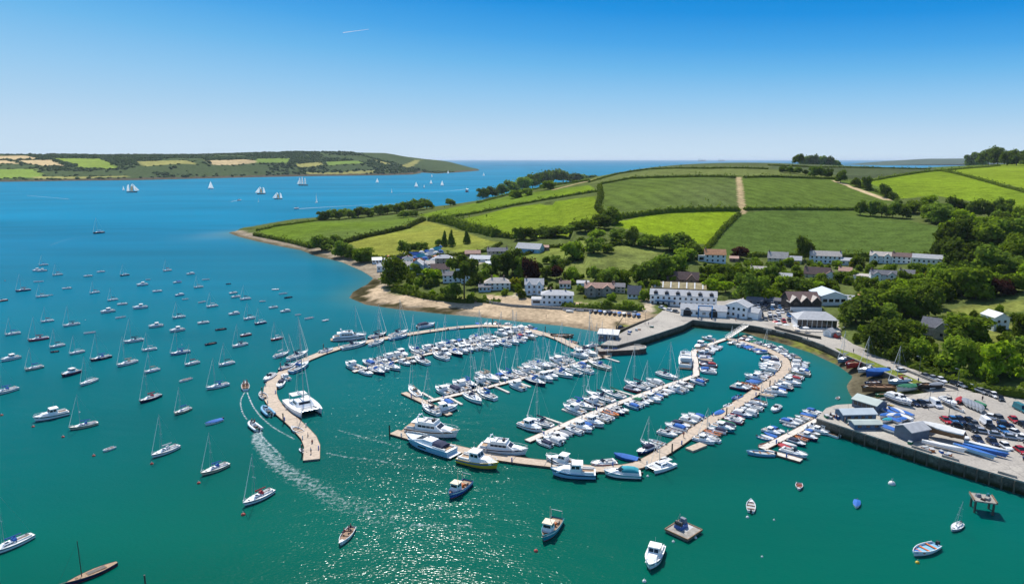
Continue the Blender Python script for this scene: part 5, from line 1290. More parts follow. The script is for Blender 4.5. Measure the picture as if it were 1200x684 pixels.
boat2('cat', (787, 541), (760, 551), 'gelcoat', 'covernavy', label='white catamaran with navy sail cover at the pontoon corner', group=gF, L=8.5)
boat2('canopy', (763, 524), (749, 530), 'navy', 'covernavy', label='navy motorboat with navy canopy near the pontoon corner', group=gF, L=7)
boat2('rib', (868, 463), (858, 468), 'blue', label='inflatable with blue tube on inner side of wide pontoon', L=6, group=gB)
boat2('rib', (856, 473), (849, 476), 'gelcoat', label='round white tender on inner side of wide pontoon', L=4.6, group=gB)
boat2('covered', (846, 481), (838, 486), 'gelcoat', 'coverblue', label='white tender under bright blue cover beside wide pontoon', L=5.8, group=gB)
boat2('fly', (803, 437), (803, 411), 'gelcoat', label='big white motor yacht lying along the pontoon bend', L=17, group=gF, stripe='navy')
boat2('open', (872, 451), (884, 455), 'orange', label='orange and yellow open workboat where the right pontoon turns', L=9, group=gB)
boat2('cruiser', (826, 403), (814, 409), 'cream', label='cream cabin cruiser above the big white motor yacht', L=9, group=gB)
# along the outer breakwater
gO = 'boats on the outer breakwater pontoon'
boat2('cat', (340, 464), (373, 493), 'gelcoat', 'coverwhite', label='big white catamaran on inner side of the outer breakwater', group=gO, L=17)
for i, (k_, st, bw, hl, cv, L_, lab) in enumerate([
    ('rib', (359, 529), (351, 525), 'gelcoat', None, 3.6, 'tiny white tender beside the breakwater pontoon end'), ('dinghy', (352, 505), (343, 501), 'gelcoat', None, 5.5, 'white dinghy on the seaward side of breakwater'),
    ('rib', (318, 486), (308, 477), 'paleblue', None, 8.5, 'pale blue rib on seaward side of breakwater below the launch'), ('open', (312, 468), (304, 458), 'gelcoat', None, 7, 'white open boat on seaward bend of the breakwater'),
    ('sport', (320, 439), (311, 446), 'gelcoat', None, 8, 'white motorboat at outer bend of the breakwater'), ('sloop', (332, 432), (345, 427), 'navy', 'covernavy', 10, 'navy yacht on seaward side of breakwater'),
    ('smallsloop', (322, 418), (338, 413), 'gelcoat', 'coverwhite', 8, 'white yacht lying off the breakwater bend'), ('bigsloop', (340, 420), (359, 413), 'gelcoat', 'covernavy', 12, 'tall masted white yacht rafted outside the breakwater'),
    ('canopy', (331, 446), (326, 455), 'gelcoat', 'covernavy', 7, 'motorboat with dark canopy inside the breakwater bend'), ('bigsloop', (341, 436), (362, 425), 'paleblue', 'coverblue', 13, 'pale blue yacht inside the breakwater bend'),
    ('cruiser', (338, 444), (331, 440), 'gelcoat', None, 6, 'short white cruiser inside the breakwater bend'), ('sport', (375, 413), (390, 409), 'gelcoat', None, 7, 'white speedboat on inner side of the breakwater'),
    ('fly', (394, 397), (426, 395), 'gelcoat', None, 15, 'white flybridge yacht outermost on far side of breakwater'), ('bigsloop', (402, 408), (428, 402), 'gelcoat', 'covernavy', 13, 'white yacht against the breakwater inside the flybridge yacht'),
    ('sloop', (434, 396), (452, 391), 'navy', 'covernavy', 11, 'navy yacht with dark cover on far side of breakwater'), ('sloop', (432, 405), (452, 398), 'gelcoat', 'coverwhite', 10, 'white yacht on inner side of breakwater beside navy yacht'),
    ('bigsloop', (457, 394), (478, 388), 'gelcoat', 'covernavy', 12, 'white yacht with tall mast on far side of breakwater'), ('sloop', (456, 397.5), (478, 393), 'paleblue', 'coverwhite', 10, 'pale blue yacht on inner side of breakwater'),
    ('canopy', (488, 384), (511, 380), 'gelcoat', 'covernavy', 10, 'white motorboat with navy canopy near far end of breakwater'), ('open', (528, 385), (537, 384), 'gelcoat', None, 6, 'small open boat at far bend of breakwater'),
    ]): boat2(k_, st, bw, hl, cv, label=lab, group=gO, L=L_)
fill(P1, s_at(P1, 560, 381), s_at(P1, 622, 387), 1, .6, [('covered', 3), ('open', 2), ('dinghy', 1), ('canopy', 2)] if 'dinghy' in LEN else [('covered', 3), ('open', 2), ('canopy', 2)], .9, 'beach side of the breakwater', 3.4, gO, .8)
fill(P1, s_at(P1, 674, 407), s_at(P1, 706, 417), 1, .8, YAC, .9, 'landward end of the breakwater', 3.4, gO, .9)
boat2('open', (650, 393), (670, 394), 'wood', label='long wooden open boat behind the breakwater pontoon', L=10, group=gO); boat2('open', (676, 401), (668, 399), 'orange', label='orange open boat on beach side of the breakwater', L=5, group=gO)
for k_, st, bw, hl, cv, L_, lab in [('bigsloop', (493, 466), (478, 452), 'gelcoat', 'covertan', 11, 'white yacht with tan cover above the short cross pontoon'), ('cruiser', (512, 482), (531, 478), 'gelcoat', None, 9.5, 'white cruiser with square cabin beside short cross pontoon'), ('sloop', (516, 486), (493, 474), 'gelcoat', 'covernavy', 10.5, 'white yacht on near side of the short cross pontoon')]: boat2(k_, st, bw, hl, cv, label=lab, group=gB, L=L_)
# quay pontoon odds and ends
for k_, st, bw, hl, cv, L_, lab in [('open', (901, 531), (881, 530), 'paleblue', None, 7.5, 'pale blue workboat across the tip of quay pontoon'), ('open', (899, 519), (890, 522), 'red', None, 4.5, 'dark red boat at the tip of quay pontoon'), ('rib', (957, 498), (946, 503), 'gelcoat', None, 8, 'pale motor launch under the quay corner'), ('launch', (978, 509), (962, 503), 'gelcoat', None, 7.5, 'slim white boat lying along the quay wall'),
                                    ('covered', (918, 522), (927, 527), 'orange', 'coverred', 6, 'orange covered boat inside short side pontoon'), ('sport', (922, 528), (939, 533), 'gelcoat', None, 7.5, 'white motorboat inside the short side pontoon'), ('dinghy', (933, 533), (926, 531), 'red', None, 3.4, 'red dinghy at end of the short side pontoon'), ('dinghy', (979, 467), (985, 463), 'gelcoat', None, 2.6, 'tiny white dinghy floating off the creek')]: boat2(k_, st, bw, hl, cv, label=lab, group='boats round the quay pontoon', L=L_)

# ================================================================== MOORINGS
gM = 'boats on the open moorings'
FARL, MIDL, NEARL, OUTL = 'far rows of moorings', 'middle rows of moorings', 'near rows of moorings', 'open water'
V1 = [(51, 310, 's'), (43, 316.5, 'c'), (49, 317, 'c'), (67.5, 321.5, 's'), (103, 323, 'm'), (118, 318, 'm*n'), (146, 322, 's*n'), (196, 316.5, 's'), (166.5, 333.5, 'C'), (173.5, 327, 'd'), (184, 341, 'm'), (45, 329.5, 'o'), (27, 340, 'S*n'), (2.5, 352, 'm*r'), (49, 347, 's'), (58.5, 345.3, 'd*n'), (78, 337.5, 'm*n'), (111, 342.5, 's'), (132, 351, 's'), (143, 356, 'm'), (126, 365, 'C'), (141, 371.5, 'o'), (164, 360.3, 'C'), (55.5, 376, 's'), (83.5, 380.5, 'S'), (105, 389.5, 'o'), (15, 391, 's'), (45, 397.5, 'S*r'), (67, 405.5, 's'), (182.5, 382, 'C'), (156.5, 399.5, 'S'), (175, 409.5, 's'), (90, 413, 's')]
V2 = [(223, 320.5, 'm*n'), (241, 327, 'o*n'), (232.5, 336, 's'), (207.5, 330.5, 'm'), (267.5, 332, 'd*n'), (273, 343, 'm'), (276, 347.5, 'm'), (287.5, 350, 's'), (322.5, 338.7, 'i'), (331.5, 343.5, 'o*n'), (337.5, 348, 'o*n'), (210, 345.5, 'm*b'), (217, 350, 'd'), (236.5, 353.5, 'o'), (248.5, 358.5, 's'), (307.5, 352.5, 'd'), (320, 360, 'm'), (334, 364.5, 'm'), (349, 368.3, 'd*n'), (362, 372.5, 'o'), (381, 375, 'i'), (274, 367.5, 'm'), (292, 373, 's'), (305, 378.5, 's*n'), (209.5, 371.5, 's'), (238, 378, 'm'), (258.5, 385.5, 'o*n'), (287.5, 392.5, 'm*r'), (207.5, 387, 'C'), (246.5, 402.5, 'o*n'), (281, 404.5, 'S'), (324, 397, 's*r'), (211, 413.5, 'S*b')]
V3 = [(12.5, 420.5, 'C'), (40, 431.5, 's*y'), (118, 420, 'S*n'), (149, 426, 'S'), (83, 438, 'C*n'), (178, 434.5, 's'), (104, 448, 'S'), (6, 459, 'S'), (176, 467.5, 'S*n'), (60, 488.5, 'Y'), (98, 499.5, 'S*y'), (225, 426, 's'), (265.5, 426.5, 's'), (217.5, 445, 'o'), (255, 453, 'S'), (214, 482, 's*y'), (250.5, 494.5, 'v'), (64, 411.5, 'd*n')]
V4 = [(194, 529.5, 'S'), (252, 550.5, 'S*y'), (303, 584, 'S'), (12, 640, 'B'), (128, 526, 'd')]
HD = {'n': 'navy', 'r': 'red', 'b': 'paleblue', 'y': 'cream'}
for rows, zone in ((V1, None), (V2, None), (V3, None), (V4, None)):
    for x, y, t in rows:
        kk, hl = t[0], HD.get(t[2]) if '*' in t else 'gelcoat'
        if hl == 'navy' and kk in 'mod' and rb.random() < .7: hl = 'gelcoat'
        p = G2(x, y + 1.0); k = {'s': 'smallsloop', 'S': 'sloop', 'B': 'bigsloop', 'c': 'cruiser', 'C': 'cruiser', 'm': 'sport', 'o': 'launch', 'd': 'dinghy', 'i': 'rib', 'Y': 'cruiser', 'v': 'covered'}[kk]
        L = {'s': 8.0, 'S': 10.2, 'B': 12.0, 'c': 8.5, 'C': 9.2, 'm': 7.0, 'o': 7.0, 'd': 4.5, 'i': 5.5, 'Y': 12.5, 'v': 7.0}[kk] * (.93 + .14 * rb.random()) * (.76 if y < 420 else .80)
        h = math.radians(180 + (46 if y < 420 else 58)) + rb.gauss(0, .15); cov = rb.choice(['coverblue', 'covernavy', 'coverwhite', 'coverblue', 'covertan', 'coverred', None]) if kk in 'sSB' else ('coverblue' if kk == 'v' else None)
        drop = ('sail_cover', 'spray_hood') if cov is None and kk in 'sSB' else ()
        if kk == 'm' and rb.random() < .45: k = 'canopy'; cov = rb.choice(['coverblue', 'covernavy', 'coverwhite'])
        zz = OUTL if y < 305 else (('far left moorings' if x < 130 else 'far middle moorings' if x < 225 else 'far right moorings') if y < 345 else ('mid left moorings' if x < 130 else 'mid centre moorings' if x < 225 else 'mid right moorings') if y < 415 else ('near left moorings' if x < 130 else 'near right moorings'))
        boat(k, p[0], p[1], h, L, hl, cov, 'on ' + zz, gM, drop=drop, stripe=rb.choice(['navy', 'blue', 'red', 'black', 'teal']) if k not in ('launch', 'dinghy', 'rib', 'covered') else None)
# single boats in the foreground water
gW = 'boats under way or moored apart'
boat2('classic', (137, 658), (76, 684), 'navy', label='old wooden sailing boat with navy hull, bare dark mast and no sails', group=gW)
boat2('sloop', (118, 272.5), (113, 273), 'navy', label='lone dark yacht anchored in mid channel above the moorings', group=gW, L=13, drop=('sail_cover',))
boat2('launch', (412, 618), (399, 636), 'gelcoat', label='white open sailing boat with red crew below the wake', group=gW, deck='wood', L=7.2)
boat2('fishing', (549, 564), (526, 583), 'blue', label='blue fishing boat with cream wheelhouse below the front pontoon', group=gW)
boat2('fishing', (654, 608), (636, 633), 'teal', label='teal fishing boat with orange deck gear near the bottom edge', group=gW)
boat2('cruiser', (772, 638), (760, 668), 'gelcoat', label='white motor cruiser with blue windows at the bottom edge', group=gW, L=8.8)
boat2('open', (880, 601), (880, 582), 'gelcoat', label='small white workboat with blue box and tall console', group=gW, L=5.6, stripe='blue')
boat2('dinghy', (937, 563), (936, 574), 'gelcoat', label='tiny white boat with red seats off the quay wall', group=gW, deck='red', L=3.8)
boat2('covered', (1005, 582), (1003, 596), 'gelcoat', 'coverblue', label='small white boat under pale blue cover off the quay', group=gW, L=4.2)
boat2('smallsloop', (1129, 610), (1112, 622), 'gelcoat', None, label='small white sailing dinghy with bare leaning mast below the quay', group=gW, L=5.2, drop=('sail_cover', 'furled_jib'), heel=-.12)
o = boat2('open', (1099, 637), (1068, 649), 'gelcoat', label='white open workboat with pale blue deck and orange seats', group=gW, deck='paleblue', L=7.8)
for c in kids(o):
    if c.name.startswith('thwart'): repaint(c, 'orange')
    if c.name.startswith('fore_deck'): repaint(c, 'blue')
boat2('sport', (914, 474), (904, 483), 'gelcoat', label='lone white motorboat between right pontoon and quay pontoon', group=gW, L=6.4)
boat2('rib', (306, 505), (290, 493), 'gelcoat', label='white motor launch at the head of the broad foamy wake', group=gW, L=7.5)
boat2('launch', (288, 458), (287, 446), 'gelcoat', label='open launch full of people heading away past the breakwater', group=gW, deck='wood', L=8.5)
boat2('launch', (783, 372.5), (795, 373.5), 'gelcoat', label='white boat moored in shadow under the waterfront wall', group=gW, L=9)
boat2('open', (752, 397), (770, 393), 'gelcoat', label='tan and white boat against the stone pier wall', group=gW, L=10, deck='wood')
# sails far out
gS = 'sailing boats out in the channel'
def far(kind, x, y, hpx, ang, label, hull=None):
    p = G(x, y); H = {'schooner': 25., 'squarerig': 26., 'sailing': 12.6, 'sloop': 13.}[kind]; L0 = BOATS[kind][1]; s = hpx / pxm(p) / H
    boat(kind, p[0], p[1], math.radians(ang), L0 * s, hull, label=label, group=gS)
far('schooner', 155, 225.5, 11, 20, 'two masted ship with tan sails, leftmost of the big ships'); far('sailing', 145, 223, 5.5, 160, 'small white sail beside the tan sailed ship'); far('sailing', 247, 221.5, 9.5, 10, 'single white sailed yacht right of tan sailed ship')
far('schooner', 306, 227.5, 9.5, 190, 'cream sailed schooner left of the square rigged ship'); far('schooner', 326, 233.5, 9, 200, 'white sailed schooner nearest the camera'); far('squarerig', 355, 217.5, 11, 165, 'square rigged three master with white sails'); far('sailing', 303, 236.5, 5, 100, 'tiny white sail below the cream schooner'); far('sailing', 371, 237.5, 11, 95, 'tall white sail below the square rigged ship')
for i, (x, y, h_, a, lab) in enumerate([(442, 214, 5.5, 20, 'small white sail off the wooded headland'), (459, 226, 5, 80, 'small white sail between headland and point'), (488, 219, 6.5, 170, 'broad white sail in mid channel'), (505, 215.5, 5, 30, 'white sail farther out of the pair in mid channel'), (518, 217.5, 6, 15, 'white sail beside the red tug'), (541, 199.5, 4, 40, 'distant white sail off the headland tip'), (567, 206, 4, 150, 'distant white sail nearest the wooded ridge'), (525, 203.5, 4, 40, 'faint white sail below headland tip'), (506, 207.5, 4, 60, 'faint white sail left of headland tip')]): far('sailing', x, y, h_, a, lab)
far('sailing', 497, 220, 4, 60, 'small red hulled sail beside broad white sail', 'red')
boat2('fishing', (549, 224), (545, 225.5), 'red', label='red tug trailing a white wake in the channel', group=gS, L=22); boat2('sport', (350, 244.2), (344, 245), 'gelcoat', label='speedboat pulling a long white wake below the sails', group=gS, L=12)
boat2('sport', (279, 235), (282, 234.6), 'gelcoat', label='small speedboat wake left of the schooners', group=gS, L=12)
for x, L_, lab in ((823, 330, 'grey cargo ship anchored on the horizon, left one'), (846, 300, 'dark cargo ship anchored on the horizon, right one')):
    p = G2(x, 194.5); q = np.array(G2(x, 188.9)); boat('cargo', q[0], q[1], .1, L_, label=lab, group='ships on the horizon')
# ================================================================== BUILDINGS
def face(p, yaw=0.0): return math.atan2(-p[0], p[1]) + math.radians(yaw)
def gable_volume(root, w, d, e, r, wall, roof, axis='x', ox=0.0, oy=0.0, name='wall', over=.35, chim=0, zb=-2.0):
    """walls with gable ends and two roof slopes; local front is -y"""
    b = MB()
    if axis == 'x':
        sec = lambda x: [(x, oy, zb), (x, oy, e), (x, oy + d / 2, e + r), (x, oy + d, e), (x, oy + d, zb)]
        b.loft([sec(ox - w / 2), sec(ox + w / 2)], close=True)
    else:
        sec = lambda y: [(ox - w / 2, y, zb), (ox - w / 2, y, e), (ox, y, e + r), (ox + w / 2, y, e), (ox + w / 2, y, zb)]
        b.loft([sec(oy), sec(oy + d)], close=True)
    wo = b.build(name, wall, root)
    R_ = MB(); t = .22; h = (d if axis == 'x' else w) / 2; sl = r / h; o = over
    for s in (-1, 1):
        pr = [(s * (h + o), e - o * sl + .04), (0, e + r + .04), (0, e + r + .04 + t), (s * (h + o), e - o * sl + .04 + t)]
        if axis == 'x': R_.loft([[(ox + x, oy + d / 2 + a, z) for a, z in pr] for x in (-w / 2 - .3, w / 2 + .3)], close=True)
        else: R_.loft([[(ox + a, oy + y, z) for a, z in pr] for y in (-.3, d + .3)], close=True)
    ro = R_.build('roof', roof, root)
    for k in range(chim):
        c = MB(); u = (-w / 2 + .7, w / 2 - .7, 0)[k % 3]
        cx, cy = (ox + u, oy + d / 2) if axis == 'x' else (ox, oy + d / 2 + u * d / w * .8)
        c.box(cx - .4, cx + .4, cy - .45, cy + .45, e + r - .5, e + r + 1.1); c.box(cx - .25, cx + .25, cy - .2, cy + .2, e + r + 1.1, e + r + 1.5); c.build('chimney', 'brick', ro)
    return wo, ro
def hip_volume(root, w, d, e, r, wall, roof, ox=0.0, oy=0.0, chim=0, over=.5):
    b = MB(); b.box(ox - w / 2, ox + w / 2, oy, oy + d, -2, e); wo = b.build('wall', wall, root)
    R_ = MB(); o = over; h = min(d / 2, w / 2 - .4)
    R_.add([(ox - w / 2 - o, oy - o, e + .02), (ox + w / 2 + o, oy - o, e + .02), (ox + w / 2 + o, oy + d + o, e + .02), (ox - w / 2 - o, oy + d + o, e + .02), (ox - w / 2 + h, oy + d / 2, e + r), (ox + w / 2 - h, oy + d / 2, e + r)],
           [(0, 1, 5, 4), (1, 2, 5), (2, 3, 4, 5), (3, 0, 4), (3, 2, 1, 0)])
    ro = R_.build('roof', roof, root)
    for k in range(chim):
        c = MB(); cx = (ox - w * .22, ox + w * .25, ox)[k % 3]; c.box(cx - .4, cx + .4, oy + d / 2 - .4, oy + d / 2 + .4, e + r * .6, e + r + 1.2); c.build('chimney', 'brick', ro)
    return wo, ro
def wins(root, w, e, floors, n, ox=0.0, oy=0.0, side=None, d=6, wh=1.25, ww=1.1, door=None, frame=False):
    fh = e / floors
    for f_ in range(floors):
        for k in range(n):
            x = ox - w / 2 + w * (k + .5) / n; z = f_ * fh + fh * .38
            if door == k and f_ == 0:
                b = MB(); b.box(x - .5, x + .5, oy - .05, oy, 0, 2.05); b.build('door', 'bluewall', root); continue
            b = MB(); b.box(x - ww / 2, x + ww / 2, oy - .04, oy, z, z + min(wh, fh * .5)); p = b.build('window', 'glass', root)
            if frame:
                q = MB(); q.box(x - ww / 2 - .08, x + ww / 2 + .08, oy - .08, oy - .045, z - .1, z - .02); q.build('sill', 'render', p)
    if side:
        for s in (1, -1):
            for f_ in range(floors):
                z = f_ * fh + fh * .38; b = MB(); b.box(ox + s * w / 2, ox + s * (w / 2 + .04), oy + d / 2 - .5, oy + d / 2 + .5, z, z + min(wh, fh * .5)) if s > 0 else b.box(ox - w / 2 - .04, ox - w / 2, oy + d / 2 - .5, oy + d / 2 + .5, z, z + min(wh, fh * .5)); b.build('window', 'glass', root)
BPOS = []
def bld(name, px, py, label, yaw=0.0, cat='house', group=None):
    p = T(px, py); BPOS.append(p); root = empty(name, p, face(p, yaw)); tag(root, label, cat, group); return root, pxm(p)
def house(px, py, wpx, hpx, label, wall='render', roof='slate', depth=7.5, floors=2, n=4, yaw=0.0, rf=.32, style='gable', chim=1, ext=None, group='houses of the village', door=None, name='house'):
    root, k = bld(name, px, py, label, yaw, 'house', group); w, H = wpx / k, hpx / k; e = H * (1 - rf); r = H * rf
    if style == 'hip': hip_volume(root, w, depth, e, r, wall, roof, chim=chim)
    elif style == 'front': gable_volume(root, w, depth, e, r, wall, roof, 'y', chim=chim)
    elif style == 'twin':
        gable_volume(root, w, depth, e, r, wall, roof, 'x', oy=1.2, chim=chim)
        for s in (-1, 1): gable_volume(root, w * .3, depth * .7, e * .98, r * .8, wall, roof, 'y', ox=s * w * .27, oy=0, name='gable_wing')
    else: gable_volume(root, w, depth, e, r, wall, roof, 'x', chim=chim)
    wins(root, w, e, floors, n, side=True, d=depth, door=door, oy=0 if style != 'twin' else 1.2)
    if style == 'twin':
        for s in (-1, 1): wins(root, w * .3, e, floors, 1, ox=s * w * .27, wh=1.5)
    if ext:
        ew, eh, side = ext; ew, eh = ew / k, eh / k; b = MB(); b.box(side * (w / 2 + ew / 2) - ew / 2, side * (w / 2 + ew / 2) + ew / 2, .8, depth - .8, -2, eh); x = b.build('extension', wall, root)
        t = MB(); t.box(side * (w / 2 + ew / 2) - ew / 2 - .15, side * (w / 2 + ew / 2) + ew / 2 + .15, .6, depth - .6, eh, eh + .25); t.build('flat_roof', 'palegreyroof', x)
        wn = MB(); wn.box(side * (w / 2 + ew / 2) - ew * .35, side * (w / 2 + ew / 2) + ew * .35, .74, .79, eh * .35, eh * .8); wn.build('window', 'glass', x)
    return root, k, w, e
gV = 'houses of the village'; gH = 'houses on the hillside'
# behind the beach
r_, k, w_, e_ = house(653, 358, 37, 17, 'large white villa with pale hipped roof and central verandah above the beach', roof='palegreyroof', style='hip', n=6, depth=9, chim=2, ext=(12, 6.5, -1), rf=.26)
b = MB(); b.box(-2.6, 2.6, -1.6, 0, e_ * .48, e_ * .52)
for x in (-2.4, -.8, .8, 2.4): b.tube([(x, -1.5, 0), (x, -1.5, e_ * .48)], .09, 5)
vo = b.build('verandah', 'render', r_); b = MB()
for x in np.linspace(-2.5, 2.5, 12): b.tube([(x, -1.55, e_ * .52), (x, -1.55, e_ * .68)], .03, 4)
b.tube([(-2.5, -1.55, e_ * .68), (2.5, -1.55, e_ * .68)], .04, 4); b.build('railing', 'render', vo)
house(626, 346, 22, 18, 'pale blue gabled house behind the white villa', 'renderblue', 'palegreyroof', style='twin', n=3, depth=8)
house(583, 340, 30, 14, 'wide white house with cream roof and chimneys behind the beach', roof='creamroof', n=5, chim=2, style='hip', rf=.4)
house(702, 348, 34, 15, 'grey stone house with two gables and pinkish roof', 'stone', 'pinkroof', style='twin', n=5, chim=2)
house(743, 350, 15, 14, 'small house with big dark grey roof and white terrace', 'render', 'slate', rf=.62, n=3, floors=1, chim=0)
house(683, 336, 14, 6, 'low pale outbuilding among the shrubs behind the villa', 'renderblue', 'palegreyroof', floors=1, n=2, chim=0)
house(455, 309, 9, 6, 'small grey beach chalet with pale roof by the spit', 'render', 'palegreyroof', floors=1, n=2, chim=0); house(442, 309, 11, 6.5, 'white beach chalet nearest the point', 'render', 'metalroof', floors=1, n=3, chim=0)
house(488, 322, 15, 17, 'tall grey gabled house in front of the campsite', 'renderblue', 'palegreyroof', style='front', n=2, chim=1, yaw=-15, depth=9); house(497, 320, 9, 12, 'narrow grey house beside the tall gabled house', 'renderblue', 'slate', style='front', n=1, chim=0)
house(520, 310, 20, 11, 'grey house with pale hipped roof behind the willow', 'stone', 'palegreyroof', n=3, chim=1, style='hip'); house(531, 331, 24, 12, 'white house half hidden behind the big pine', 'render', 'slate', n=4, chim=1); house(516, 320, 22, 10, 'house with wide brownish slate roof behind big pine', 'render', 'brownroof', n=3, rf=.55, chim=0)
house(472, 314, 20, 7, 'long low building with sandy white roof by the campsite', 'rendercream', 'creamroof', n=4, floors=1, chim=0, rf=.6, yaw=-20)
for px, py, w_, h_, lab, wl, rf_, st in [(449, 318, 14, 9, 'white bungalow with grey roof behind the spit trees', 'render', 'palegreyroof', 'gable'), (478, 309, 12, 8, 'small white house beside the blue tents', 'render', 'slate', 'front'), (503, 316, 13, 10, 'pale house with cream roof between campsite and willow', 'renderblue', 'creamroof', 'gable'), (541, 317, 15, 9, 'white house with slate roof above the big pine', 'render', 'slate', 'gable'), (548, 332, 15, 11, 'pale blue house peeping right of the big pine', 'renderblue', 'palegreyroof', 'front'), (568, 342, 14, 8, 'low blue grey annex left of cream roofed house', 'renderblue', 'slate', 'gable'), (725, 343, 14, 10, 'small cream house between stone house and dark roof', 'rendercream', 'slate', 'gable'), (662, 338, 13, 8, 'small white house in trees above the villa', 'render', 'brownroof', 'gable')]: house(px, py, w_, h_, lab, wl, rf_, style=st, n=3, floors=2 if h_ > 9 else 1)
for px, py, w_, h_, lab, wl, rf_ in [(888, 322, 18, 9, 'bungalow with cream roof half hidden below copper beech', 'rendercream', 'creamroof'), (1062, 326, 16, 9, 'small white house beside the tree hidden house', 'render', 'slate'), (918, 330, 18, 9, 'low house with grey roof left of the dark brown roofs', 'render', 'palegreyroof'), (990, 322, 14, 8, 'small house with pinkish roof between the hillside rows', 'rendercream', 'pinkroof')]: house(px, py, w_, h_, lab, wl, rf_, n=3, floors=1, group='houses on the hillside', rf=.45)
# farm
house(618, 297, 30, 11, 'long farm barn with grey roof and pale blue end wall', 'paleblue', 'palegreyroof', n=2, floors=1, chim=0, depth=11, yaw=-22, group=gV, name='barn', rf=.5); house(636, 294, 14, 6, 'low farm shed with rusty pink roof behind the barn', 'brick', 'pinkroof', n=2, floors=1, chim=0, name='barn'); house(583, 302, 24, 11, 'grey stone farmhouse with slate roof', 'stone', 'slate', n=5, chim=2); house(562, 307, 24, 7, 'long low shed with white roof near farmhouse', 'render', 'coverwhite', n=3, floors=1, chim=0, name='barn', yaw=-12, rf=.5); house(554, 300, 18, 6, 'low barn with reddish pink roof', 'brick', 'pinkroof', n=2, floors=1, chim=0, name='barn', rf=.55)
house(574, 313, 10, 6, 'tiny pale shed beside the lane below the farm', 'render', 'coverwhite', n=1, floors=1, chim=0, name='shed')
# hillside row
house(838, 308, 24, 15, 'white two storey house with orange pink roof', 'render', 'orangeroof', n=4, ext=(7, 8, -1), group=gH, yaw=8, rf=.36); house(860, 307, 10, 6, 'small garage with pink roof next to copper beech', 'brick', 'pinkroof', n=1, floors=1, chim=0, group=gH, name='garage')
house(911, 309, 22, 13, 'beige house with brown roof and dormers', 'rendercream', 'creamroof', n=4, group=gH, rf=.5); house(932, 309, 13, 8, 'low beige annex house with grey roof', 'rendercream', 'palegreyroof', n=2, floors=1, chim=0, group=gH, rf=.5)
house(967, 309, 34, 14, 'long white terrace with grey brown roof', 'render', 'creamroof', n=7, group=gH, chim=2, rf=.35, yaw=6); house(995, 311, 18, 8, 'low white garage block right of the long terrace', 'render', 'palegreyroof', n=3, floors=1, chim=0, group=gH, yaw=6, name='garage')
house(1032, 309, 24, 13, 'white house with front gable, left half of the big pair', 'render', 'creamroof', n=4, group=gH, style='twin'); house(1056, 309, 20, 12, 'white house with brown roof, right half of the big pair', 'render', 'brownroof', n=4, group=gH)
house(1088, 310, 34, 11, 'long modern white house with grey roof and glass front', 'render', 'palegreyroof', n=7, floors=1, group=gH, chim=0, rf=.36); house(1113, 314, 12, 4.5, 'small blue roofed garage at end of the row', 'render', 'metalroof', n=1, floors=1, chim=0, group=gH, name='garage')
house(1036, 331, 28, 13, 'white two storey house with grey slate roof among trees', 'render', 'slate', n=4, group=gH, yaw=10, style='twin'); house(1012, 327, 22, 5, 'long pale garage roof left of white tree hidden house', 'render', 'creamroof', n=2, floors=1, chim=0, group=gH, name='garage')
house(800, 333, 36, 13, 'large dark house with brown roof among the trees', 'brick', 'brownroof', n=5, group=gH, rf=.6, style='twin'); house(957, 326, 28, 12, 'house with dark brown roof above the waterfront', 'rendercream', 'brownroof', n=4, group=gH, rf=.6); house(973, 328, 14, 10, 'small gabled house joined to dark brown roof', 'render', 'brownroof', n=2, group=gH, style='front', rf=.5)
house(1017, 350, 20, 9, 'bungalow with bright orange roof behind waterfront sheds', 'brick', 'orangeroof', n=3, floors=1, chim=0, group=gH, rf=.6, style='hip'); house(1003, 356, 34, 8, 'long building with grey roof behind the white hall', 'render', 'palegreyroof', n=5, floors=1, chim=0, group=gH, rf=.5)
# chapel and tower house
root, k = bld('chapel', 1098, 394, 'stone chapel with slate roof and front gable among trees', -10, 'chapel'); gable_volume(root, 36 / k, 8, 10 / k, 9 / k, 'stone', 'slate'); gable_volume(root, 16 / k, 6, 10 / k, 9 / k, 'stone', 'palegreyroof', 'y', ox=6 / k, oy=-4, name='porch'); wins(root, 8 / k, 8 / k, 1, 1, ox=6 / k, oy=-4); wins(root, 26 / k, 8 / k, 1, 2, ox=-6 / k)
root, k = bld('tower_house', 1173, 387, 'tall narrow white house with pale gabled roof on the grass', 38, 'house'); gable_volume(root, 18 / k, 8.5, 15 / k, 5 / k, 'render', 'coverwhite', 'y'); wins(root, 15 / k, 13 / k, 2, 2)
# ---- the waterfront
gQ = 'buildings on the waterfront'
root, k = bld('boat_works', 800, 359, 'long white building with black dormers along its pale roof', 0, 'building', gQ); W_ = 76 / k; e_ = 12.5 / k
gable_volume(root, W_, 9, e_, 5 / k, 'render', 'palegreyroof'); 
for i in range(6):
    x = -W_ / 2 + W_ * (i + .5) / 6; d_ = MB(); d_.box(x - .9, x + .9, .4, 3.2, e_ - .2, e_ + 1.5); do = d_.build('dormer', 'blackwood', root)
    q = MB(); q.loft([[(x - 1.1, y, e_ + 1.5), (x, y, e_ + 2.2), (x + 1.1, y, e_ + 1.5)] for y in (.2, 4)]); q.build('dormer_roof', 'slate', do)
wins(root, W_, e_ * .9, 2, 12, door=3, frame=True)
b = MB(); b.box(-W_ * .42, -W_ * .12, -2.6, 0, 2.5, 2.7); b.build('awning', 'bluewall', root)
root, k = bld('workshop', 795, 344, 'old workshop with mossy brown striped roof behind the white building', 0, 'building', gQ); gable_volume(root, 62 / k, 12, 6 / k, 5 / k, 'brick', 'mossroof', ox=0)
b = MB()
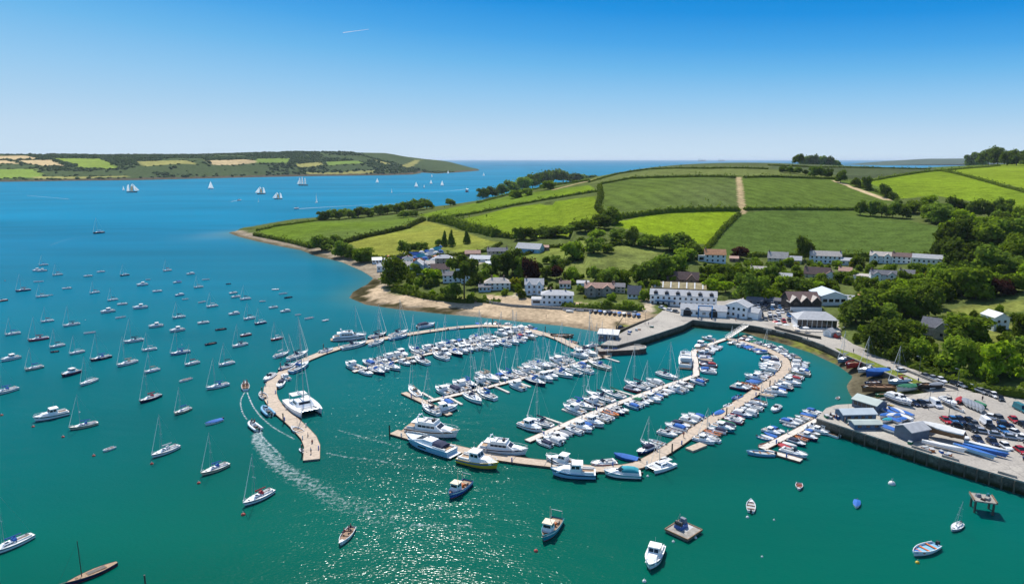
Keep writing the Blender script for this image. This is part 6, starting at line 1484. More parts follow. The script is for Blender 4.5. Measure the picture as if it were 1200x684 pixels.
for x in np.linspace(-.44, .44, 7): b.loft([[(x * 62 / k - .35, -.3, 6 / k + .35), (x * 62 / k + .35, -.3, 6 / k + .35)], [(x * 62 / k - .35, 6.0, 11 / k + .36), (x * 62 / k + .35, 6.0, 11 / k + .36)]], caps=False)
b.build('rooflight', 'coverwhite', root)
root, k = bld('boathouse', 824, 371, 'low white boathouse with black arches facing the water', 0, 'building', gQ); gable_volume(root, 52 / k, 8, 7.5 / k, 5 / k, 'render', 'palegreyroof')
for x in (-.35, .22):
    a = MB(); a.loft([[(x * 52 / k + 1.9 * math.cos(t), y, 1.6 + 2.6 * math.sin(t)) for t in [math.pi * i / 8 for i in range(9)]] + [(x * 52 / k - 1.9, y, 0), (x * 52 / k + 1.9, y, 0)] for y in (-.06, 0)], close=True); a.build('arched_door', 'blackwood', root)
wins(root, 30 / k, 6 / k, 1, 4, ox=-3 / k, wh=1.8, ww=1.6)
root, k = bld('harbour_office', 862, 372, 'white two storey office at the corner of the boathouse', -18, 'building', gQ); gable_volume(root, 26 / k, 9, 13 / k, 5.5 / k, 'render', 'palegreyroof', 'y'); gable_volume(root, 14 / k, 6, 8 / k, 4 / k, 'render', 'palegreyroof', 'x', ox=18 / k, oy=1, name='side_wing'); wins(root, 24 / k, 13 / k, 2, 4, door=2)
root, k = bld('shed', 884, 358, 'dark blue grey shed behind the parked cars', 0, 'shed', gQ); gable_volume(root, 18 / k, 5, 6 / k, 3 / k, 'slatewall', 'slate'); wins(root, 16 / k, 5 / k, 1, 2)
root, k = bld('shed', 905, 357, 'long dark shed against the trees behind the cars', 0, 'shed', gQ); gable_volume(root, 24 / k, 5, 5 / k, 2.5 / k, 'slatewall', 'slate'); wins(root, 22 / k, 4 / k, 1, 3)
root, k = bld('sailing_club', 942, 364, 'black timber clubhouse with three front gables and brownish roof', 22, 'building', gQ); W_ = 36 / k; gable_volume(root, W_, 11, 12 / k, 8 / k, 'blackwood', 'brownroof')
for i in range(3): gable_volume(root, W_ / 3.1, 5, 11 / k, 6 / k, 'blackwood', 'creamroof', 'y', ox=(i - 1) * W_ / 3, oy=-2.2, name='gable_wing'); wins(root, W_ / 3.4, 12 / k, 2, 1, ox=(i - 1) * W_ / 3, oy=-2.2, ww=2.0, wh=1.6)
b = MB(); b.box(-W_ / 2, W_ / 2, -2.9, -2.26, 0, 2.4); b.build('ground_floor', 'render', root)
root, k = bld('boat_shed', 977, 358, 'white shed with long pale blue metal roof behind clubhouse', 24, 'building', gQ); gable_volume(root, 30 / k, 16, 11 / k, 5 / k, 'render', 'metalroof', 'y'); wins(root, 28 / k, 11 / k, 1, 4, wh=1.6, ww=2.2)
root, k = bld('restaurant', 957, 385, 'glass fronted restaurant under a wide grey roof by the wall', 16, 'building', gQ); W_ = 44 / k
b = MB(); b.box(-W_ / 2, W_ / 2, 0, 11, 0, 11 / k); b.build('wall', 'render', root); hip = MB(); hip.add([(-W_ / 2 - .6, -1.2, 11 / k + .02), (W_ / 2 + .6, -1.2, 11 / k + .02), (W_ / 2 + .6, 11.6, 11 / k + .02), (-W_ / 2 - .6, 11.6, 11 / k + .02), (-W_ / 2 + 4, 5.2, 18 / k), (W_ / 2 - 4, 5.2, 18 / k)], [(0, 1, 5, 4), (1, 2, 5), (2, 3, 4, 5), (3, 0, 4), (3, 2, 1, 0)]); hip.build('roof', 'palegreyroof', root)
for i in range(8): b = MB(); x = -W_ / 2 + W_ * (i + .5) / 8; b.box(x - W_ / 18, x + W_ / 18, -.06, 0, .5, 10 / k); b.build('window', 'glass', root)
b = MB(); b.box(-W_ / 2 - 2, W_ / 2, -6.5, -.1, -.5, .35); b.build('terrace', 'plankpale', root); b = MB(); b.tube([(-W_ / 2 - 2, -6.4, 1.3), (W_ / 2, -6.4, 1.3)], .06, 4)
for x in np.linspace(-W_ / 2 - 2, W_ / 2, 14): b.tube([(x, -6.4, .3), (x, -6.4, 1.3)], .05, 4)
b.build('railing', 'alu', root)
root, k = bld('hut', 969, 394, 'small grey hut with pale pitched roof at the road edge', -30, 'hut', gQ); gable_volume(root, 10 / k, 3.5, 5.5 / k, 3.5 / k, 'render', 'palegreyroof', 'y'); b = MB(); b.box(-.9, .9, -.05, 0, 0, 2); b.build('door', 'coverwhite', root)
root, k = bld('kiosk', 979, 396, 'tiny red kiosk beside the grey hut', -30, 'kiosk', gQ); gable_volume(root, 5 / k, 2.4, 4 / k, 2 / k, 'red', 'slate', 'y')
def parasol(px, py, col, lab):
    p = T(px, py); r_ = empty('parasol', p); m = MB(); m.tube([(0, 0, 0), (0, 0, 2.5)], .05, 5); m.build('pole', 'alu', r_); c = MB(); c.lathe([(1.5, 2.1), (.8, 2.4), (.02, 2.65)], 8); c.build('canopy', col, r_); tag(r_, lab, 'parasol', 'parasols on the terrace')
for px, py, c, lab in [(912, 384, 'coverwhite', 'white parasol at the end of restaurant terrace'), (921, 385.5, 'coverwhite', 'white parasol on the terrace next to red one'), (908, 382, 'red', 'red parasol on the restaurant terrace'), (932, 387, 'coverwhite', 'white parasol in the middle of terrace'), (944, 389, 'coverwhite', 'white parasol nearest the restaurant corner')]: parasol(px, py, c, lab)
# low stone walls of the waterfront
def wall_line(px, h, th, label, z=None, m='stonewall', name='wall_along_quay'):
    W = [T(*p) for p in px]; o = W[0]; b = MB(); secs = []
    for i, p in enumerate(W):
        a, c = W[max(i - 1, 0)], W[min(i + 1, len(W) - 1)]; t = np.array((c[0] - a[0], c[1] - a[1])); t /= np.linalg.norm(t); zz = Zat(p[0], p[1])
        secs.append([(p[0] - t[1] * s * th / 2 , p[1] + t[0] * s * th / 2, zz + q) for s, q in ((-1, -.3), (-1, h), (1, h), (1, -.3))])
    b.loft(secs, close=True); return tag(b.build('low_wall', m), label, 'wall', None)
wall_line([(908, 386.5), (922, 389.5), (945, 394), (962, 397)], 1.1, .5, 'dark low wall between terrace and waterfront road'); wall_line([(708, 396.5), (722, 391), (736, 385.8), (752, 379.3), (766, 373.5)], 1.4, .7, 'dark parapet wall along the beach side of pier'); wall_line([(1050, 430), (1072, 439), (1100, 450.5), (1122, 456.5)], .9, .5, 'pale wall between the road and the creek boats', m='stone')
wall_line([(560, 353), (600, 359), (650, 362), (700, 365), (718, 367)], 1.2, .6, 'long retaining wall at the top of the beach', m='stone')
wall_line([(1012, 473.2), (1050, 466.3), (1088, 460.3)], .7, .6, 'kerb wall along the creek side of car park', m='stone')
def fringe(px, n, h, label):
    """a row of coping blocks along a quay edge"""
    W = dense([G2(*p, QZ) for p in px], 6.0)
    for i, (a, c) in enumerate(zip(W, W[1:])):
        if i % 3 == 2: continue
        b = MB(); L = math.dist(a, c); b.taper(-L * .32, L * .32, -.25, .25, 0, h, .08, .08, .05); o = b.build('kerb_block', 'stone'); o.location = (a[0] * .5 + c[0] * .5, a[1] * .5 + c[1] * .5, QZ); o.rotation_euler = (0, 0, math.atan2(c[1] - a[1], c[0] - a[0]))
        pend(o, 'long stone kerb block', 'on ' + label, 'kerb block', 'kerb blocks on the quay edges', topx(o.location)[0])
fringe([(1062, 521.5), (1098, 532.8), (1198, 561.8)], 12, .55, 'car park quay edge'); fringe([(892, 385), (922, 391.7), (954, 401.2), (984, 412)], 10, .5, 'waterfront road edge')
# wall down to the water: ladder-like timber fenders
for i, px in enumerate(np.linspace(985, 1190, 15)):
    f_ = (px - 957) / (1200 - 957); py = 490.5 + f_ * 73.5; p = G2(px, py + 1.2, QZ)
    b = MB(); b.box(-.16, .16, -.14, .14, -1.2, 3.3); o = b.build('timber_fender', 'darkpole'); o.location = (p[0], p[1], 0); o.rotation_euler = (0, 0, -.3); pend(o, 'dark timber fender', 'on the car park quay wall', 'fender', 'timber fenders of the quay', px)

# pier end: landing stage, hut on piles
p0, p1 = G2(699, 409, 2.0), G2(757, 406.5, 2.0); L = math.dist(p0, p1)
root = empty('landing_stage', ((p0[0] + p1[0]) / 2, (p0[1] + p1[1]) / 2, 0), math.atan2(p1[1] - p0[1], p1[0] - p0[0])); tag(root, 'dark rusty round ended landing stage at the pier head', 'landing stage')
ol = [(-L / 2, -3.6), (L / 2 - 4, -3.6)] + [(L / 2 - 4 + 4 * math.cos(t), 3.6 * math.sin(t)) for t in np.linspace(-1.5, 1.5, 9)] + [(L / 2 - 4, 3.6), (-L / 2, 3.6)]
b = MB(); b.prism(ol, -3, 2.0); b.build('wall', 'rust', root); b = MB(); b.prism([(x * .96, y * .9) for x, y in ol], 2.0, 2.03); b.build('deck', 'stone', root)
b = MB(); b.tube([(x * .985, y * .97, 2.25) for x, y in ol[1:-1]], .25, 6); b.build('coping', 'plankpale', root)
p = G2(712, 402.5, 1.5); root = empty('quay_hut', (p[0], p[1], 0), face(p, -8)); tag(root, 'dark blue hut with white roof standing on piles', 'hut')
b = MB(); b.box(-4.2, 4.2, 0, 5, 2.2, 5.6); b.build('wall', 'bluewall', root); b = MB(); b.loft([[(x, -.5, 5.6), (x, -.5, 5.8), (x, 5.5, 6.7), (x, 5.5, 6.5)] for x in (-4.6, 4.6)], close=True); b.build('roof', 'coverwhite', root)
for x in (-3.8, 0, 3.8):
    for y in (.4, 4.6): b = MB(); b.tube([(x, y, -3), (x, y, 2.2)], .2, 6); b.build('pile', 'darkpole', root)
for x in (-2.6, 0, 2.6): b = MB(); b.box(x - .8, x + .8, -.05, 0, 3.4, 4.9); b.build('window', 'glass', root)
# boat hoist in front of the boathouse
p = T(826, 373.5); root = empty('boat_hoist', p, face(p)); root.scale = (.8, .8, .66); tag(root, 'blue boat hoist frame on the quay edge', 'boat hoist')
for x in (-4, 4):
    for y in (0, 6): b = MB(); b.box(x - .35, x + .35, y - .35, y + .35, 0, 7.2); b.build('leg', 'hoistblue', root); b = MB(); b.tube([(x - .3, y, .5), (x + .3, y, .5)], .5, 10); b.build('wheel', 'rubber', root)
    b = MB(); b.box(x - .4, x + .4, -.4, 6.4, 7.2, 7.9); b.build('side_beam', 'hoistblue', root)
b = MB(); b.box(-4.4, 4.4, 5.6, 6.4, 7.9, 8.6); b.build('cross_beam', 'hoistblue', root)
for y in (1.5, 4.5): b = MB(); b.tube([(-3.9, y, 7.2), (-2, y, 3.2), (2, y, 3.2), (3.9, y, 7.2)], .12, 5); b.build('sling', 'coverwhite', root)
# small crane on the pier
p = T(722, 394); root = empty('pier_crane', p, 0.4); tag(root, 'thin dark derrick crane on the stone pier', 'crane'); b = MB(); b.tube([(0, 0, 0), (0, 0, 5)], .25, 6); b.build('post', 'blackwood', root); b = MB(); b.tube([(0, 0, 4.5), (6, 2, 10)], .14, 5); b.build('jib', 'blackwood', root); b = MB(); b.tube([(6, 2, 10), (6, 2, 5)], .04, 4); b.build('cable', 'black', root)
# ---- sheds on the car park quay
gC = 'sheds on the car park quay'
root, k = bld('net_shed', 1012, 480, 'slate walled shed with pale green roof beside the creek', -28, 'shed', gC); gable_volume(root, 29 / k, 6, 9 / k, 4 / k, 'slatewall', 'greenroof'); wins(root, 26 / k, 9 / k, 1, 5, wh=1.6)
root, k = bld('boat_store', 1007, 493, 'long blue grey store with shining pale ridge roof', 32, 'shed', gC); gable_volume(root, 40 / k, 4.6, 8 / k, 3.4 / k, 'bluewall', 'metalroof'); wins(root, 34 / k, 7 / k, 1, 4); 
root, k = bld('tackle_store', 1017, 503, 'low dark store in front of the long blue grey store', 30, 'shed', gC); gable_volume(root, 32 / k, 3.4, 6 / k, 1.6 / k, 'bluewall', 'greenroof'); wins(root, 30 / k, 6 / k, 1, 3)
root, k = bld('grey_shed', 1057, 514, 'square grey shed with light grey pitched roof near the quay edge', -38, 'shed', gC); gable_volume(root, 22 / k, 7, 12 / k, 5 / k, 'slatewall', 'palegreyroof', 'y')

# ---- the green that wraps the houses
AV = []
for p in BPOS:
    u = np.array(p[:2]) / math.hypot(p[0], p[1]); AV += [(*(np.array(p[:2]) + u * 4), 9.5), (*(np.array(p[:2]) - u * 5), 6.5), (p[0] + 8, p[1] + 3, 5), (p[0] - 8, p[1] + 3, 5)]
scatter('in the gardens round the villa', 'shrubs and trees round the houses', [(560, 346), (600, 334), (660, 326), (760, 326), (772, 346), (752, 357), (690, 350), (600, 350)], 8.0, (3, 6), ['s0', 's2', 's1', 's0', 'r0', 's2', 'd1'], 21, avoid=AV)
scatter('between the campsite and the beach', 'shrubs and trees round the houses', [(450, 318), (480, 312), (560, 316), (600, 326), (575, 340), (500, 338), (460, 332)], 8.5, (3, 6.5), ['s0', 's2', 'd0', 's2', 'r2', 's1'], 22, avoid=AV)
scatter('below the hillside row', 'shrubs and trees round the houses', [(815, 318), (880, 312), (1000, 313), (1100, 314), (1100, 345), (1000, 348), (985, 345), (905, 340), (830, 338)], 10.5, (4, 7), ['s0', 's2', 'r1', 'd2', 's1', 'r3', 'b0'], 23, avoid=AV)
scatter('on the slope above the clubhouse', 'shrubs and trees round the houses', [(985, 348), (1060, 340), (1110, 350), (1090, 366), (1040, 372), (990, 368)], 9, (5, 8), ['r1', 'd2', 's1', 'r3', 'd0'], 24, avoid=AV)
scatter('behind the field hedges', 'shrubs and trees round the houses', [(590, 316), (640, 312), (660, 318), (760, 333), (800, 325), (770, 312), (740, 330), (655, 326)], 9, (3, 6), ['s2', 'd1', 's0', 'r0'], 25, avoid=AV)
scatter('on the grass round the tower house', 'shrubs and trees round the houses', [(1060, 412), (1075, 392), (1120, 372), (1160, 360), (1210, 362), (1210, 425), (1140, 425), (1090, 420)], 11, (2.5, 5), ['s0', 's2', 's1', 's2'], 26, avoid=AV)
scatter('on the bank by the chapel road', 'shrubs and trees round the houses', [(985, 392), (1000, 385), (1080, 412), (1140, 440), (1130, 446), (1060, 424), (1010, 404)], 8, (3, 5.5), ['s0', 's2', 's1', 'r2'], 27, avoid=AV)
scatter('at the foot of the hill fields', 'shrubs and trees round the houses', [(800, 296), (830, 300), (880, 304), (1000, 303), (1100, 303), (1100, 312), (900, 311), (800, 312)], 12, (3, 5), ['s2', 's0'], 28, avoid=AV)
# ================================================================== VEHICLES
def mk_car(name, L, W, H, van=False):
    r_ = empty(name); h0 = H * (.55 if not van else .5)
    b = MB(); b.loft([[(x, y * W / 2, z) for y, z in ((-.96, .28), (-1, zt * .7), (-.9, zt), (.9, zt), (1, zt * .7), (.96, .28))] for x, zt in ((-L / 2, h0 * .85), (-L / 2 + .15, h0), (-L * .2, h0 * 1.02), (L * .2, h0), (L * .42, h0 * .84), (L / 2, h0 * .62))]); b.build('body', 'gelcoat', r_)
    c = MB(); x0, x1 = (-L / 2 + .1, L * .3) if van else (-L * .42, L * .22)
    c.taper(x0, x1, -W * .44, W * .44, h0, H - .06, .08 if van else .45, .5 if van else .75, .12); ca = c.build('cabin', 'gelcoat' if van else 'glass', r_)
    t = MB(); t.box(x0 + (.1 if van else .5), x1 - (.5 if van else .8), -W * .38, W * .38, H - .07, H); t.build('roof', 'gelcoat', r_)
    if van:
        w_ = MB(); w_.add([(x1 - .03, -W * .38, h0 + .1), (x1 - .03, W * .38, h0 + .1), (x1 - .42, W * .34, H - .2), (x1 - .42, -W * .34, H - .2)], [(0, 1, 2, 3)]); w_.build('windscreen', 'glass', ca)
    for sx in (-.3, .31):
        for sy in (-1, 1):
            w_ = MB(); w_.tube([(L * sx, sy * (W / 2 - .2), .31), (L * sx, sy * (W / 2 + .02), .31)], .31, 10); wo = w_.build('wheel', 'rubber', r_)
            w_ = MB(); w_.tube([(L * sx, sy * (W / 2 + .02), .31), (L * sx, sy * (W / 2 + .035), .31)], .18, 8); w_.build('rim', 'alu', wo)
    for sy in (-1, 1):
        l_ = MB(); l_.box(L / 2 - .12, L / 2 - .02, sy * W * .36 - .18, sy * W * .36 + .18, h0 * .66, h0 * .8); l_.build('headlight', 'deckwhite', r_)
        l_ = MB(); l_.box(-L / 2 - .02, -L / 2 + .06, sy * W * .38 - .14, sy * W * .38 + .14, h0 * .6, h0 * .85); l_.build('tail_light', 'coverred', r_)
    return r_
CARS = {'car': mk_car('car', 4.3, 1.8, 1.48), 'van': mk_car('van', 5.2, 2.0, 2.2, True), 'suv': mk_car('car', 4.6, 1.9, 1.75)}
defmat('carwhite', (.78, .78, .78), .25); defmat('carsilver', (.45, .46, .48), .25, metal=.4); defmat('carblack', (.015, .016, .018), .2); defmat('carnavy', (.012, .022, .06), .2); defmat('carred', (.38, .015, .02), .25); defmat('carblue', (.04, .16, .38), .25); defmat('cargrey', (.13, .135, .14), .25); defmat('carteal', (.03, .16, .19), .25)
CN = {'w': ('carwhite', 'white'), 's': ('carsilver', 'silver'), 'k': ('carblack', 'black'), 'n': ('carnavy', 'navy'), 'r': ('carred', 'red'), 'b': ('carblue', 'blue'), 'g': ('cargrey', 'dark grey'), 't': ('carteal', 'teal')}
def car(px, py, dx, dy, c, zone, group, kind='car'):
    p = T(px, py); a, b_ = G2(px - dx, py - dy, p[2]), G2(px + dx, py + dy, p[2]); m, nm = CN[c]
    paint = {'body': m, 'roof': m}
    if kind == 'van': paint['cabin'] = m
    o = dup(CARS[kind], p, math.atan2(b_[1] - a[1], b_[0] - a[0]), 1.0, paint)
    pend(o, f"{nm} {'van' if kind == 'van' else 'tall car' if kind == 'suv' else 'car'}", zone, 'van' if kind == 'van' else 'car', group, px)
gP = 'cars on the quay car park'; zP = 'in the quay car park'
for x, y, dx, dy, c, k in [(1108, 494, 6, 4.5, 'r', 'car'), (1117, 493.5, 6, 4, 'b', 'car'), (1125, 494.5, 6, 4, 'n', 'suv'), (1124, 500.5, 7, 1.5, 'k', 'car'), (1136, 496, 6, 4, 'k', 'suv'), (1138, 504, 6, 3, 'k', 'suv'), (1142, 498.5, 6, 4.5, 'g', 'car'), (1156, 498, 6, 4.5, 'w', 'van'), (1152, 507, 7, 1, 's', 'car'), (1162, 503, 6, 3, 'k', 'car'), (1163, 490.5, 6, 1.5, 'w', 'car'), (1171, 492.5, 6, 3.5, 'g', 'suv'), (1178, 498.5, 7, 1, 'n', 'car'), (1188, 493.5, 5, 4, 'r', 'car'), (1175, 505.5, 6, 3.5, 'b', 'car'), (1168, 511, 7, 1, 's', 'car'), (1190, 508.5, 6, 2, 'w', 'car'), (1186, 514, 7, 1, 's', 'car'), (1199, 499.5, 5, 3, 'k', 'car'), (1196, 481, 6, 3, 't', 'van'), (1201, 515, 5, 1, 'w', 'car'),
                        (1112, 508.5, 5, 4, 'r', 'car'), (1128, 512, 6, 4.5, 'w', 'car'), (1146, 517, 5, 4, 'n', 'car'), (1163, 520, 6, 5, 'n', 'suv'), (1178, 524.5, 6, 4, 'w', 'car'), (1196, 529.5, 6, 4, 'r', 'car'), (1208, 524, 6, 4, 'k', 'car'), (1064, 473, 5, 2.5, 'k', 'car'), (1071, 474, 5, 2.5, 'n', 'car'), (1080, 475, 5, 3, 'k', 'suv'), (1087, 474.5, 5, 3, 's', 'car'), (1096, 475.5, 6, 3.5, 'w', 'van')]: car(x, y, dx, dy, c, zP, gP, k)
gR = 'cars along the waterfront road'
for x, y, dx, dy, c, k in [(1056.5, 435, 6, -.5, 'w', 'car'), (1085, 442, 6, 2.5, 'g', 'car'), (1094, 444.5, 5, 2.2, 's', 'car'), (1103, 446.5, 5, 2.5, 'w', 'car'), (1119, 450.5, 5, 2.2, 'k', 'car'), (1127, 452.5, 5, 2.3, 's', 'car'), (1141, 455, 5, 2, 'w', 'car'), (1150, 459.5, 5, 2, 's', 'car'), (1158, 462, 5, 2.3, 'g', 'car'), (1165, 464.5, 4, 2.5, 'w', 'car'), (1172, 468, 3, 3, 'k', 'car')]: car(x, y, dx, dy, c, 'beside the waterfront road', gR, k)
gK = 'cars beside the clubhouse'; rc = random.Random(3)
for row, (a, b_, n) in enumerate([((872, 362), (905, 357.5), 9), ((874, 367), (918, 360.5), 11), ((878, 373), (926, 364.5), 11), ((897, 375), (930, 370), 7), ((912, 379), (938, 374), 5)]):
    for i in range(n):
        if rc.random() < .12: continue
        u = i / (n - 1); car(a[0] + (b_[0] - a[0]) * u, a[1] + (b_[1] - a[1]) * u, 2.5, 2.2 + .4 * rc.random(), rc.choice('wwsskkngrbwsg'), 'by the clubhouse, row ' + ('against sheds', 'in front of sheds', 'in the middle', 'before the clubhouse', 'beside the terrace')[row], gK, rc.choice(['car', 'car', 'suv', 'van' if rc.random() < .3 else 'car']))
for x, y, c, k in [(925, 358, 'r', 'van'), (838, 366, 's', 'car'), (792, 366, 'g', 'car'), (785, 364.5, 'w', 'car'), (745, 368, 's', 'car'), (776, 361.5, 'w', 'car')]: car(x, y, 3, .8, c, 'on the waterfront', gK, k)
car(728, 385.5, 3.5, -1.2, 'k', 'on the stone pier', gK, 'suv'); car(706, 357, 3, 0, 's', 'in the stone house garden', gK); car(632, 355.8, 3, .2, 'k', 'under the villa extension', gK); car(443, 303.5, 3, .3, 'k', 'at the edge of yellow field', gK); car(453, 301.5, 3, -.6, 'k', 'at the edge of yellow field', gK); car(1042, 340, 3, .4, 's', 'outside the tree hidden house', gK); car(568, 317, 2.5, -1.4, 'w', 'on the farm lane', gK); car(565, 320, 2.5, -1.4, 's', 'on the farm lane', gK)

# ================================================================== BOATS ASHORE
gA = 'boats ashore'
def ashore(k_, st, bw, hl, cv, L_, lab, lift=.45, **kw):
    p = T((st[0] + bw[0]) / 2, (st[1] + bw[1]) / 2); o = boat2(k_, st, bw, hl, cv, label=lab, z=p[2] + lift, group=gA, L=L_, **kw); q = T((st[0] + bw[0]) / 2, (st[1] + bw[1]) / 2); o.location = (q[0], q[1], q[2] + lift * L_ / BOATS[k_][1] + .02); return o
ND = ('outboard',)
for i in range(11):
    x = 692 + i * 5.6; cv = ['covernavy', 'coverwhite', 'coverblue', 'covergrey'][i * 7 % 4]
    ashore('covered', (x + 1, 362.8 + i * .55), (x - 1.2, 368.5 + i * .5), ['gelcoat', 'navy', 'wood'][i % 3], cv, 5.2, f"{ORD[i]} small boat from the villa end of row drawn up on beach", drop=ND)
for i, (x, y, cv) in enumerate([(664, 363.5, 'covernavy'), (672, 363, 'coverwhite'), (680, 364, 'covernavy'), (668, 365.5, 'coverwhite'), (686, 363.6, 'covergrey')]): ashore('covered', (x - 2.5, y), (x + 2.5, y + .4), 'gelcoat', cv, 4.2, f"{ORD[i]} dinghy of the scattered ones on the sand before the villa", drop=ND)
for k_, st, bw, hl, cv, L_, lab in [('smallsloop', (999, 422), (979, 427), 'paleblue', 'coverwhite', 9, 'pale grey boat afloat at the creek mouth'), ('launch', (1014, 427), (988, 434), 'red', None, 12, 'long red hulled boat aground at the creek edge'), ('sloop', (1032, 435), (1002, 438), 'gelcoat', 'coverwhite', 10, 'white yacht aground behind the blue tarpaulin boat'), ('covered', (1040, 439), (1013, 443), 'blue', 'coverblue', 11, 'big boat wrapped in bright blue tarpaulin in the creek'), ('sloop', (1066, 449), (1040, 452), 'paleblue', 'coverred', 10, 'pale blue yacht with red cover aground in creek'), ('covered', (1072, 457), (1051, 460), 'gelcoat', 'covergreen', 9, 'boat under bright green cover in the creek'), ('launch', (1042, 459), (1012, 460), 'wood', None, 12, 'old brown wooden hulk lying in creek mud'), ('open', (1030, 451), (1013, 453), 'navy', None, 7, 'dark blue open boat next to the wooden hulk'), ('launch', (1102, 455), (1073, 456), 'black', None, 9, 'dark boat hauled out under the creek wall'), ('covered', (1103, 453), (1088, 457), 'gelcoat', 'covergrey', 7, 'grey covered boat at the top of creek'), ('launch', (1041, 464), (1026, 466), 'green', None, 6, 'green and white skiff lying against car park wall')]: ashore(k_, st, bw, hl, cv, L_, lab, .55)
for i, (x, y, cv, an) in enumerate([(1034, 481.5, 'coverwhite', 1), (1040, 484, 'coverblue', 1), (1047, 482.5, 'coverblue', 1), (1054, 484, 'coverwhite', 1), (1062, 486.5, 'coverblue', 1), (1036, 489, 'coverblue', 2), (1044, 489, 'coverwhite', 2), (1052, 489, 'coverblue', 2), (1061, 491, 'coverwhite', 1), (1047, 494, 'coverblue', 1), (1039, 494.5, 'coverteal', 2), (1055, 494, 'coverblue', 2)]):
    d = (5, 2) if an == 1 else (5.5, -1.6); ashore('covered', (x + d[0], y + d[1]), (x - d[0], y - d[1]), 'gelcoat', cv, 4.6, f"{ORD[i]} boat of the park of {COV_DESC[cv]} covered dinghies behind sheds", drop=ND)
for i, (x, y) in enumerate([(1050, 471), (1057, 472.5)]): ashore('canopy', (x - 6, y - 2), (x + 6, y + 3), 'gelcoat', 'coverwhite', 7.5, f"{('first', 'second')[i]} white motorboat on trailer by the car park kerb wall", .9)
ashore('sport', (1106, 472), (1117, 478), 'gelcoat', None, 7, 'white speedboat on trailer beside white van', .9); ashore('covered', (1122, 474), (1126, 468), 'red', 'coverred', 5, 'red covered boat standing among the grey wrapped ones', .6)
for i in range(5): ashore('covered', (1130 + i * 4, 470 + i * 2), (1134 + i * 4, 479 + i * 1.4), 'gelcoat', 'covergrey', 6, f"{ORD[i]} of five grey wrapped boats in the car park", .6, drop=ND)
ashore('covered', (1145, 474), (1154, 478.5), 'green', 'covergreen', 5, 'green covered boat at the end of grey wrapped ones', .5); ashore('launch', (1119, 478), (1128, 483), 'gelcoat', None, 5, 'white dinghy on the tarmac before the wrapped boats', .3)
ashore('covered', (1118, 517), (1088, 510), 'wood', 'coverwhite', 10.5, 'wooden hull under a white cabin like cover by the grey shed', 1.0, drop=ND)
ashore('open', (1072, 509), (1082, 502), 'gelcoat', None, 6.5, 'white and blue boat standing next to the grey shed', .5, deck='blue'); ashore('open', (1084, 508), (1092, 501), 'gelcoat', None, 6.5, 'second white boat next to the grey shed', .5)
ashore('covered', (1047, 507), (1032, 502), 'gelcoat', 'coverblue', 6, 'white boat squeezed between store and grey shed', .4)
for st, bw, hl, cv, lab in [((1131, 521), (1181, 533.5), 'paleblue', 'coverwhite', 'white topped rowing gig, innermost of the long gigs'), ((1129, 524.5), (1180, 537), 'blue', 'coverblue', 'blue rowing gig, middle one of the long gigs'), ((1117, 524), (1166, 539.5), 'paleblue', 'coverblue', 'pale rowing gig nearest the quay edge'), ((1085, 521), (1127, 530.5), 'gelcoat', 'coverwhite', 'white rowing gig lying along the quay kerb')]: ashore('gig', st, bw, hl, cv, 10.5, lab, .6)
for i, (x, y, c) in enumerate([(1026, 473, 'yellow'), (1031, 474.5, 'orange'), (1036, 475, 'green'), (1041, 475.5, 'yellow')]):
    p = T(x, y); b = MB(); L = 4.0; b.loft([[(L * (t - .5), .36 * math.sin(math.pi * t) ** .7 * math.cos(a), .25 + .2 * math.sin(math.pi * t) ** .7 * math.sin(a)) for a in [k * math.pi / 4 for k in range(8)]] for t in (.01, .15, .35, .5, .65, .85, .99)], close=True); r_ = empty('kayak', p, .6 - .8 * (i % 2)); b.build('hull', c, r_); q = MB(); q.box(-.5, .4, -.22, .22, .40, .47); q.build('seat_well', 'black', r_)
    tag(r_, f"{HULL_DESC[c]} kayak on the ground behind green roofed shed{', farthest from it' if i == 3 else ''}", 'kayak', 'kayaks on the quay')

# ================================================================== CAMPSITE
TENTS = []
def mk_tent():
    a = empty('tent'); b = MB(); b.loft([[(x, -1.7 * s, 0), (x, 0, 2.0 * s), (x, 1.7 * s, 0)] for x, s in ((-2.4, .8), (-1, 1.0), (1.2, 1.0), (2.4, .9))]); b.build('flysheet', 'coverblue', a); d = MB(); d.add([(2.43, -.6, 0), (2.43, .6, 0), (2.43, 0, 1.4)], [(0, 1, 2)]); d.build('door', 'covergrey', a)
    c = empty('tent'); b = MB(); b.lathe([(2.1, 0), (1.9, .8), (1.3, 1.5), (.5, 1.85), (.05, 1.9)], 10); b.build('flysheet', 'coverblue', c); d = MB(); d.box(1.55, 2.05, -.5, .5, 0, 1.1); d.build('door', 'covergrey', c)
    return [a, c]
TENTS = mk_tent(); rc = random.Random(12)
TP = [(474, 300), (481, 297.5), (488, 299), (494, 297), (500, 295.5), (506, 294), (512, 293), (516, 296), (479, 302), (486, 303.5), (493, 301.5), (499, 300), (505, 298.5), (511, 298), (518, 299), (484, 306.5), (491, 306), (498, 304.5), (504, 303), (510, 302), (502, 307.5), (508, 306), (463, 303), (456, 301.8), (516, 289.8), (514, 304), (470, 303.5)]
for i, (x, y) in enumerate(TP):
    c = ['coverblue', 'coverblue', 'coverwhite', 'coverteal', 'covernavy', 'coverblue', 'orange', 'coverwhite'][rc.randrange(8)]; p = T(x, y); o = dup(TENTS[i % 2], p, rc.random() * 6.28, 1.0 + .45 * rc.random(), {'flysheet': c}); pend(o, f"{COV_DESC.get(c, 'orange')} {'ridge' if i % 2 == 0 else 'dome'} tent", 'on the village campsite', 'tent', 'tents on the campsite', x)

